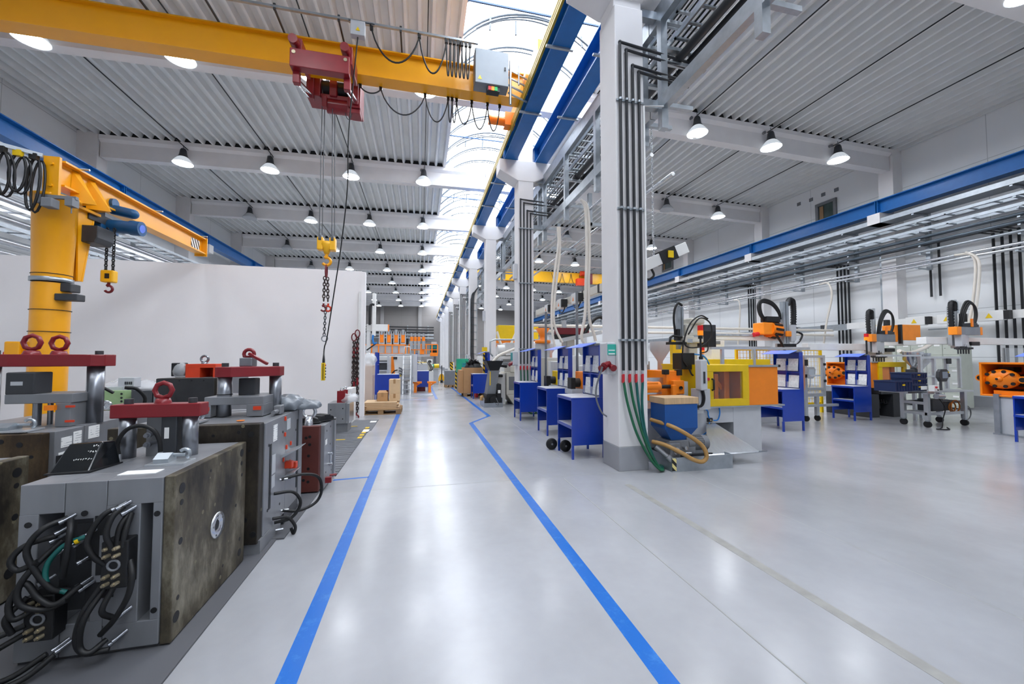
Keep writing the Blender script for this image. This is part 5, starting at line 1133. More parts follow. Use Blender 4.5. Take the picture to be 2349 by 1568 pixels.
# blue standing desks with document boards -----------------------------
def desk(x,y,label,w=.56,d=.66,top=.965,board=1.80,papers=True,rz=0.0,hood='hood_blue',mirror=False,low=False,back=False):
    t=thing('standing_desk',label,'desk',(x,y,0),rz,'blue standing desks with document boards')
    m='blue_desk'; L=.03
    def bx(n,b,mm=m,bev=0,par=None):
        if mirror: b.map(lambda q:(w-q.x,q.y,q.z))
        return b.build(n,mm,par or t,bev,local=(par is None)) if par is None else b.build(n,mm,par,bev,local=True)
    for (lx,ly) in ((0,0),(w-L,0),(0,d-L),(w-L,d-L)): bx('leg',B().box(lx,lx+L,ly,ly+L,0,.215))
    b=B(); b.box(0,w,0,.018,.22,top-.02); bx('side_panel',b); b=B(); b.box(0,w,d-.018,d,.22,top-.02); bx('side_panel',b)
    b=B(); b.box(w-.015,w,.018,d-.018,.22,top-.02); bx('back_panel',b)
    b=B(); b.box(-.01,w,0,d,top-.02,top-.004); b.box(-.012,.0,0,d,top-.045,top-.004); bx('top_frame',b)
    bx('desk_top',B().box(.0,w-.02,.012,d-.012,top-.004,top+.004),'laminate')
    b=B(); b.box(.0,w-.02,.018,d-.018,.50,.515); b.box(-.008,.006,.0,d,.475,.515); bx('shelf',b)
    bx('shelf_liner',B().box(.01,w-.03,.02,d-.02,.515,.519),'laminate')
    b=B(); b.box(w-.03,w,0,d,top,board); b.box(w-.09,w-.03,0,.012,top,board); b.box(w-.09,w-.03,d-.012,d,top,board); b.box(w-.09,w-.03,d/2-.008,d/2+.008,top+.02,board-.2); b.box(w-.09,w-.03,0,d,top+.36,top+.375)
    bb=bx('document_board',b)
    if papers:
        k=0
        for yy in (.05,d/2+.03):
            for zz in (top+.03,top+.40):
                q=B(); wd=d/2-.08; o=.012*(k%3); q.add([(w-.075,yy+o,zz),(w-.075,yy+wd,zz),(w-.05,yy+wd+o*.3,zz+.27),(w-.05,yy+o*1.3,zz+.27),(w-.070,yy+o,zz),(w-.070,yy+wd,zz),(w-.045,yy+wd,zz+.27),(w-.045,yy+o,zz+.27)],[(0,3,2,1),(4,5,6,7),(0,1,5,4),(1,2,6,5),(2,3,7,6),(3,0,4,7)])
                if mirror: q.map(lambda p:(w-p.x,p.y,p.z))
                q.build('document','printed',t,local=True)
                q=B(); q.box(w-.095,w-.092,yy-.01,yy+wd+.02,zz-.005,zz+.12)
                if mirror: q.map(lambda p:(w-p.x,p.y,p.z))
                q.build('pocket','clear_plastic',t,local=True); k+=1
    if mirror: return t
    b=B(); b.box(w-.16,w,.02,d-.02,board,board+.03); bx('lamp_bracket',b,'mid_grey')
    b=B(); b.add([(w-.40,-.02,board-.04),(w-.14,.0,board+.035),(w-.14,d,board+.035),(w-.40,d+.02,board-.04),(w-.40,-.02,board-.03),(w-.14,.0,board+.045),(w-.14,d,board+.045),(w-.40,d+.02,board-.03)],[(3,2,1,0),(4,5,6,7),(0,1,5,4),(1,2,6,5),(2,3,7,6),(3,0,4,7)]); bx('lamp_hood',b,hood)
    return t
desk(2.33,5.885,'nearest blue standing desk, beside the near white column')
desk(2.53,7.77,'middle one of the three blue desks on the right of the aisle')
desk(2.47,9.78,'third blue desk on the right of the aisle, beside the second column')
desk(7.65,7.05,'blue standing desk right of the big orange panel',top=.91,board=1.72)
desk(10.70,7.83,'blue standing desk in front of the open orange machine with the round platen, mid right',top=.87,board=1.66,d=.56)
desk(11.05,4.58,'blue standing desk cut off by the right edge of the picture',top=.87,board=1.66)
dx=at(1085,915,z=0); desk(dx.x,dx.y,'blue desk farther down the aisle between the cardboard bin and the granulator',w=.66,papers=False)
p=at(860,917,z=0); desk(X(860,15.6),15.6,'blue desk seen from behind left of the aisle, behind the cardboard boxes',w=.85,papers=False,mirror=True)
p=at(953,896,z=0); desk(X(953,19.2),19.2,'blue desk left of the aisle farther off, between orange feet',w=.62,papers=False,mirror=True)
for i,(x,y) in enumerate(((2.24,6.62),(2.42,6.42))):
    t=thing('cart_wheel','black rubber cart wheel under the nearest blue desk, %s one'%('left' if i==0 else 'right'),'wheel',(x,y,0),0,'black wheels under the nearest blue desk')
    b=B(); b.lathe([(.0,-.03),(.05,-.03),(.055,-.02),(.085,-.03),(.10,-.015),(.10,.015),(.085,.03),(.055,.02),(.05,.03),(0,.03)],(x,y,.10),'y',20); b.build('tyre','black_rubber',t)
    B().cyl((x,y-.035,.1),(x,y+.035,.1),.018,n=10).build('hub','mid_grey',t)
tag(B().cyl((3.05,7.85,.975),(3.05,7.85,1.05),.04,n=16).build('tape_roll','cream'),'cream roll standing on the middle blue desk','roll')
tag(B().cyl((2.98,9.86,.975),(2.98,9.86,1.03),.045,n=16).build('tape_roll','plywood'),'tan roll standing on the third blue desk','roll')
# --------------------------------------------------- moulding machines
def window_frame_box(t,x0,x1,y,z0,z1,wx0,wx1,wz0,wz1,m,dep=.06,nm='door'):
    b=B(); b.box(x0,x1,y,y+dep,wz1,z1); b.box(x0,x1,y,y+dep,z0,wz0); b.box(x0,wx0,y,y+dep,wz0,wz1); b.box(wx1,x1,y,y+dep,wz0,wz1)
    d=b.build(nm,m,t,.008)
    B().box(wx0,wx1,y+.02,y+.026,wz0,wz1).build('window','pane_glass',d)
    return d
def platen(t,x0,x1,y,z0,z1):
    """orange toggle parts seen through a door window"""
    w=x1-x0; b=B()
    b.box(x0+.05*w,x0+.2*w,y,y+.5,z0,z1); b.box(x1-.22*w,x1-.05*w,y,y+.5,z0,z1); b.box(x0+.45*w,x0+.58*w,y,y+.4,z0,z1-.1); b.bar((x0+.2*w,y+.1,z0+.1),(x0+.47*w,y+.1,z0+.35),.08,.08); b.bar((x0+.58*w,y+.1,z1-.2),(x1-.2*w,y+.1,z0+.2),.07,.07)
    b.build('platen','orange',t,.01)
    b=B(); 
    for z in (z0+.12,z1-.12): b.cyl((x0,y+.15,z),(x1,y+.15,z),.035,n=10)
    b.build('tie_bar','steel_bright',t)
    b=B(); b.box(x0+.22*w,x0+.42*w,y+.1,y+.35,z0+.1,z1-.1); b.cyl((x0+.62*w,y+.2,z0+.25),(x0+.75*w,y+.2,z0+.25),.08,n=12); b.build('mould_half','steel_dark',t)
    B().box(x0,x1,y+.55,y+.57,z0,z1).build('rear_panel','dark_grey',t)
# machine next to the near column
y=5.62
t=thing('moulding_machine','grey moulding machine with yellow-framed door and big orange panel by the near column','machine',(4.5,6.2,0))
mm1=t
b=B(); b.box(3.45,4.62,y+.04,6.9,.0,.78); b.box(5.12,5.68,y+.04,6.9,.0,.78); b.box(4.62,5.12,y+.04,6.9,.52,.78); b.box(4.62,5.12,6.3,6.9,0,.52); b.build('base','machine_grey',t,.008)
B().box(4.9,5.76,5.64,6.95,.0,.02).build('foot_rail','galv',t); B().box(3.45,6.1,y-.03,6.95,.78,.80).build('bed_edge','galv',t)
D('panel_orange','f08410',.42,var=.05)
B().box(5.385,6.0,y,6.9,.80,1.44).build('orange_panel','panel_orange',t,.008); B().box(5.39,6.02,y-.02,y+.02,1.445,1.475).build('slide_rail','galv',t); B().box(6.0,6.03,y-.03,y+.03,1.44,1.48).build('rail_end','black',t)
d=window_frame_box(t,4.56,5.38,y-.03,.80,1.48,4.69,5.26,.92,1.37,'dull_yellow')
B().box(4.56,4.60,y+.03,6.8,.80,1.48).build('side_frame','paint_yellow',t); B().box(4.6,5.38,y+.03,6.9,1.45,1.48).build('top_cover','paint_yellow',t)
platen(t,4.7,5.30,5.9,.85,1.42)
b=B(); b.tube([(4.66,y-.03,1.07),(4.66,y-.07,1.08),(4.66,y-.07,1.24),(4.66,y-.03,1.25)],.016,8); b.build('handle','black',d)
B().cyl((4.57,y-.03,1.25),(4.57,y-.06,1.25),.025,n=10).build('emergency_button','bright_red',t)
# control post with stack light
B().box(4.27,4.39,5.36,5.50,1.09,1.57).build('control_box','machine_grey',t,.02); B().box(4.31,4.34,5.352,5.36,1.2,1.38).build('display','dark_grey',t)
B().box(4.30,4.5,5.45,5.64,.78,1.1).build('control_bracket','light_grey',t)
b=B(); b.cyl((4.32,5.42,1.57),(4.32,5.42,1.62),.03,n=12); b.cyl((4.32,5.42,1.6),(4.32,5.42,1.93),.016,n=10); b.cyl((4.32,5.42,1.9),(4.32,5.42,1.95),.036,n=12); b.build('lamp_pole','black',t)
B().cyl((4.32,5.42,1.955),(4.32,5.42,2.03),.042,n=14).build('amber_light','amber_lens',t); B().cyl((4.32,5.42,2.03),(4.32,5.42,2.11),.042,n=14).build('red_light','red_lens',t)
B().tube(spline([(4.34,5.42,1.09),(4.36,5.42,.95),(4.33,5.45,.84),(4.2,5.5,.83)],5),.024,8).build('conduit','black_rubber',t)
# injection unit left of it
b=B(); b.cyl((3.45,5.85,1.12),(3.85,5.85,1.12),.085,n=18); b.box(3.42,3.8,5.78,6.2,1.03,1.2); b.box(4.03,4.30,5.9,6.5,.82,1.38); b.box(4.08,4.28,5.78,5.9,1.0,1.22); b.box(4.05,4.12,5.76,5.82,.85,1.15); b.build('injection_unit','orange',t,.012)
b=B(); b.cyl((3.8,5.85,1.12),(4.2,5.85,1.12),.032,n=12); b.build('piston_rod','black',t)
b=B(); b.box(3.45,4.05,6.0,6.04,1.16,1.26); b.box(3.45,4.0,6.0,6.04,.98,1.02); b.build('guide_rail','steel_bright',t)
b=B(); b.box(3.98,4.07,5.88,5.96,1.32,1.40); b.box(4.22,4.32,5.88,5.96,1.30,1.40); b.build('clamp_block','black',t,.008)
b=B(); b.lathe([(0,0),(.03,.0),(.03,-.02)],(4.2,5.77,1.1),'y',12); b.build('bolt','black',t)
B().box(4.28,4.36,5.8,6.3,.80,1.2).build('end_plate','machine_grey',t)
# yellow frame behind
window_frame_box(t,3.4,4.02,6.9,.80,1.52,3.5,3.88,.95,1.40,'paint_yellow',nm='rear_door'); platen(t,3.46,3.95,7.0,.85,1.45)
b=B(); b.box(3.92,4.02,6.5,6.9,1.30,1.9); b.box(4.8,5.02,6.8,6.9,1.48,1.95); b.build('rear_guard','paint_yellow',t)
# base fittings
b=B(); b.box(4.60,4.68,y-.0,y+.04,.55,.61); b.build('air_valve','black',t); q=B(); q.cyl((4.63,y+.0,.58),(4.63,y-.02,.58),.014,n=8); q.cyl((4.67,y,.56),(4.67,y-.02,.56),.014,n=8); q.build('air_port','brass',t)
for P in ([(4.45,y+.02,.79),(4.58,y,.74),(4.60,y,.66),(4.62,y+.0,.61)],[(4.68,y,.57),(4.78,y,.58),(4.82,y,.68),(4.83,y+.02,.77)],[(4.62,y,.54),(4.58,y-.02,.42),(4.42,y-.03,.34),(4.2,y-.03,.38),(4.02,y-.02,.6)]): B().tube(spline(P,6),.011,6).build('air_hose','hose_blue',t)
B().box(4.42,4.54,y+.035,y+.04,.69,.75).build('label','paper',t)
b=B(); b.tube(arc((4.9,6.1,.38),.13,180,380,12,'x'),.022,7); b.tube(arc((4.95,6.1,.3),.1,90,300,12,'y'),.018,7); b.cyl((4.85,6.05,.12),(5.1,6.05,.12),.05,n=12); b.build('hydraulic_hose','black_rubber',t)
b=B(); b.add([(4.55,y-.02,.52),(4.72,y-.02,.52),(5.02,y-.55,.17),(4.12,y-.58,.17),(4.55,y+.0,.53),(4.72,y,.53),(5.04,y-.54,.185),(4.12,y-.56,.185)],[(3,2,1,0),(4,5,6,7),(0,1,5,4),(1,2,6,5),(2,3,7,6),(3,0,4,7)])
D('sheet_metal','b4b8bd',.25,.85,var=.06,stretch=(6,1,1)); b.build('chute','sheet_metal',t)
# granulator tray with motor, hopper --------------------------------------
t=thing('scrap_granulator','small granulator with blue hopper and plywood lid in a steel tray','granulator',(3.9,5.2,0))
b=B(); X0,X1,Y0_,Y1_=3.44,4.43,4.93,5.58
b.box(X0,X1,Y0_,Y1_,.0,.012); b.box(X0+.0,X1,Y0_,Y0_+.008,.0,.2); b.box(X1-.008,X1,Y0_,Y1_,.0,.2); b.box(X0,X0+.008,Y0_,Y1_,.0,.2); b.box(X0,X1,Y1_-.008,Y1_,0,.2); b.build('tray','galv',t,.003)
striped('edge_tape','e8d890','1c1c1c',(1,0,1),9.0); B().box(X0-.002,X0+.06,Y0_-.002,Y0_,.02,.19).build('hazard_label','edge_tape',t)
hx0,hx1,hy0,hy1=3.42,3.96,5.06,5.42
b=B(); b.add([(hx0,hy0,.93),(hx1,hy0,.93),(hx1,hy1,.93),(hx0,hy1,.93),(hx0,hy0,.58),(hx1,hy0,.58),(hx1,hy1,.58),(hx0,hy1,.58),(hx0+.14,hy0+.06,.40),(hx1-.14,hy0+.06,.40),(hx1-.14,hy1-.06,.40),(hx0+.14,hy1-.06,.40)],
  [(0,1,2,3),(0,4,5,1),(1,5,6,2),(2,6,7,3),(3,7,4,0),(4,8,9,5),(5,9,10,6),(6,10,11,7),(7,11,8,4),(11,10,9,8)]); b.build('hopper','blue_hopper',t,.004)
B().box(hx0-.01,hx1+.01,hy0-.01,hy1+.01,.93,1.02).build('lid','plywood',t,.004)
b=B(); b.box(3.50,3.82,5.08,5.4,.18,.40); b.box(3.46,3.62,5.0,5.1,.16,.38); b.box(3.8,3.95,5.1,5.35,.2,.44); b.build('cutter_housing','steel_plate',t,.01)
b=B(); b.cyl((3.55,5.0,.28),(3.55,4.98,.28),.05,n=14); b.cyl((3.74,5.08,.3),(3.74,5.02,.3),.03,n=10); b.cyl((3.7,5.05,.22),(3.83,5.05,.22),.02,n=8); b.build('fitting','steel_bright',t)
b=B(); b.cyl((3.84,5.2,.34),(3.94,5.2,.34),.11,n=20); b.cyl((3.94,5.2,.34),(4.16,5.2,.33),.10,n=24)
for k in range(24): a=2*PI*k/24; b.bar((3.95,5.2+.1*math.cos(a),.34+.1*math.sin(a)),(4.1,5.2+.1*math.cos(a),.335+.1*math.sin(a)),.008,.02,(0,math.cos(a),math.sin(a)))
b.cyl((4.1,5.2,.33),(4.19,5.2,.33),.108,n=20); b.box(3.9,4.12,5.1,5.3,.2,.24); b.build('motor','mid_grey',t)
b=B(); b.box(3.52,4.2,5.06,5.42,.012,.2); b.build('stand','dark_grey',t)
def ribbed(pts,r): 
    P=spline(pts,8); b=B(); out=[]
    b.tube(P,r,10)
    L=0
    for i in range(0,len(P)-1): 
        for f in (0,.5):
            p=P[i].lerp(P[i+1],f); d=(P[i+1]-P[i]).normalized(); b.cyl(p-d*.006,p+d*.006,r*1.14,n=10,caps=False)
    return b
D('hose_tan','b78d52',.5,var=.12)
tag(ribbed([(3.35,5.3,.68),(3.5,5.0,.62),(3.68,4.86,.5),(3.86,4.84,.36),(3.92,4.84,.22),(3.85,4.84,.15),(3.72,4.86,.18),(3.55,4.9,.28),(3.4,5.05,.36),(3.3,5.2,.38)],.026).build('suction_hose','hose_tan'),'tan ribbed suction hose looping in front of the blue hopper','hose')
b=B(); b.cyl((3.30,5.12,.32),(3.42,5.02,.2),.035,n=12); b.cyl((3.42,5.02,.2),(3.50,4.97,.12),.045,n=12); tag(b.build('suction_nozzle','steel_plate'),'grey suction nozzle leaning at the tray beside the near column','nozzle')
# picker robot above the first machine -------------------------------------
t=thing('picker_robot','white picker robot with black cable loops above the first machine by the near column','robot',(4.6,6.2,1.5))
b=B(); b.box(4.57,4.90,6.1,6.35,1.98,2.2); b.box(4.63,4.92,6.05,6.3,2.2,2.3); b.box(4.45,4.85,6.0,6.2,1.86,1.98); b.box(4.62,4.80,6.1,6.3,1.25,1.86); b.build('body','cream',t,.02)
b=B(); b.box(4.45,4.50,6.15,6.22,1.75,2.52); b.box(4.53,4.56,6.15,6.22,1.8,2.5); b.build('mast','galv',t)
b=B(); b.box(4.36,4.62,5.95,6.2,1.40,1.68); b.build('valve_box','black',t,.01)
b=B(); b.box(4.20,4.50,6.0,6.15,1.83,1.87); b.tube([(4.21,6.05,1.87),(4.22,6.05,1.95),(4.27,6.05,1.98),(4.45,6.05,1.96)],.022,6); b.box(4.36,4.42,6.05,6.15,1.9,2.1); b.build('arm','black',t)
b=B(); b.tube(spline([(4.36,6.1,2.0),(4.33,6.1,2.25),(4.35,6.1,2.45),(4.42,6.1,2.56),(4.50,6.1,2.52)],6),.02,7)
b.tube(spline([(4.5,5.95,2.0),(4.7,5.92,2.28),(4.92,5.92,2.2),(4.93,5.92,1.95),(4.75,5.95,1.8),(4.5,5.95,1.78),(4.42,5.95,1.9),(4.55,5.95,2.2),(4.75,5.95,2.33),(4.9,5.95,2.28)],6),.013,6); b.tube(spline([(4.4,5.95,1.9),(4.37,5.93,1.6),(4.45,5.93,1.45)],6),.012,6); b.tube(spline([(4.5,5.95,1.42),(4.55,5.92,1.3),(4.7,5.92,1.33),(4.85,5.95,1.34)],6),.014,6); b.tube(spline([(4.9,5.95,1.9),(4.85,5.92,1.72),(4.7,5.92,1.68)],6),.012,6)
b.build('cable','black_rubber',t)
b=B(); b.cyl((4.7,6.05,1.95),(4.7,6.0,1.95),.05,n=14); b.box(4.52,4.62,6.0,6.1,1.86,1.93); b.cyl((4.5,6.05,1.88),(4.62,6.05,1.88),.035,n=10); b.build('joint','steel_bright',t)
B().tube(spline([(4.6,5.93,1.66),(4.75,5.9,1.63),(4.85,5.9,1.52),(4.87,5.9,1.42)],5),.014,6).build('air_hose','hose_blue',t)
b=B(); b.box(4.66,4.70,6.09,6.1,2.05,2.12); b.build('label','paper',t)
# robot controller / screen box behind
c0=at(1615,795,y=7.5); c1=at(1642,745,y=7.5)
t=thing('robot_control_box','black and orange control box on the end of the long white robot beam','control box',(c0.x,7.5,c0.z))
B().box(c0.x-.02,c1.x,7.5,7.9,c0.z,c1.z).build('housing','black',t,.01); B().box(c0.x-.13,c0.x-.025,7.49,7.9,c0.z+.1,c1.z).build('orange_side','safety_orange',t,.008); B().box(c0.x,c1.x-.01,7.495,7.5,c1.z-.14,c1.z-.02).build('panel','dark_grey',t)
# linear robots on the right ----------------------------------------------
def lrobot(x,y,z,s,lab,gripdrop=.3,cube=None,beam=(-1,1),pillar=None,extra=None,hoseside=1):
    """x,y,z: left end of the horizontal axis profile"""
    t=thing('linear_robot',lab,'robot',(x,y,z))
    b=B(); b.box(x+.12*s,x+.62*s,y,y+.14,z,z+.15*s); b.build('axis_profile','steel',t,.006)
    b=B(); b.box(x,x+.12*s,y-.005,y+.145,z,z+.15*s); b.box(x+.62*s,x+.68*s,y-.005,y+.145,z,z+.15*s); b.build('end_cap','safety_orange',t,.01)
    b=B(); b.box(x+.10*s,x+.15*s,y+.15,y+.22,z-.2*s,z+.55*s); b.box(x+.2*s,x+.27*s,y+.15,y+.24,z-.25*s,z+.68*s); b.build('vertical_axis','alu',t)
    q=B(); P=spline([(x+.03*s,y+.1,z+.12*s),(x+.02*s,y+.1,z+.45*s),(x+.05*s,y+.1,z+.62*s),(x+.11*s,y+.1,z+.6*s),(x+.12*s,y+.1,z+.45*s)],6); q.tube(P,.022*s,4,flat=1.8)
    for i in range(0,len(P)-1): d=(P[i+1]-P[i]).normalized(); q.tube([P[i]-d*.012,P[i]+d*.012],.028*s,4,flat=1.8)
    q.build('cable_chain','black',t)
    q=B()
    for k in range(3):
        o=.025*k; q.tube(spline([(x+.3*s,y+.1+o,z+.12*s),(x+.36*s,y+.08+o,z+.42*s+o),(x+.5*s,y+.08+o,z+.6*s+o*1.3),(x+.64*s+o,y+.08+o,z+.55*s+o),(x+.67*s+o,y+.08+o,z+.36*s),(x+.6*s+o,y+.1+o,z+.12*s)],6),.018*s,7)
    q.build('hose','black_rubber',t)
    b=B(); b.box(x+.3*s,x+.5*s,y-.03,y+.1,z+.15*s,z+.22*s); b.box(x+.42*s,x+.62*s,y+.02,y+.12,z+.15*s,z+.2*s); b.build('drive','dark_grey',t); B().box(x+.32*s,x+.36*s,y-.05,y-.03,z+.15*s,z+.3*s).build('cable_tie','orange',t)
    b=B(); b.box(x+.12*s,x+.22*s,y,y+.12,z-.22*s,z); b.box(x+.24*s,x+.34*s,y+.02,y+.14,z-.22*s,z); b.cyl((x+.28*s,y,z-.2*s),(x+.28*s,y+.2,z-.2*s),.04*s,n=10); b.build('wrist','light_grey',t,.006)
    b=B(); b.box(x+.38*s,x+.6*s,y,y+.1,z-.2*s,z-.13*s); b.build('gripper_motor','black',t,.01)
    b=B(); zg=z-gripdrop*s
    b.box(x+.02*s,x+.34*s,y,y+.04,zg,zg+.03*s)
    for k in range(5): b.cyl((x+(.04+.07*k)*s,y+.02,zg),(x+(.04+.07*k)*s,y+.02,zg-.08*s),.012*s,n=6); b.box(x+(.03+.07*k)*s,x+(.05+.07*k)*s,y-.05,y+.08,zg+.01,zg+.04*s)
    b.cyl((x+.17*s,y+.03,zg),(x+.17*s,y+.03,z-.18*s),.03*s,n=8); b.build('gripper','dark_grey',t)
    if beam: B().box(x+beam[0],x+beam[1],y+.24,y+.42,z-.17*s,z-.04*s).build('travel_beam','machine_white',t,.006)
    if cube:
        cx0,cx1,cz0,cz1=cube; B().box(cx0,cx1,y-.05,y+.45,cz0,cz1).build('drive_cover','safety_orange',t,.01); B().box(cx0+.02,cx1,y-.05,y+.45,cz0-.14,cz0-.005).build('cover_base','machine_white',t,.01); B().box(cx0-.06,cx0-.005,y-.05,y+.02,cz0-.1,cz1).build('cover_plate','black',t)
    if pillar: B().box(pillar[0],pillar[1],y+.1,y+.5,pillar[2],z-.17*s).build('pillar','machine_white',t,.01)
    return t
y=8.3; x=X(2000,y,775); z=Z(783,2000,y); s=1.38
lrobot(x,y,z,s,'linear robot with an orange drive cube above the yellow-framed machine at the right',.32,(X(2066,y,770),X(2107,y,770),Z(780,2085,y),Z(745,2085,y)),(X(1874,y,790)-x,.75),(X(2020,y,800),X(2057,y,800),1.45))
y=6.1; x=X(2195,y,760); z=Z(767,2195,y); s=1.15
lrobot(x,y,z,s,'linear robot at the far right above the open orange machine, with black hose arch',.28,None,(X(2157,y,775)-x,3.2))
# big first robot: orange rotary drive
y=8.6; x=X(1752,y,760); z=Z(765,1752,y)
t=thing('linear_robot','linear robot with round orange drive and tall silver mast on a long white beam','robot',(x,y,z))
k_=(X(1842,y,760)-x)/90.
b=B(); b.box(x,x+22*k_,y,y+.35,z-.02,z+.30); b.box(x+48*k_,x+60*k_,y-.05,y,z-.07,z+.08); b.build('drive_cover','safety_orange',t,.02)
b=B(); b.cyl((x+20*k_,y+.15,z+.13),(x+42*k_,y+.15,z+.10),.21,n=24)
b.build('rotary_drive','orange',t)
b=B()
for i in range(10): a=2*PI*i/10; b.bar((x+24*k_,y+.15+.215*math.cos(a),z+.13+.215*math.sin(a)),(x+41*k_,y+.15+.215*math.cos(a),z+.10+.215*math.sin(a)),.06,.03,(0,math.cos(a),math.sin(a)))
b.box(x+8*k_,x+38*k_,y,y+.2,z+.32,z+.46); b.build('cable_guide','black',t)
b=B(); b.box(x+49*k_,x+54*k_,y+.05,y+.15,z-.3,z+.88); b.box(x+56*k_,x+62*k_,y+.05,y+.18,z-.3,z+.88); b.build('mast','galv',t)
q=B(); P=spline([(x+63*k_,y+.1,z+.8),(x+68*k_,y+.1,z+.95),(x+75*k_,y+.1,z+.9),(x+77*k_,y+.1,z+.6),(x+75*k_,y+.1,z+.12)],7); q.tube(P,.05,4,flat=1.6)
for i in range(len(P)-1): d=(P[i+1]-P[i]).normalized(); q.tube([P[i]-d*.015,P[i]+d*.015],.06,4,flat=1.6)
q.build('cable_chain','black',t)
q=B()
for i in range(3): o=.035*i; q.tube(spline([(x+8*k_+o,y+.1,z+.35),(x-2*k_+o,y+.1,z+.55),(x-4*k_+o,y+.1,z+.78),(x+8*k_,y+.1,z+.92-o),(x+28*k_,y+.1,z+.85-o),(x+42*k_,y+.1,z+.65-o),(x+46*k_,y+.1,z+.4)],6),.03,7)
q.tube(spline([(x+20*k_,y-.1,z-.02),(x+34*k_,y-.1,z-.3),(x+44*k_,y-.1,z-.6)],5),.03,6); q.tube(spline([(x+80*k_,y,z+.05),(x+88*k_,y,z-.02),(x+80*k_,y,z-.2),(x+66*k_,y,z-.3)],5),.025,6)
q.build('hose','black_rubber',t)
b=B(); b.box(x+40*k_,x+56*k_,y-.02,y+.2,z-.42,z-.25); b.box(x+30*k_,x+72*k_,y+.1,y+.3,z-.52,z-.40); b.cyl((x+66*k_,y,z-.3),(x+78*k_,y,z-.15),.04,n=8); b.box(x+62*k_,x+74*k_,y,y+.15,z-.2,z+.25); b.build('wrist','light_grey',t,.006)
b=B(); b.box(x+36*k_,x+70*k_,y-.04,y+.08,z-.34,z-.26); b.box(x+74*k_,x+82*k_,y,y+.1,z-.5,z-.45); b.build('gripper','black',t)
bx0=X(1650,y,780)
D('film_wrap','b8bec6',.15,.6,var=.3,scale=14); B().box(bx0,x+48*k_,y+.2,y+.4,z-.16,z-.06).build('travel_beam','machine_white',t,.006); B().box(bx0,x+10*k_,y+.18,y+.42,z-.055,z-.01).build('beam_wrap','film_wrap',t); B().cyl((x-12*k_,y+.15,z-.02),(x-2*k_,y+.15,z+.0),.06,n=10).build('connector','bright_red',t)
b=B(); b.prism([(X(1645,y,790),1.45),(X(1672,y,790),1.45),(X(1676,y,790),z-.17),(X(1645,y,790),z-.17)],'y',y+.2,y+.6); b.build('pillar','machine_white',t,.01); B().box(X(1646,y),X(1666,y),y+.19,y+.2,z-.28,z-.2).build('name_panel','mid_grey',t)
# machine behind the first one (yellow top, orange)
y=8.1
t=thing('moulding_machine','orange and yellow moulding machine behind the first blue desk on the right','machine',(9,y+.6,0))
B().box(6.6,9.4,y,y+1.1,0,.8).build('base','machine_grey',t,.01); B().box(7.2,8.5,y,y+1.1,.8,1.4).build('orange_panel','orange',t,.01); B().box(8.52,9.4,y,y+1.1,.8,1.42).build('orange_panel','orange',t,.01)
b=B(); b.box(7.15,8.4,y-.02,y+.9,1.4,1.56); b.build('top_guard','paint_yellow',t,.01)
b=B()
for xx in (7.0,7.9,8.7,9.3): b.box(xx,xx+.06,y-.05,y+.01,1.4,1.85)
b.box(6.7,9.6,y-.06,y+.0,1.80,1.86); b.box(6.9,9.3,y+.8,y+.86,1.85,1.9); b.build('guard_frame','alu',t)
b=B(); b.cyl((6.75,y+.3,1.42),(6.75,y+.3,1.7),.02,n=8); b.build('lamp_pole','light_grey',t); B().cyl((6.75,y+.3,1.7),(6.75,y+.3,1.78),.045,n=10).build('amber_light','amber_lens',t); B().cyl((6.75,y+.3,1.78),(6.75,y+.3,1.87),.045,n=10).build('red_light','red_lens',t)
# yellow safety fence and aluminium guard behind the first right desk
y=9.3
t=thing('safety_fence','yellow safety fence of posts and rails in front of the right wall','fence',(10.0,y,0))
for x in (X(1690,y),X(1812,y),X(1882,y)): B().box(x-.03,x+.03,y-.03,y+.03,0,1.86).build('post','paint_yellow',t)
b=B(); xa,xb=X(1690,y),X(1882,y); b.box(xa,xb,y-.015,y+.015,1.80,1.85); b.box(xa,xb,y-.015,y+.015,.25,.3); b.build('rail','paint_yellow',t)
b=B(); n=26
for k in range(n): x=xa+(xb-xa)*k/n; b.box(x-.003,x+.003,y-.004,y+.004,.3,1.8)
for k in range(12): zz=.4+.12*k; b.box(xa,xb,y-.003,y+.003,zz,zz+.006)
b.build('mesh','dull_yellow',t)
y=8.05; xa,xb=X(1846,y),X(1893,y)
t=thing('guard_enclosure','aluminium framed clear guard beside the first right blue desk','guard',((xa+xb)/2,y,0))
b=B()
for x in (xa,xb-.07): b.box(x,x+.07,y,y+.07,.62,1.66)
b.box(xa+.25,xa+.3,y+.3,y+.35,.62,1.6); b.box(xa,xb,y,y+.07,1.6,1.66); b.box(xa,xb,y,y+.07,.62,.7); b.box(xa,xb,y,y+.07,.78,.84); b.box(xa+.3,xb,y+.1,y+.13,1.12,1.16); b.build('frame','alu',t)
B().box(xa+.07,xb-.07,y+.03,y+.036,.7,1.6).build('pane','clear_plastic',t)
b=B(); b.box(xa+.0,xa+.08,y-.02,y,1.4,1.55); b.box(xa,xa+.05,y-.02,y,1.1,1.18); b.box(xb-.06,xb,y-.02,y,1.4,1.46); b.box(xb-.06,xb,y-.02,y,.98,1.04); b.build('hinge','black',t)
b=B(); x=xb-.3; b.box(x,x+.07,y,y+.07,.14,.62); b.box(xa,xb+.4,y,y+.06,.36,.42); b.box(xa,xa+.07,y,y+.07,.14,.62); b.build('stand','alu',t)
for x in (xa+.04,xb-.26): B().cyl((x-.02,y+.03,.075),(x+.02,y+.03,.075),.075,n=14).build('castor','black_rubber',t)
hx=xa+.42; hd=thing('control_pendant','dark round-headed control pendant hanging inside the clear guard','control',(hx,y+.2,1.1))
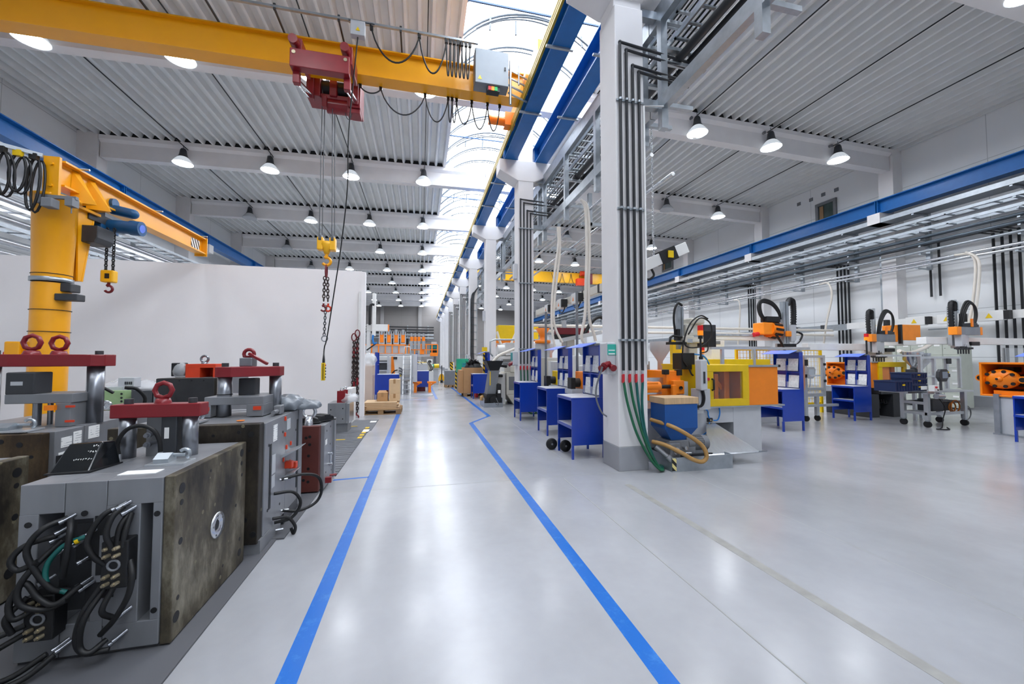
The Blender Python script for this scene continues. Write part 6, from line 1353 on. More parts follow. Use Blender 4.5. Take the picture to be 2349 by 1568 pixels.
b=B(); b.prism([(hx-.14,1.3),(hx-.1,1.36),(hx+.1,1.36),(hx+.14,1.3),(hx+.12,1.12),(hx+.05,1.06),(hx-.05,1.06),(hx-.12,1.14)],'y',y+.18,y+.24); b.build('body','dark_grey',hd,.01); B().box(hx-.08,hx+.08,y+.176,y+.18,1.14,1.3).build('screen','screen',hd); B().tube(spline([(hx-.02,y+.2,1.06),(hx-.05,y+.2,.85),(hx-.2,y+.2,.62)],5),.012,6).build('cable','black_rubber',hd)
# open orange machine parts with round platen
def ball(t,c,r):
    c=Vector(c); b=B(); b.sph(c,(r*1.25,r*.55,r*.95),20,12); b.lathe([(0,-r*.75),(r*.2,-r*.7),(r*.3,-r*.5),(r*.34,-r*.3)],(c.x,c.y,c.z),'y',16)
    for sx,dz in ((-1,.05),(1,-.02)): b.cyl((c.x+sx*r*1.45,c.y-.32*r,c.z+dz*r),(c.x+sx*r*1.45,c.y+.35*r,c.z+dz*r),.34*r,n=16)
    b.bar((c.x+r*.3,c.y-r*.55,c.z+r*.2),(c.x+r*.7,c.y-r*.4,c.z+r*.62),.14*r,.1*r)
    b.build('platen_hub','orange',t,.01)
    q=B()
    for a in (38,75,112,145,215,250,290,325):
        a=math.radians(a); p=c+Vector((r*1.02*math.cos(a)*1.05,-r*.36,r*.74*math.sin(a))); q.cyl(p,p+Vector((0,-.1*r,0)),.15*r,n=12)
    for sx,dz in ((-1,.05),(1,-.02)): q.cyl((c.x+sx*r*1.45,c.y-.33*r,c.z+dz*r),(c.x+sx*r*1.45,c.y-.36*r,c.z+dz*r),.22*r,n=14)
    q.cyl((c.x-r*.05,c.y-r*.74,c.z),(c.x-r*.05,c.y-r*.78,c.z),.1*r,n=12)
    q.build('bolt_socket','black',t)
def openbox(t,x0,x1,y,z0,z1,d=.8):
    w=.035; b=B(); b.box(x0,x1,y,y+d,z1-w,z1); b.box(x0,x1,y,y+d,z0,z0+w); b.box(x0,x0+w,y,y+d,z0,z1); b.box(x1-w,x1,y,y+d,z0,z1); b.box(x0,x1,y+d-.02,y+d,z0,z1); b.build('open_cover','orange',t,.006)
def turned(t,X0,Y0):
    """parts modelled facing -y, then turned to face -x at the end of a machine"""
    return lambda q:(X0+q.y,Y0-q.x,q.z)
class BT(B):
    pass
def ball_x(t,X0,Y0,c,r):
    n0=len(kids(t)); _o=B.build
    f=turned(t,X0,Y0)
    def bl(s,*a,**k): s.map(f); return _o(s,*a,**k)
    B.build=bl
    try: ball(t,c,r)
    finally: B.build=_o
def openbox_x(t,X0,Y0,x0,x1,y,z0,z1,d):
    _o=B.build; f=turned(t,X0,Y0)
    def bl(s,*a,**k): s.map(f); return _o(s,*a,**k)
    B.build=bl
    try: openbox(t,x0,x1,y,z0,z1,d)
    finally: B.build=_o
y=8.12; xe=11.72; z0,z1=.80,1.47
x2,x3=X(2012,y),X(2076,y)
yf=at(1895,831,x=xe).y
t=thing('moulding_machine','orange machine with a round bolted platen end and yellow-framed door behind a blue desk','machine',(xe,y+.4,0))
openbox_x(t,xe,yf,0,yf-y,0,z0,z1,.6)
cy=at(1921,862,x=xe+.2).y; ball_x(t,xe,yf,(yf-cy,.10,1.17),.215)
b=B(); b.box(xe+.3,xe+.5,cy-.35,cy-.15,z1-.24,z1-.10); b.box(xe+.35,xe+.55,cy-.6,cy-.3,1.0,1.3); b.box(xe+.3,xe+.55,cy-.4,cy-.2,z0+.05,z0+.15); b.build('drive','black',t)
B().box(xe+.62,x2,y-.0,yf,z0,z1).build('orange_panel','safety_orange',t,.008); B().box(xe,x2,y-.03,y-.002,z1,z1+.03).build('slide_rail','galv',t); B().box(xe,xe+.6,y-.001,y+.0,z0,z1).build('side_skin','safety_orange',t)
window_frame_box(t,x2,x3,y-.04,z0-.02,z1+.01,x2+.13,x3-.12,z0+.1,z1-.12,'paint_yellow'); platen(t,x2+.1,x3-.1,y+.15,z0+.05,z1-.08); B().box(x2,x3,y+.02,yf,z1-.03,z1+.0).build('top_cover','paint_yellow',t)
b=B(); b.box(xe+.3,x3+.3,y,yf,.62,.79); b.box(X(2046,y),x3,y,yf,.0,.62); b.box(xe+.3,X(1996,y),y+.05,yf,0,.62); b.box(xe+.3,x3,y+.4,yf,0,.6); b.build('base','dark_grey',t,.01)
q=B(); rnd=random.Random(4)
for k in range(9): xx=X(1998,y)+.09*k; q.cyl((xx,y+.15,.1+.3*rnd.random()),(xx+.05,y+.2,.45),.03,n=8)
q.build('pump','black',t)
xx=X(1999,y); zz=Z(780,1999,y); b=B(); b.cyl((xx,y+.1,z1),(xx,y+.1,zz),.02,n=8); b.build('lamp_pole','black',t); B().cyl((xx,y+.1,zz),(xx,y+.1,zz+.09),.05,n=10).build('amber_light','amber_lens',t); B().cyl((xx,y+.1,zz+.09),(xx,y+.1,zz+.18),.05,n=10).build('red_light','red_lens',t)
xe=11.75; yf=at(2245,831,x=xe).y; yn=4.95; z0,z1=.79,1.50
t=thing('moulding_machine','open orange machine with a round bolted platen at the right edge of the picture','machine',(xe+.5,5.5,0))
openbox_x(t,xe,yf,0,yf-yn,0,z0,z1,.7)
cy=at(2305,875,x=xe+.2).y; ball_x(t,xe,yf,(yf-cy,.14,1.155),.215)
b=B(); b.box(xe+.35,xe+.6,cy-.06,cy+.16,z1-.20,z1-.10); b.box(xe+.4,xe+.66,cy-.7,cy-.1,1.0,1.25); b.box(xe+.35,xe+.6,cy-.15,cy+.1,z0+.06,z0+.14); b.build('drive','black',t); B().box(xe+.1,xe+.66,cy-.7,cy+.12,z0+.04,z0+.12).build('bracket','orange',t)
ya=at(2287,995,x=xe).y; B().box(xe+.04,xe+1.6,yn,ya-.02,.0,.79).build('base','light_grey',t,.01); b=B(); b.box(xe-.02,xe+.06,ya-.06,ya+.02,.03,.84); b.build('corner_post','galv',t); B().box(xe-.03,xe+1.6,yn,ya+.04,0,.03).build('foot_rail','galv',t)
B().box(xe+.03,xe+.04,ya-.55,ya-.35,.25,.5).build('opening','black',t)
# aluminium table with castors
lx0,lx1,ly0,ly1=11.30,12.56,6.70,7.24
t=thing('work_table','aluminium frame table on castors with guard frame, stacked with dark blue crates','table',(11.9,6.97,0))
for x in (lx0,lx1-.08):
    for y in (ly0,ly1-.08):
        l=B().box(x,x+.08,y,y+.08,.17,.80).build('leg','alu',t,.004)
        q=B(); q.cyl((x+.02,y+.04,.075),(x+.06,y+.04,.075),.074,n=16); q.build('castor_wheel','black_rubber',l); q=B(); q.box(x+.01,x+.07,y+.01,y+.07,.14,.17); q.box(x+.065,x+.075,y+.02,y+.06,.06,.15); q.build('castor_fork','galv',l)
b=B(); b.box(lx0,lx1,ly0+.02,ly0+.06,.28,.34); b.box(lx0,lx1,ly1-.06,ly1-.02,.28,.34); b.box(lx0,lx0+.05,ly0,ly1,.28,.34); b.box(lx1-.05,lx1,ly0,ly1,.52,.58); b.box(lx0,lx0+.05,ly0,ly1,.52,.58); b.box(lx0,lx1,ly1-.06,ly1-.02,.52,.58); b.build('brace','alu',t)
B().box(lx0-.62,lx1+.2,ly0-.02,ly1+.02,.80,.835).build('table_top','alu',t,.004); B().box(lx0-.62,lx0+.0,ly0-.03,ly0-.02,.80,.835).build('conveyor_edge','dark_grey',t)
gx=[X(2168,ly0),X(2200,ly0)+.0,X(2230,ly0),lx1+.75]
b=B()
for x in (gx[0],gx[1],gx[2]): b.box(x,x+.06,ly1-.08,ly1-.02,.835,1.62)
b.box(gx[0]-.0,gx[2]+.5,ly1-.08,ly1-.02,1.58,1.63); b.box(gx[0]-1.3,gx[0]+.1,ly1-.05,ly1,1.63,1.67); b.box(gx[0],gx[1],ly1-.08,ly1-.03,1.12,1.16); b.box(gx[2]+.45,gx[2]+.5,ly1-.08,ly1-.02,.835,1.6); b.build('guard_frame','alu',t)
B().box(gx[0],gx[2]+.5,ly1-.055,ly1-.05,.85,1.58).build('guard_pane','clear_plastic',t)
b=B(); b.box(gx[2]-.02,gx[2]+.12,ly1-.1,ly1-.08,1.45,1.58); b.box(gx[2]-.0,gx[2]+.06,ly1-.1,ly1-.08,1.12,1.2); b.box(gx[1]+.05,gx[1]+.15,ly1-.1,ly1-.08,1.1,1.2); b.build('hinge','black',t)
b=B(); b.box(lx0-.2,lx0+.02,ly0-.12,ly0-.02,.78,.84); b.cyl((lx0+.1,ly0-.1,.72),(lx0+.3,ly0-.1,.72),.06,n=12); b.build('gear_motor','steel_bright',t,.006)
sb=B(); sb.box(lx0+.02,lx0+.17,ly0-.12,ly0-.02,.84,.97); sb.build('switch_box','machine_white',t,.006); B().cyl((lx0+.06,ly0-.12,.93),(lx0+.06,ly0-.145,.93),.022,n=10).build('emergency_button','bright_red',t); B().cyl((lx0+.12,ly0-.12,.87),(lx0+.12,ly0-.135,.87),.016,n=10).build('button','black',t)
b=B(); b.box(lx0+.4,lx0+.75,ly0+.15,ly1-.1,.34,.62); b.box(lx0+.85,lx0+1.1,ly0+.2,ly1-.1,.34,.55); b.build('drive_box','dark_grey',t,.01); B().tube(spline([(lx0+.25,ly0-.06,.68),(lx0+.4,ly0-.08,.45),(lx0+.35,ly0-.06,.2),(lx0+.2,ly0-.12,.02),(lx0-.1,ly0-.2,.015),(lx0+.1,ly0-.3,.015),(lx0+.4,ly0-.1,.015)],5),.012,6).build('cable','black_rubber',t)
q=B(); q.ring((lx0+1.05,ly0+.1,.45),.14,.016,'y',18,6); q.ring((lx0+1.02,ly0+.14,.43),.11,.016,'y',18,6); tag(q.build('cable_coil','copper'),'coil of orange-brown cable hanging under the aluminium table','coil')
q=B(); q.ring((lx0+1.3,ly0+.05,.3),.17,.008,'y',18,5); q.ring((lx0+1.32,ly0+.06,.28),.15,.008,'y',18,5); tag(q.build('cable_coil','mid_grey'),'coil of thin grey wire hanging under the right end of the aluminium table','coil')
cd=thing('control_terminal','dark handheld control terminal mounted on the aluminium table guard frame','control',(gx[0]+.1,ly0+.3,1.1))
cx,cy=gx[0]+.07,ly0+.1
b=B(); b.prism([(cx-.17,1.14),(cx-.15,1.27),(cx-.1,1.33),(cx+.1,1.33),(cx+.17,1.27),(cx+.15,1.14),(cx+.08,1.04),(cx-.1,1.04)],'y',cy-.04,cy+.03); b.build('body','dark_grey',cd,.015); B().box(cx-.06,cx+.1,cy-.045,cy-.041,1.12,1.27).build('screen','screen',cd); B().cyl((cx+.13,cy-.04,1.26),(cx+.13,cy-.05,1.26),.015,n=8).build('button','paint_yellow',cd)
b=B(); b.box(cx-.05,cx-.01,cy,cy+.03,.835,1.05); b.build('stand','steel_dark',cd)
def crate(x,y,z,w,d,h,lab):
    t=thing('plastic_crate',lab,'crate',(x,y,z),0,'dark blue plastic crates on the table')
    b=B(); b.box(x,x+w,y,y+d,z,z+.01); b.box(x,x+w,y,y+.012,z,z+h); b.box(x,x+w,y+d-.012,y+d,z,z+h); b.box(x,x+.012,y,y+d,z,z+h); b.box(x+w-.012,x+w,y,y+d,z,z+h)
    for k in range(7): b.box(x+w*k/6-.008,x+w*k/6+.008,y-.012,y,z+.02,z+h-.02)
    b.box(x-.012,x+w+.012,y-.014,y+.01,z+h-.03,z+h); b.box(x-.012,x+.0,y,y+d,z+h-.03,z+h); b.box(x+w,x+w+.012,y,y+d,z+h-.03,z+h); b.box(x,x+w,y+d,y+d+.012,z+h-.03,z+h); b.build('crate_body','crate_blue',t,.003)
    B().box(x+w*.42,x+w*.56,y-.016,y-.012,z+h*.55,z+h*.68).build('logo_mark','dull_yellow',t)
cx0=X(2050,6.75); cz=.836
crate(cx0,6.74,cz,.50,.42,.24,'dark blue plastic crate at the front of the aluminium table, left one')
crate(cx0+.57,6.78,cz,.46,.40,.15,'bottom dark blue crate of the right-hand stack on the table, with white slip')
crate(cx0+.57,6.78,cz+.153,.46,.40,.13,'dark blue plastic crate in the middle of the right-hand stack on the table')
crate(cx0+.55,6.78,cz+.286,.48,.40,.13,'dark blue plastic crate topmost of the right-hand stack on the table')
tag(B().box(cx0+.82,cx0+1.0,6.755,6.76,cz+.03,cz+.11).build('paper_slip','paper'),'white paper slip on the bottom right crate on the table','paper')
# lockers along the right wall
for i in range(6):
    y0=8.75+.42*i; t=thing('locker','pale grey-green locker column in front of the right wall, %s from the right'%ORD[i],'locker',(16.45,y0,0),0,'pale lockers at the right wall')
    B().box(16.2,16.7,y0,y0+.41,.05,2.1).build('body','locker',t,.004)
    for k in range(5):
        z=.1+.4*k; d=B().box(16.188,16.2,y0+.01,y0+.40,z,z+.385).build('door','locker',t,.003); B().box(16.18,16.188,y0+.06,y0+.2,z+.27,z+.32).build('name_label','paper',d); B().cyl((16.188,y0+.35,z+.2),(16.17,y0+.35,z+.2),.012,n=8).build('lock','steel_bright',d)
t=thing('material_hopper','steel material hopper on a stand behind the aluminium table','hopper',(13.6,8.3,1.0))
hx,hy=X(2095,7.6),7.6
b=B(); b.lathe([(.2,1.75),(.2,1.55),(.06,1.38),(.06,1.3),(0,1.3)],(hx,hy,0),n=16); b.lathe([(0,1.75),(.2,1.75)],(hx,hy,0),n=16); b.build('cone','steel_bright',t); B().box(hx-.12,hx+.12,hy-.1,hy+.1,1.08,1.3).build('feeder','dark_grey',t,.01)
hx2=hx+.55; b=B(); b.lathe([(.22,1.72),(.22,1.5),(.07,1.3),(.07,1.2),(0,1.2)],(hx2,hy+.2,0),n=16); b.build('cone','film_wrap',t); b=B(); b.box(hx-.03,hx+.03,hy-.03,hy+.03,0,1.08); b.box(hx2-.03,hx2+.03,hy+.17,hy+.23,0,1.2); b.build('stand','alu',t)
tag(B().tube(spline([(hx,hy+.3,1.78),(hx+.5,hy+.4,1.72),(hx+1.2,hy+.5,1.85),(hx+1.75,hy+.5,2.1)],6),.05,8).build('conveying_hose','hose_white'),'pale hose sagging between the steel hopper and the right robot','hose')
tag(B().tube(spline([at(2345,949,y=8.6),at(2290,950,y=8.6),at(2200,952,y=8.4),at(2130,950,y=8.4)],5),.03,7).build('floor_hose','hose_green'),'green hoses lying along the floor in front of the lockers','hose')
t=thing('wall_shield','clear upright plastic shield by the right wall pipes','shield',(X(2325,7.0),7.0,0)); xa=X(2305,7.0)
B().box(xa,xa+1.0,7.0,7.01,1.3,1.85).build('pane','clear_plastic',t); b=B(); b.box(xa,xa+.04,7.0,7.04,0,1.85); b.box(xa+.96,xa+1.0,7.0,7.04,0,1.85); b.build('frame','alu',t)
# ================================================================ MIDDLE AND FAR HALL
def simple_machine(lab,x,y,w,d,h,top='machine_white',panel=None,window=None,extra=None,screen=True,hop=True,name='moulding_machine'):
    t=thing(name,lab,'machine',(x+w/2,y+d/2,0))
    B().box(x,x+w,y,y+d,.0,.85).build('base',top,t,.012)
    B().box(x+.05,x+w*.45,y+.05,y+d-.05,.85,h).build('clamp_cover',top,t,.015)
    b=B(); b.box(x+w*.5,x+w*.95,y+.1,y+d-.1,.85,h-.25); b.cyl((x+w*.48,y+d/2,1.05),(x+w,y+d/2,1.05),.12,n=14); b.build('injection_unit',panel or 'light_grey',t,.012)
    if window: B().box(x+.15,x+w*.38,y+.035,y+.05,.95,h-.12).build('window',window,t)
    b=B(); b.box(x+w*.46,x+w*.5,y+.02,y+d-.02,.85,h+.1); b.build('guard_post','alu',t)
    if screen:
        b=B(); b.box(x+w*.40,x+w*.40+.34,y-.12,y-.04,1.0,1.28); b.box(x+w*.4+.12,x+w*.4+.2,y-.08,y+.05,.86,1.0); b.build('control_panel','dark_grey',t,.012); B().box(x+w*.40+.03,x+w*.40+.31,y-.124,y-.12,1.06,1.25).build('screen','screen',t)
    if hop:
        b=B(); b.lathe([(.22,h+.55),(.22,h+.35),(.06,h+.1),(.06,h-.25),(0,h-.25)],(x+w*.72,y+d/2,0),n=16); b.lathe([(0,h+.55),(.22,h+.55)],(x+w*.72,y+d/2,0),n=16); b.build('hopper','light_grey',t)
    q=B(); rnd=random.Random(int(x*100+y*10))
    for k in range(4):
        x0=x+w*(.5+.4*rnd.random()); q.tube(spline([(x0,y+.1,h-.2),(x0+.1,y-.02,h-.35),(x0+.2,y-.02,1.0),(x0+.1,y+.05,.85)],5),.018,6)
    q.build('hose','black_rubber',t); return t
simple_machine('white moulding machine right behind the nearest blue desk, with an orange injection unit',3.5,7.6,2.6,1.0,1.42,panel='orange')
simple_machine('white moulding machine behind the middle blue desk, with a yellow injection unit',3.5,9.6,2.7,1.0,1.5,panel='paint_yellow')
simple_machine('white moulding machine beyond the second column, with a grey hopper',3.5,11.9,2.6,1.1,1.5,panel='machine_white')
for i,(px,y,zt,m) in enumerate(((1338,8.9,1.55,'machine_white'),(1268,10.9,1.5,'cream'))):
    x=X(px,y); t=thing('dryer_cabinet','tall white dryer cabinet behind the blue desks, %s one'%('nearer' if i==0 else 'farther'),'cabinet',(x,y,0))
    B().box(x-.2,x+.25,y,y+.5,0,zt+.1).build('body',m,t,.012); B().box(x-.14,x+.19,y-.006,y,.9,zt).build('front_panel','machine_white',t,.004)
    b=B()
    for k in range(6): b.box(x-.1,x+.15,y-.01,y-.006,.3+.06*k,.33+.06*k)
    b.build('vent','mid_grey',t)
for i,(px,y,w,m) in enumerate(((1287,9.2,.36,'safety_orange'),(1345,7.3,.3,'orange'))):
    x=X(px,y); z=.85 if i==0 else .9
    t=thing('drive_unit','%s drive box on the white machine behind the %s blue desk'%(('yellow-orange','middle') if i==0 else ('small orange','nearest')),'drive',(x,y,z))
    B().box(x-w*.3,x+w*.7,y,y+.35,z+.08,z+.42).build('housing','paint_yellow' if i==0 else 'orange',t,.01); b=B(); b.cyl((x-w*.9,y+.15,z+.2),(x-w*.3,y+.15,z+.2),.09,n=14); b.box(x-w,x-w*.7,y+.05,y+.25,z+.05,z+.3); b.build('motor','black',t)
    B().box(x-.3,x+.3,y,y+.4,z-.02,z+.08).build('bed','light_grey',t)
# dark red linear robot arm crossing behind
y=11.4; xa,xb=X(1278,y),X(1352,y); z=Z(762,1300,y)
t=thing('linear_robot','dark red and black robot beam crossing behind the blue desks','robot',(xa,y,z))
B().box(xa,xb,y,y+.25,z-.06,z+.14).build('beam','dark_red',t,.01); B().box(xa-.05,xa+.8,y+.02,y+.3,z-.2,z-.065).build('carriage','black',t,.01); b=B(); b.box(xa+.3,xa+.42,y+.3,y+.4,z-.5,z+.4); b.build('mast','alu',t); b=B(); b.tube(spline([(xb-.2,y,z-.1),(xb+.1,y,z+.35),(xb+.35,y,z+.5),(xb+.6,y,z+.4)],6),.06,6); b.build('cable_chain','black',t); b=B(); b.bar((xa+.1,y,z-.25),(xb+.4,y,z+.02),.12,.12); b.build('lower_beam','light_grey',t)
B().box((xa+xb)/2-.1,(xa+xb)/2+.15,y+.26,y+.6,0,z-.06).build('pillar','machine_white',t)
x=X(1245,12.6); z=Z(772,1245,12.6)
t=thing('material_loader','orange material loader with a funnel on top, seen left of the grey post','loader',(x,12.6,z-.3)); b=B(); b.lathe([(.0,z-.22),(.26,z-.22),(.26,z-.12),(.1,z-.1),(.1,z+.02),(.24,z+.28),(.22,z+.28)],(x,12.6,0),n=14); b.build('funnel','orange',t); B().box(x-.2,x+.2,12.45,12.8,1.4,z-.23).build('body','light_grey',t,.01); B().box(x-.1,x+.1,12.55,12.75,0,1.4).build('stand','alu',t)
# beyond the second column: white machine with pipes
y=13.3; x0,x1=X(1141,y),X(1186,y)+.9
t=thing('moulding_machine','cream white machine with a bulky pump head beside the granulator, left of the second column','machine',(x0+.8,y+.5,0))
B().box(x0,x0+.28,y,y+1,.0,1.05).build('side_cabinet','machine_white',t,.012); b=B(); b.box(x0+.3,x1,y-.1,y+1,.35,1.1); b.prism([(x0+.3,.35),(x1,.35),(x1,.0),(x0+.55,.0)],'y',y-.1,y+1); b.box(x0+.42,x1,y-.15,y+.9,1.1,1.32); b.build('base','cream',t,.02)
b=B(); b.cyl((x0+.05,y+.3,1.85),(x0+.75,y+.3,1.85),.2,n=18); b.box(x0+.3,x0+.8,y+.05,y+.6,1.68,2.12); b.cyl((x0+.75,y+.3,1.9),(x1,y+.3,1.9),.28,n=18); b.box(x0,x1,y+.1,y+.6,1.55,1.64); b.build('pump_head','machine_white',t,.012)
b=B(); b.tube([(x0-.15,y,1.65),(x0-.25,y,1.75),(x0-.25,y,2.15),(x0-.1,y,2.22),(x1,y,2.22)],.03,8); b.tube([(x0+.1,y-.05,1.5),(x0+.1,y-.05,1.42),(x1,y-.05,1.42)],.025,8); b.build('guard_rail','galv',t)
B().box(x0+.3,x1,y+.5,y+.9,1.3,1.6).build('frame','light_grey',t); b=B()
for k in range(5): b.cyl((x1-.55+.06*k,y-.02,1.5),(x1-.55+.06*k,y-.02,1.65),.018,n=6)
b.build('valve','bright_red',t)
B().box(x0+.38,x0+.62,y-.106,y-.1,.5,.95).build('vent','mid_grey',t); B().box(x0+.7,x0+.92,y-.156,y-.15,1.16,1.27).build('display','dark_grey',t); B().box(x0+.7,x1,y-.15,y+.3,.0,.14).build('orange_foot','orange',t,.01)
B().tube(spline([(x0+.3,y-.1,1.3),(x0+.02,y-.15,1.32),(x0-.1,y-.15,1.15),(x0+.0,y-.15,1.0),(x0+.15,y-.1,.98)],6),.045,8).build('hose','black_rubber',t)
# granulator
y=12.6; x0,x1=X(1112,y),X(1152,y)
t=thing('granulator','grey sloping granulator with a black funnel standing in a low steel tray beside the aisle','granulator',((x0+x1)/2,y+.4,0))
b=B(); b.box(x0-.02,x1+.02,y,y+.9,0,.02); b.box(x0-.02,x1+.02,y,y+.01,0,.14); b.box(x0-.02,x0-.01,y,y+.9,0,.3); b.box(x1,x1+.02,y,y+.9,.0,.3); b.build('tray','galv',t)
b=B(); b.prism([(x0+.10,.42),(x1-.18,.42),(x1-.06,1.18),(x0+.22,1.18)],'y',y+.15,y+.7); b.build('body','mid_grey',t,.01)
b=B(); b.add([(x0+.05,y,1.5),(x1+.04,y,1.5),(x1+.04,y+.75,1.5),(x0+.05,y+.75,1.5),(x0+.2,y+.15,1.18),(x1-.08,y+.15,1.18),(x1-.08,y+.7,1.18),(x0+.2,y+.7,1.18)],[(0,4,5,1),(1,5,6,2),(2,6,7,3),(3,7,4,0),(4,5,6,7)]); b.build('funnel','black',t,.005)
b=B(); b.box(x0+.08,x1-.1,y+.1,y+.75,.06,.42); b.box(x1-.16,x1-.02,y+.05,y+.75,.02,.74); b.cyl((x0+.3,y+.02,.24),(x0+.3,y+.12,.24),.13,n=16); b.build('drive','black',t,.008)
B().box(x0+.19,x0+.215,y+.14,y+.15,.7,1.15).build('yellow_stripe','dull_yellow',t); B().box(x1-.13,x1-.05,y+.04,y+.05,.45,.55).build('label','paper',t); B().tube(spline([(x0+.3,y+.02,.15),(x0+.45,y-.02,.08),(x1-.2,y,.3)],5),.012,6).build('cable','mid_grey',t)
tag(B().tube(spline([(X(1125,y),y+.4,1.45),at(1130,830,y=y+.3),at(1145,815,y=y+.3),at(1180,800,y=y+.4)],6),.05,8).build('conveying_hose','hose_white'),'grey-white hose rising from the granulator funnel toward the second column','hose')
tag(B().tube(spline([(X(1110,12.9),12.95,.2),(X(1106,12.9),12.95,.32),(X(1104,12.9),12.95,.2)],5),.05,8).build('suction_hose','hose_tan'),'short tan hose bend at the left of the grey granulator','hose')
tag(B().box(X(1098,15),X(1105,15),15.9,16.1,0,.3).build('red_canister','bright_red',bev=.03),'small red canister on the floor under the farther blue desk','canister')
# cardboard bin with black scrap
y=16.3; x0,x1=X(1064,y),X(1113,y)
pallet((x0+x1)/2,y+.45,0,'wooden pallet under the tall cardboard bin right of the aisle',x1-x0,.9)
t=thing('cardboard_bin','tall cardboard bin heaped with black scrap on a pallet right of the aisle','bin',((x0+x1)/2,y+.45,.146))
zt=Z(843,1085,y); b=B(); b.box(x0,x1,y,y+.02,.146,zt); b.box(x0,x1,y+.88,y+.9,.146,zt); b.box(x0,x0+.02,y,y+.9,.146,zt); b.box(x1-.02,x1,y,y+.9,.146,zt); b.box(x0,x1,y,y+.9,.146,.17); b.build('bin','cardboard',t)
B().box(x0-.18,x0-.01,y+.1,y+.8,.146,zt-.1).build('flap','cardboard',t)
t2=thing('black_scrap','heap of black plastic strips filling the tall cardboard bin','scrap',((x0+x1)/2,y+.45,zt-.1)); t2['kind']='stuff'
b=B(); rnd=random.Random(5)
b.sph(((x0+x1)/2,y+.45,zt-.12),((x1-x0)*.46,.40,.36),16,8)
for k in range(70):
    a=rnd.uniform(0,2*PI); r=rnd.uniform(0,.34); cx=(x0+x1)/2+r*math.cos(a); cy=y+.45+r*.9*math.sin(a); cz=zt+.26-.55*r*r*2+rnd.uniform(-.05,.03)
    d=Vector((rnd.uniform(-1,1),rnd.uniform(-1,1),rnd.uniform(-.35,.35))).normalized()*rnd.uniform(.1,.2); p=Vector((cx,cy,cz)); b.bar(p-d,p+d,.05,.012)
b.build('strips','black_rubber',t2)
# hazard posts
for i,(px,y,zt,w,l) in enumerate(((1112,16.1,None,.07,'yellow and black striped post beside the farther blue desk'),(1036,25.0,None,.09,'yellow and black striped guard post far down the aisle, left one'),(1047,20.5,None,.06,'yellow and black striped guard post far down the aisle, right one'))):
    top=(808,830,838)[i]; x=X(px,y); z=Z(top,px,y)
    t=thing('guard_post',l,'post',(x,y,0),0,'striped guard posts'); B().box(x-w,x+w,y,y+.02,0,z).build('post','hazard',t); B().box(x-.06,x+.16,y+.02,y+.14,0,z-.02).build('core','machine_white',t)
x=X(1112,16.1); tag(B().box(x-.1,x+.1,16.1,16.25,Z(806,1112,16.1)+.01,Z(796,1112,16.1)).build('warning_lamp','paint_yellow'),'small yellow box on top of the striped post by the farther blue desk','lamp')
# grey box on pallet + pallet truck
y=21.5; x0,x1=X(1021,y),X(1046,y)
pallet((x0+x1)/2,y+.4,0,'wooden pallet under the grey carton far down the aisle',x1-x0,.8)
tag(B().box(x0,x1,y,y+.8,.146,Z(850,1033,y)).build('grey_carton','mid_grey',bev=.006),'pale grey carton standing on a pallet far down the right of the aisle','box')
y=26; x=X(1013,y); t=thing('pallet_truck','yellow hand pallet truck parked far down the aisle','pallet truck',(x,y,0))
b=B(); b.box(x-.28,x-.12,y,y+1.2,.08,.16); b.box(x+.12,x+.28,y,y+1.2,.08,.16); b.prism([(x-.28,.1),(x+.28,.1),(x+.08,.55),(x-.08,.55)],'y',y-.1,y+.02); b.build('fork_frame','light_yellow',t); B().tube([(x,y-.12,.2),(x,y-.25,1.1)],.03,7).build('tiller','black',t); B().cyl((x-.08,y-.1,.09),(x+.08,y-.1,.09),.09,n=12).build('wheel','black',t)
# green box machine, green cabinets on columns
y=19.0; x=X(1058,y)
t=thing('chiller_unit','small green unit standing beside the fourth column behind the cardboard bin','unit',(x,y,0)); B().box(x-.2,x+.35,y,y+.6,.9,1.55).build('body','green_box',t,.01); B().box(x-.15,x+.3,y,y+.6,0,.9).build('stand','mid_grey',t); B().box(x+.05,x+.25,y-.01,y,1.1,1.35).build('panel','teal',t)
# far machines right of the aisle, between the columns
for i,(y,lab,p) in enumerate(((17.0,'distant white moulding machine between the third and fourth columns','orange'),(22.5,'distant white moulding machine between the fourth and fifth columns','paint_yellow'),(28.5,'distant white moulding machine beyond the fifth column','orange'),(35,'far white moulding machine beyond the sixth column','light_grey'))):
    t=simple_machine(lab,3.7,y,3.2,1.6,1.7,panel=p); 
y=19; xa,xb=X(1166,y),X(1182,y)
t=thing('raised_machine','yellow and orange raised machine head seen left of the second column','machine',(5.5,y,0)); B().box(xa-.5,xb+1.2,y,y+.8,Z(762,1170,y)-.35,Z(762,1170,y)+.35).build('yellow_housing','paint_yellow',t,.02); B().box(xa-.6,xb+1.3,y+.05,y+.8,Z(762,1170,y)-.75,Z(762,1170,y)-.36).build('orange_frame','orange',t,.01)
b=B()
for xx in (xa-.5,xb+.9): b.box(xx,xx+.15,y+.3,y+.45,0,Z(762,1170,y)-.76)
b.box(xa-.6,xb+1.3,y-.02,y+.03,Z(790,1170,y),Z(790,1170,y)+.05); b.build('leg','light_grey',t)
B().tube(spline([at(1140,760,y=18.5),at(1150,790,y=18.5),at(1168,805,y=18.5)],6),.06,8).tube(spline([at(1185,760,y=18.5),at(1176,780,y=18.5),at(1168,800,y=18.5)],6),.06,8).build('hose','hose_white',t)
# second picker in far gap: white lower pipe runs crossing the hall behind the columns
for i,(z,lab) in enumerate(((2.75,'upper pale pipe crossing behind the blue desks'),(2.55,'lower pale pipe crossing behind the blue desks'))):
    tag(B().tube([(3.4,13.5,z),(17,13.2,z)],.05,8).build('cross_pipe','hose_white'),lab,'pipe')
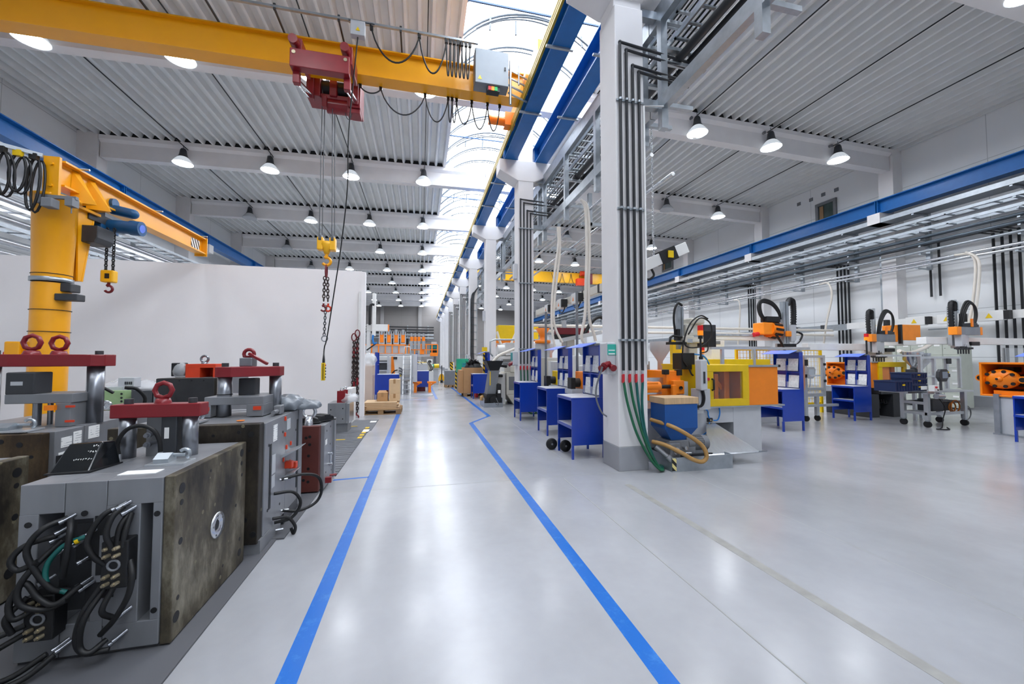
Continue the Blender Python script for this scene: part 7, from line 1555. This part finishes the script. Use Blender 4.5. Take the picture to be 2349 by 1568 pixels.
# ------------------------------------------------ LEFT of aisle: white machine with orange stripe and steps
y=18.6; xa,xb=X(858,y),X(948,y)
t=thing('moulding_machine','large white machine with an orange stripe, silver guard frame and steps, left of the aisle','machine',((xa+xb)/2,y+1,0))
z0,z1=.62,Z(811,900,y)
B().box(xa-.6,xb-.05,y+.35,y+2.5,.5,z1-.1).build('cover','machine_white',t,.02)
b=B(); b.prism([(X(896,y),z0+.1),(X(906,y),z0+.1),(X(901,y),z1-.12),(X(896,y),z1-.12)],'y',y+.33,y+.345); b.build('orange_stripe','orange',t)
b=B()
for k in range(3): b.tube(spline([(X(914,y),y+.33,z0+.25+.14*k),(X(921,y),y+.33,z0+.22+.12*k),(X(926,y),y+.33,z0+.1+.1*k)],5),.03,5)
b.build('grey_swoosh','mid_grey',t)
b=B(); b.prism([(X(916,y),z0+.12),(X(920,y),z0+.12),(X(918,y),z0+.24)],'y',y+.33,y+.34); b.prism([(X(895,y),z0+.02),(X(899,y),z0+.02),(X(897,y),z0+.14)],'y',y+.33,y+.34); b.build('warning_sign','dull_yellow',t)
B().box(X(901,y),X(910,y),y+.33,y+.34,z1-.25,z1-.14).build('name_panel','dark_grey',t)
b=B()
for px in (864,888,942): x=X(px,y); b.box(x,x+.09,y,y+.09,.0 if px!=888 else z0,z1)
b.box(xa,xb,y,y+.09,z1-.08,z1); b.box(xa,xb,y,y+.09,z0,z0+.1); b.box(xa,X(890,y),y,y+.06,z0+.75,z0+.8); b.box(xa,X(890,y),y,y+.06,z0+.38,z0+.43); b.build('guard_frame','alu',t)
B().box(X(866,y),X(888,y),y+.1,y+.3,z0+.4,z0+.85).build('dark_head','dark_grey',t,.03)
B().box(xa-.4,xb-.3,y+.12,y+2.3,0,.5).build('base','light_grey',t,.01)
st=thing('step_ladder','silver platform steps with hand rail in front of the white machine, left of the aisle','steps',(X(936,y),y-.5,0))
sx0,sx1=X(925,y-.4),X(942,y-.4)
for k in range(7): B().box(sx0,sx1,y-.75+.09*k,y-.55+.09*k,.2+.22*k,.225+.22*k).build('tread','alu',st)
b=B()
for x in (sx0,sx1): b.bar((x,y-.75,0),(x,y-.1,1.72),.05,.03); b.box(x-.02,x+.02,y-.12,y-.08,0,1.75)
b.tube([(sx0,y-.1,1.7),(sx0+.05,y-.1,Z(795,930,y)),(sx1-.05,y-.1,Z(795,930,y)),(sx1,y-.1,1.7)],.025,6); b.build('side_rail','alu',st)
tag(B().box(X(948,y),X(957,y),y-.1,y+.5,.5,Z(812,950,y)).build('grey_cabinet','machine_grey',bev=.01),'narrow pale cabinet at the right end of the white machine by the steps','cabinet')
y2=19.0
for i,px in enumerate((950,983)):
    x=X(px,y2-.2); t=thing('orange_stand','orange welded stand at the %s side of the farther blue desk left of the aisle'%('left' if i==0 else 'right'),'stand',(x,y2,0)); b=B(); b.box(x,x+.12,y2-.3,y2-.1,0,.5); b.box(x-.05,x+.35,y2-.3,y2-.1,.42,.5); b.bar((x+.06,y2-.2,.3),(x+.3,y2-.2,.45),.06,.06); b.build('stand_frame','orange',t)
tag(B().box(X(957,19.4),X(976,19.4),19.4,19.7,.0,.3).build('red_block','dark_red'),'dark red block under the farther blue desk left of the aisle','block')
tag(B().box(X(944,17.2),X(993,17.2),16.9,18.0,.001,.03).build('floor_plate','galv',bev=.004),'pale steel plate on the floor in front of the farther blue desk','floor plate')
tag(B().tube(spline([at(893,868,y=18.2),at(903,852,y=18.2),at(912,848,y=18.2)],5),.03,6).build('hose','black_rubber'),'short black hose under the white machine by the steps','hose')
# robot column at far left
y=17.2; x=X(852,y)
t=thing('linear_robot','white robot column with horizontal arm and orange end, behind the partition end','robot',(x,y,0))
zt=Z(672,855,y)
b=B(); b.box(X(852,y),X(860,y),y,y+.16,Z(770,855,y),zt); b.build('vertical_axis','machine_white',t,.01); b=B(); b.box(X(838,y),X(888,y),y+.17,y+.42,Z(758,860,y),Z(748,860,y)+.1); b.build('arm','machine_white',t,.01); B().box(X(888,y),X(890,y),y+.17,y+.42,Z(758,860,y),Z(748,860,y)+.1).build('arm_end','orange',t)
b=B(); b.prism([(X(838,y),Z(764,y=y,px=840) if False else Z(764,840,y)),(X(851,y),Z(764,840,y)),(X(851,y),Z(779,850,y)),(X(846,y),Z(776,850,y))],'y',y+.2,y+.4); b.build('bracket','light_grey',t); B().box(X(838,y),X(846,y),y+.2,y+.5,0,Z(758,850,y)).build('column','machine_white',t,.01)
b=B(); b.tube(spline([at(848,745,y=y),at(849,705,y=y),at(853,698,y=y),at(859,699,y=y)],6),.05,6); b.build('cable_chain','black',t); B().tube(spline([at(856,768,y=y),at(855,778,y=y),at(858,788,y=y),at(864,785,y=y)],5),.04,6).build('air_hose','hose_blue',t); B().bar(at(841,803,y=y),at(862,788,y=y),.05,.05).build('gripper_arm','black',t)
# orange-cylinder unit on a platform
y=24; xa,xb=X(852,y),X(930,y); zp=Z(790,890,y)
t=thing('platform_machine','grey raised platform with an orange railing carrying a row of orange cylinders','machine',((xa+xb)/2,y+.5,0))
B().box(xa-1.5,xb,y+.1,y+2,zp-.5,zp-.05).build('platform','light_grey',t,.01); B().box(xa-1.2,xb-.6,y+.3,y+1.8,0,zp-.5).build('support','mid_grey',t)
b=B(); b.box(xa-1.5,xb,y,y+.06,zp-.05,zp+.02); b.box(xa-1.5,xb,y,y+.05,zp-.55,zp-.5)
for k in range(6): x=xa+(xb-xa)*k/5; b.box(x-.03,x+.03,y,y+.05,zp-.55,zp)
b.build('railing','orange',t)
for i,px in enumerate((875,891.5,908,924)):
    x=X(px,y+.6); yy=y+.6; c=thing('plasticising_unit','upright orange cylinder unit on the grey platform, %s from the left'%ORD[i],'cylinder',(x,yy,zp),0,'orange cylinder units on the platform')
    b=B(); b.box(x-.1,x+.1,yy-.05,yy+.1,zp+.15,zp+.62); b.prism([(x-.1,zp+.62),(x+.1,zp+.62),(x+.06,zp+.72),(x-.06,zp+.72)],'y',yy-.05,yy+.1); b.build('orange_shell','orange',c,.01)
    b=B(); b.cyl((x,yy,zp+.6),(x,yy,zp+.92),.09,n=12); b.box(x-.16,x-.11,yy-.05,yy+.1,zp,zp+.8); b.box(x+.11,x+.16,yy-.05,yy+.1,zp,zp+.8); b.box(x-.15,x+.15,yy-.06,yy+.1,zp,zp+.12); b.build('steel_body','steel_bright',c)
    b=B(); b.cyl((x+.25,yy+.1,zp+.03),(x+.25,yy+.1,zp+.4),.07,n=10); b.build('motor','black',c)
for i,px in enumerate((943.5,952,960.5,971)):
    yy=33.0; x=X(px,yy); zq=Z(792,px,yy); c=thing('plasticising_unit','small orange-topped cylinder unit farther behind, %s from the left'%ORD[i],'cylinder',(x,yy,zq),0,'small cylinder units in the far background')
    B().cyl((x,yy,zq+.35),(x,yy,zq+.7),.13,n=10).build('orange_shell','orange',c); b=B(); b.cyl((x,yy,zq+.7),(x,yy,zq+1.0),.08,n=10); b.cyl((x,yy,zq-.3),(x,yy,zq+.35),.17,n=10); b.build('steel_body','steel_bright',c)
y=33.5; xa,xb=X(938,y),X(1003,y); zp=Z(812,970,y)
t=thing('orange_platform','far orange service platform with railings in front of the end wall','platform',((xa+xb)/2,y,0))
b=B(); b.box(xa,xb,y-.6,y-.5,Z(791,970,y),Z(791,970,y)+.07); b.box(xa,xb,y-.6,y-.5,Z(803,970,y),Z(803,970,y)+.06)
for k in range(6): x=xa+(xb-xa)*k/5; b.box(x-.04,x+.04,y-.6,y-.52,zp,Z(791,970,y))
b.box(X(963,y),X(973,y),y-.55,y-.45,zp,Z(791,970,y)); b.box(X(986,y),xb,y-.9,y-.6,zp-.15,zp+.12); b.build('railing','orange',t); B().box(xa,xb,y-.5,y+1.5,zp-.2,zp).build('deck','light_grey',t); b=B()
for x in (xa+.2,xb-.3): b.box(x,x+.2,y,y+.2,0,zp-.2)
b.build('leg','mid_grey',t)
t=thing('teal_unit','teal machine unit on the far orange platform beside the columns','machine',(X(994,y),y,zp)); B().box(X(986,y),X(1003,y),y-.45,y+.3,zp,Z(790,990,y)).build('body','teal',t,.02); B().box(X(989,y),X(1001,y),y-.47,y+.2,Z(790,990,y),Z(784,990,y)).build('top','light_grey',t); B().box(X(988,y),X(1000,y),y-.47,y-.455,zp+.1,zp+.45).build('grille','black',t)
# horizontal pipe bundle on the end wall
t=thing('wall_pipes','bundle of dark horizontal pipes on the far end wall','pipes',(-3,60,3.5))
for i,py in enumerate((750,756,762,768,775)):
    z=Z(py,950,60.6); B().tube([(-11,60.6,z),(1.9,60.6,z)],.10,8).build('pipe','pipe_black' if i<3 else 'galv',t)
b=B()
for x in (-8,-5,-2,1): b.box(x,x+.12,60.7,61.5,Z(778,950,60.6),Z(748,950,60.6)+.1)
b.build('bracket','galv',t)
# far left machines along the aisle
for i,(y,x,w,lab,p) in enumerate(((22.5,-1.2,1.9,'grey-green moulding machine far down the left of the aisle','cream'),(27.0,-1.6,2.2,'distant moulding machine with a yellow unit left of the aisle','dull_yellow'),(36,-2.4,2.8,'far moulding machine left of the aisle below the orange platform','light_grey'),(44,-3,3.2,'farthest moulding machine left of the aisle','light_grey'))):
    simple_machine(lab,x,y,w,1.4,1.55,panel=p,hop=False)
y=21.8; x=X(985,y)
tag(B().box(X(957,y),X(981,y),y,y+.06,.0,Z(835,970,y)).build('mesh_guard','light_grey'),'grey mesh guard panel in front of the far machine left of the aisle','guard')
t=thing('yellow_cylinder','yellow cylinder with a green end on a far machine at the aisle end','cylinder',(X(1000,24),24,1.0)); zc=Z(839,1000,24); B().cyl((X(996,24),24,zc),(X(1007,24),24,zc),.13,n=14).build('barrel','paint_yellow',t); B().cyl((X(989,24),24,zc),(X(996,24),24,zc),.09,n=12).build('end_cap','green_box',t); b=B(); b.box(X(994,24),X(1006,24),24.1,24.4,.0,zc-.14); b.build('stand','light_grey',t)
t=thing('control_box','white control box with a dark tree-shaped mark on the far machine beside the aisle','control box',(X(985,25),25,1.2)); B().box(X(979,25),X(992,25),25,25.3,Z(838,985,25),Z(824,985,25)).build('housing','machine_white',t,.01); b=B(); c=at(985.5,830,y=24.99); b.lathe([(0,-.004),(.12,-.004)],(c.x,24.995,c.z),'y',10); b.box(c.x-.02,c.x+.02,24.985,24.995,c.z-.2,c.z); b.build('mark','dark_grey',t); B().box(X(983,25),X(988,25),25.05,25.2,0,Z(838,985,25)).build('stand','light_grey',t)
# ================================================================ LIGHT
w=bpy.data.worlds.new('sky'); SC.world=w; w.use_nodes=True
bg=w.node_tree.nodes['Background']; bg.inputs['Color'].default_value=(.75,.86,1,1); bg.inputs['Strength'].default_value=1.0
SC.view_settings.view_transform='Standard'; SC.view_settings.look='None'; SC.view_settings.gamma=1; SC.view_settings.use_curve_mapping=False
SC.view_settings.exposure=1.4
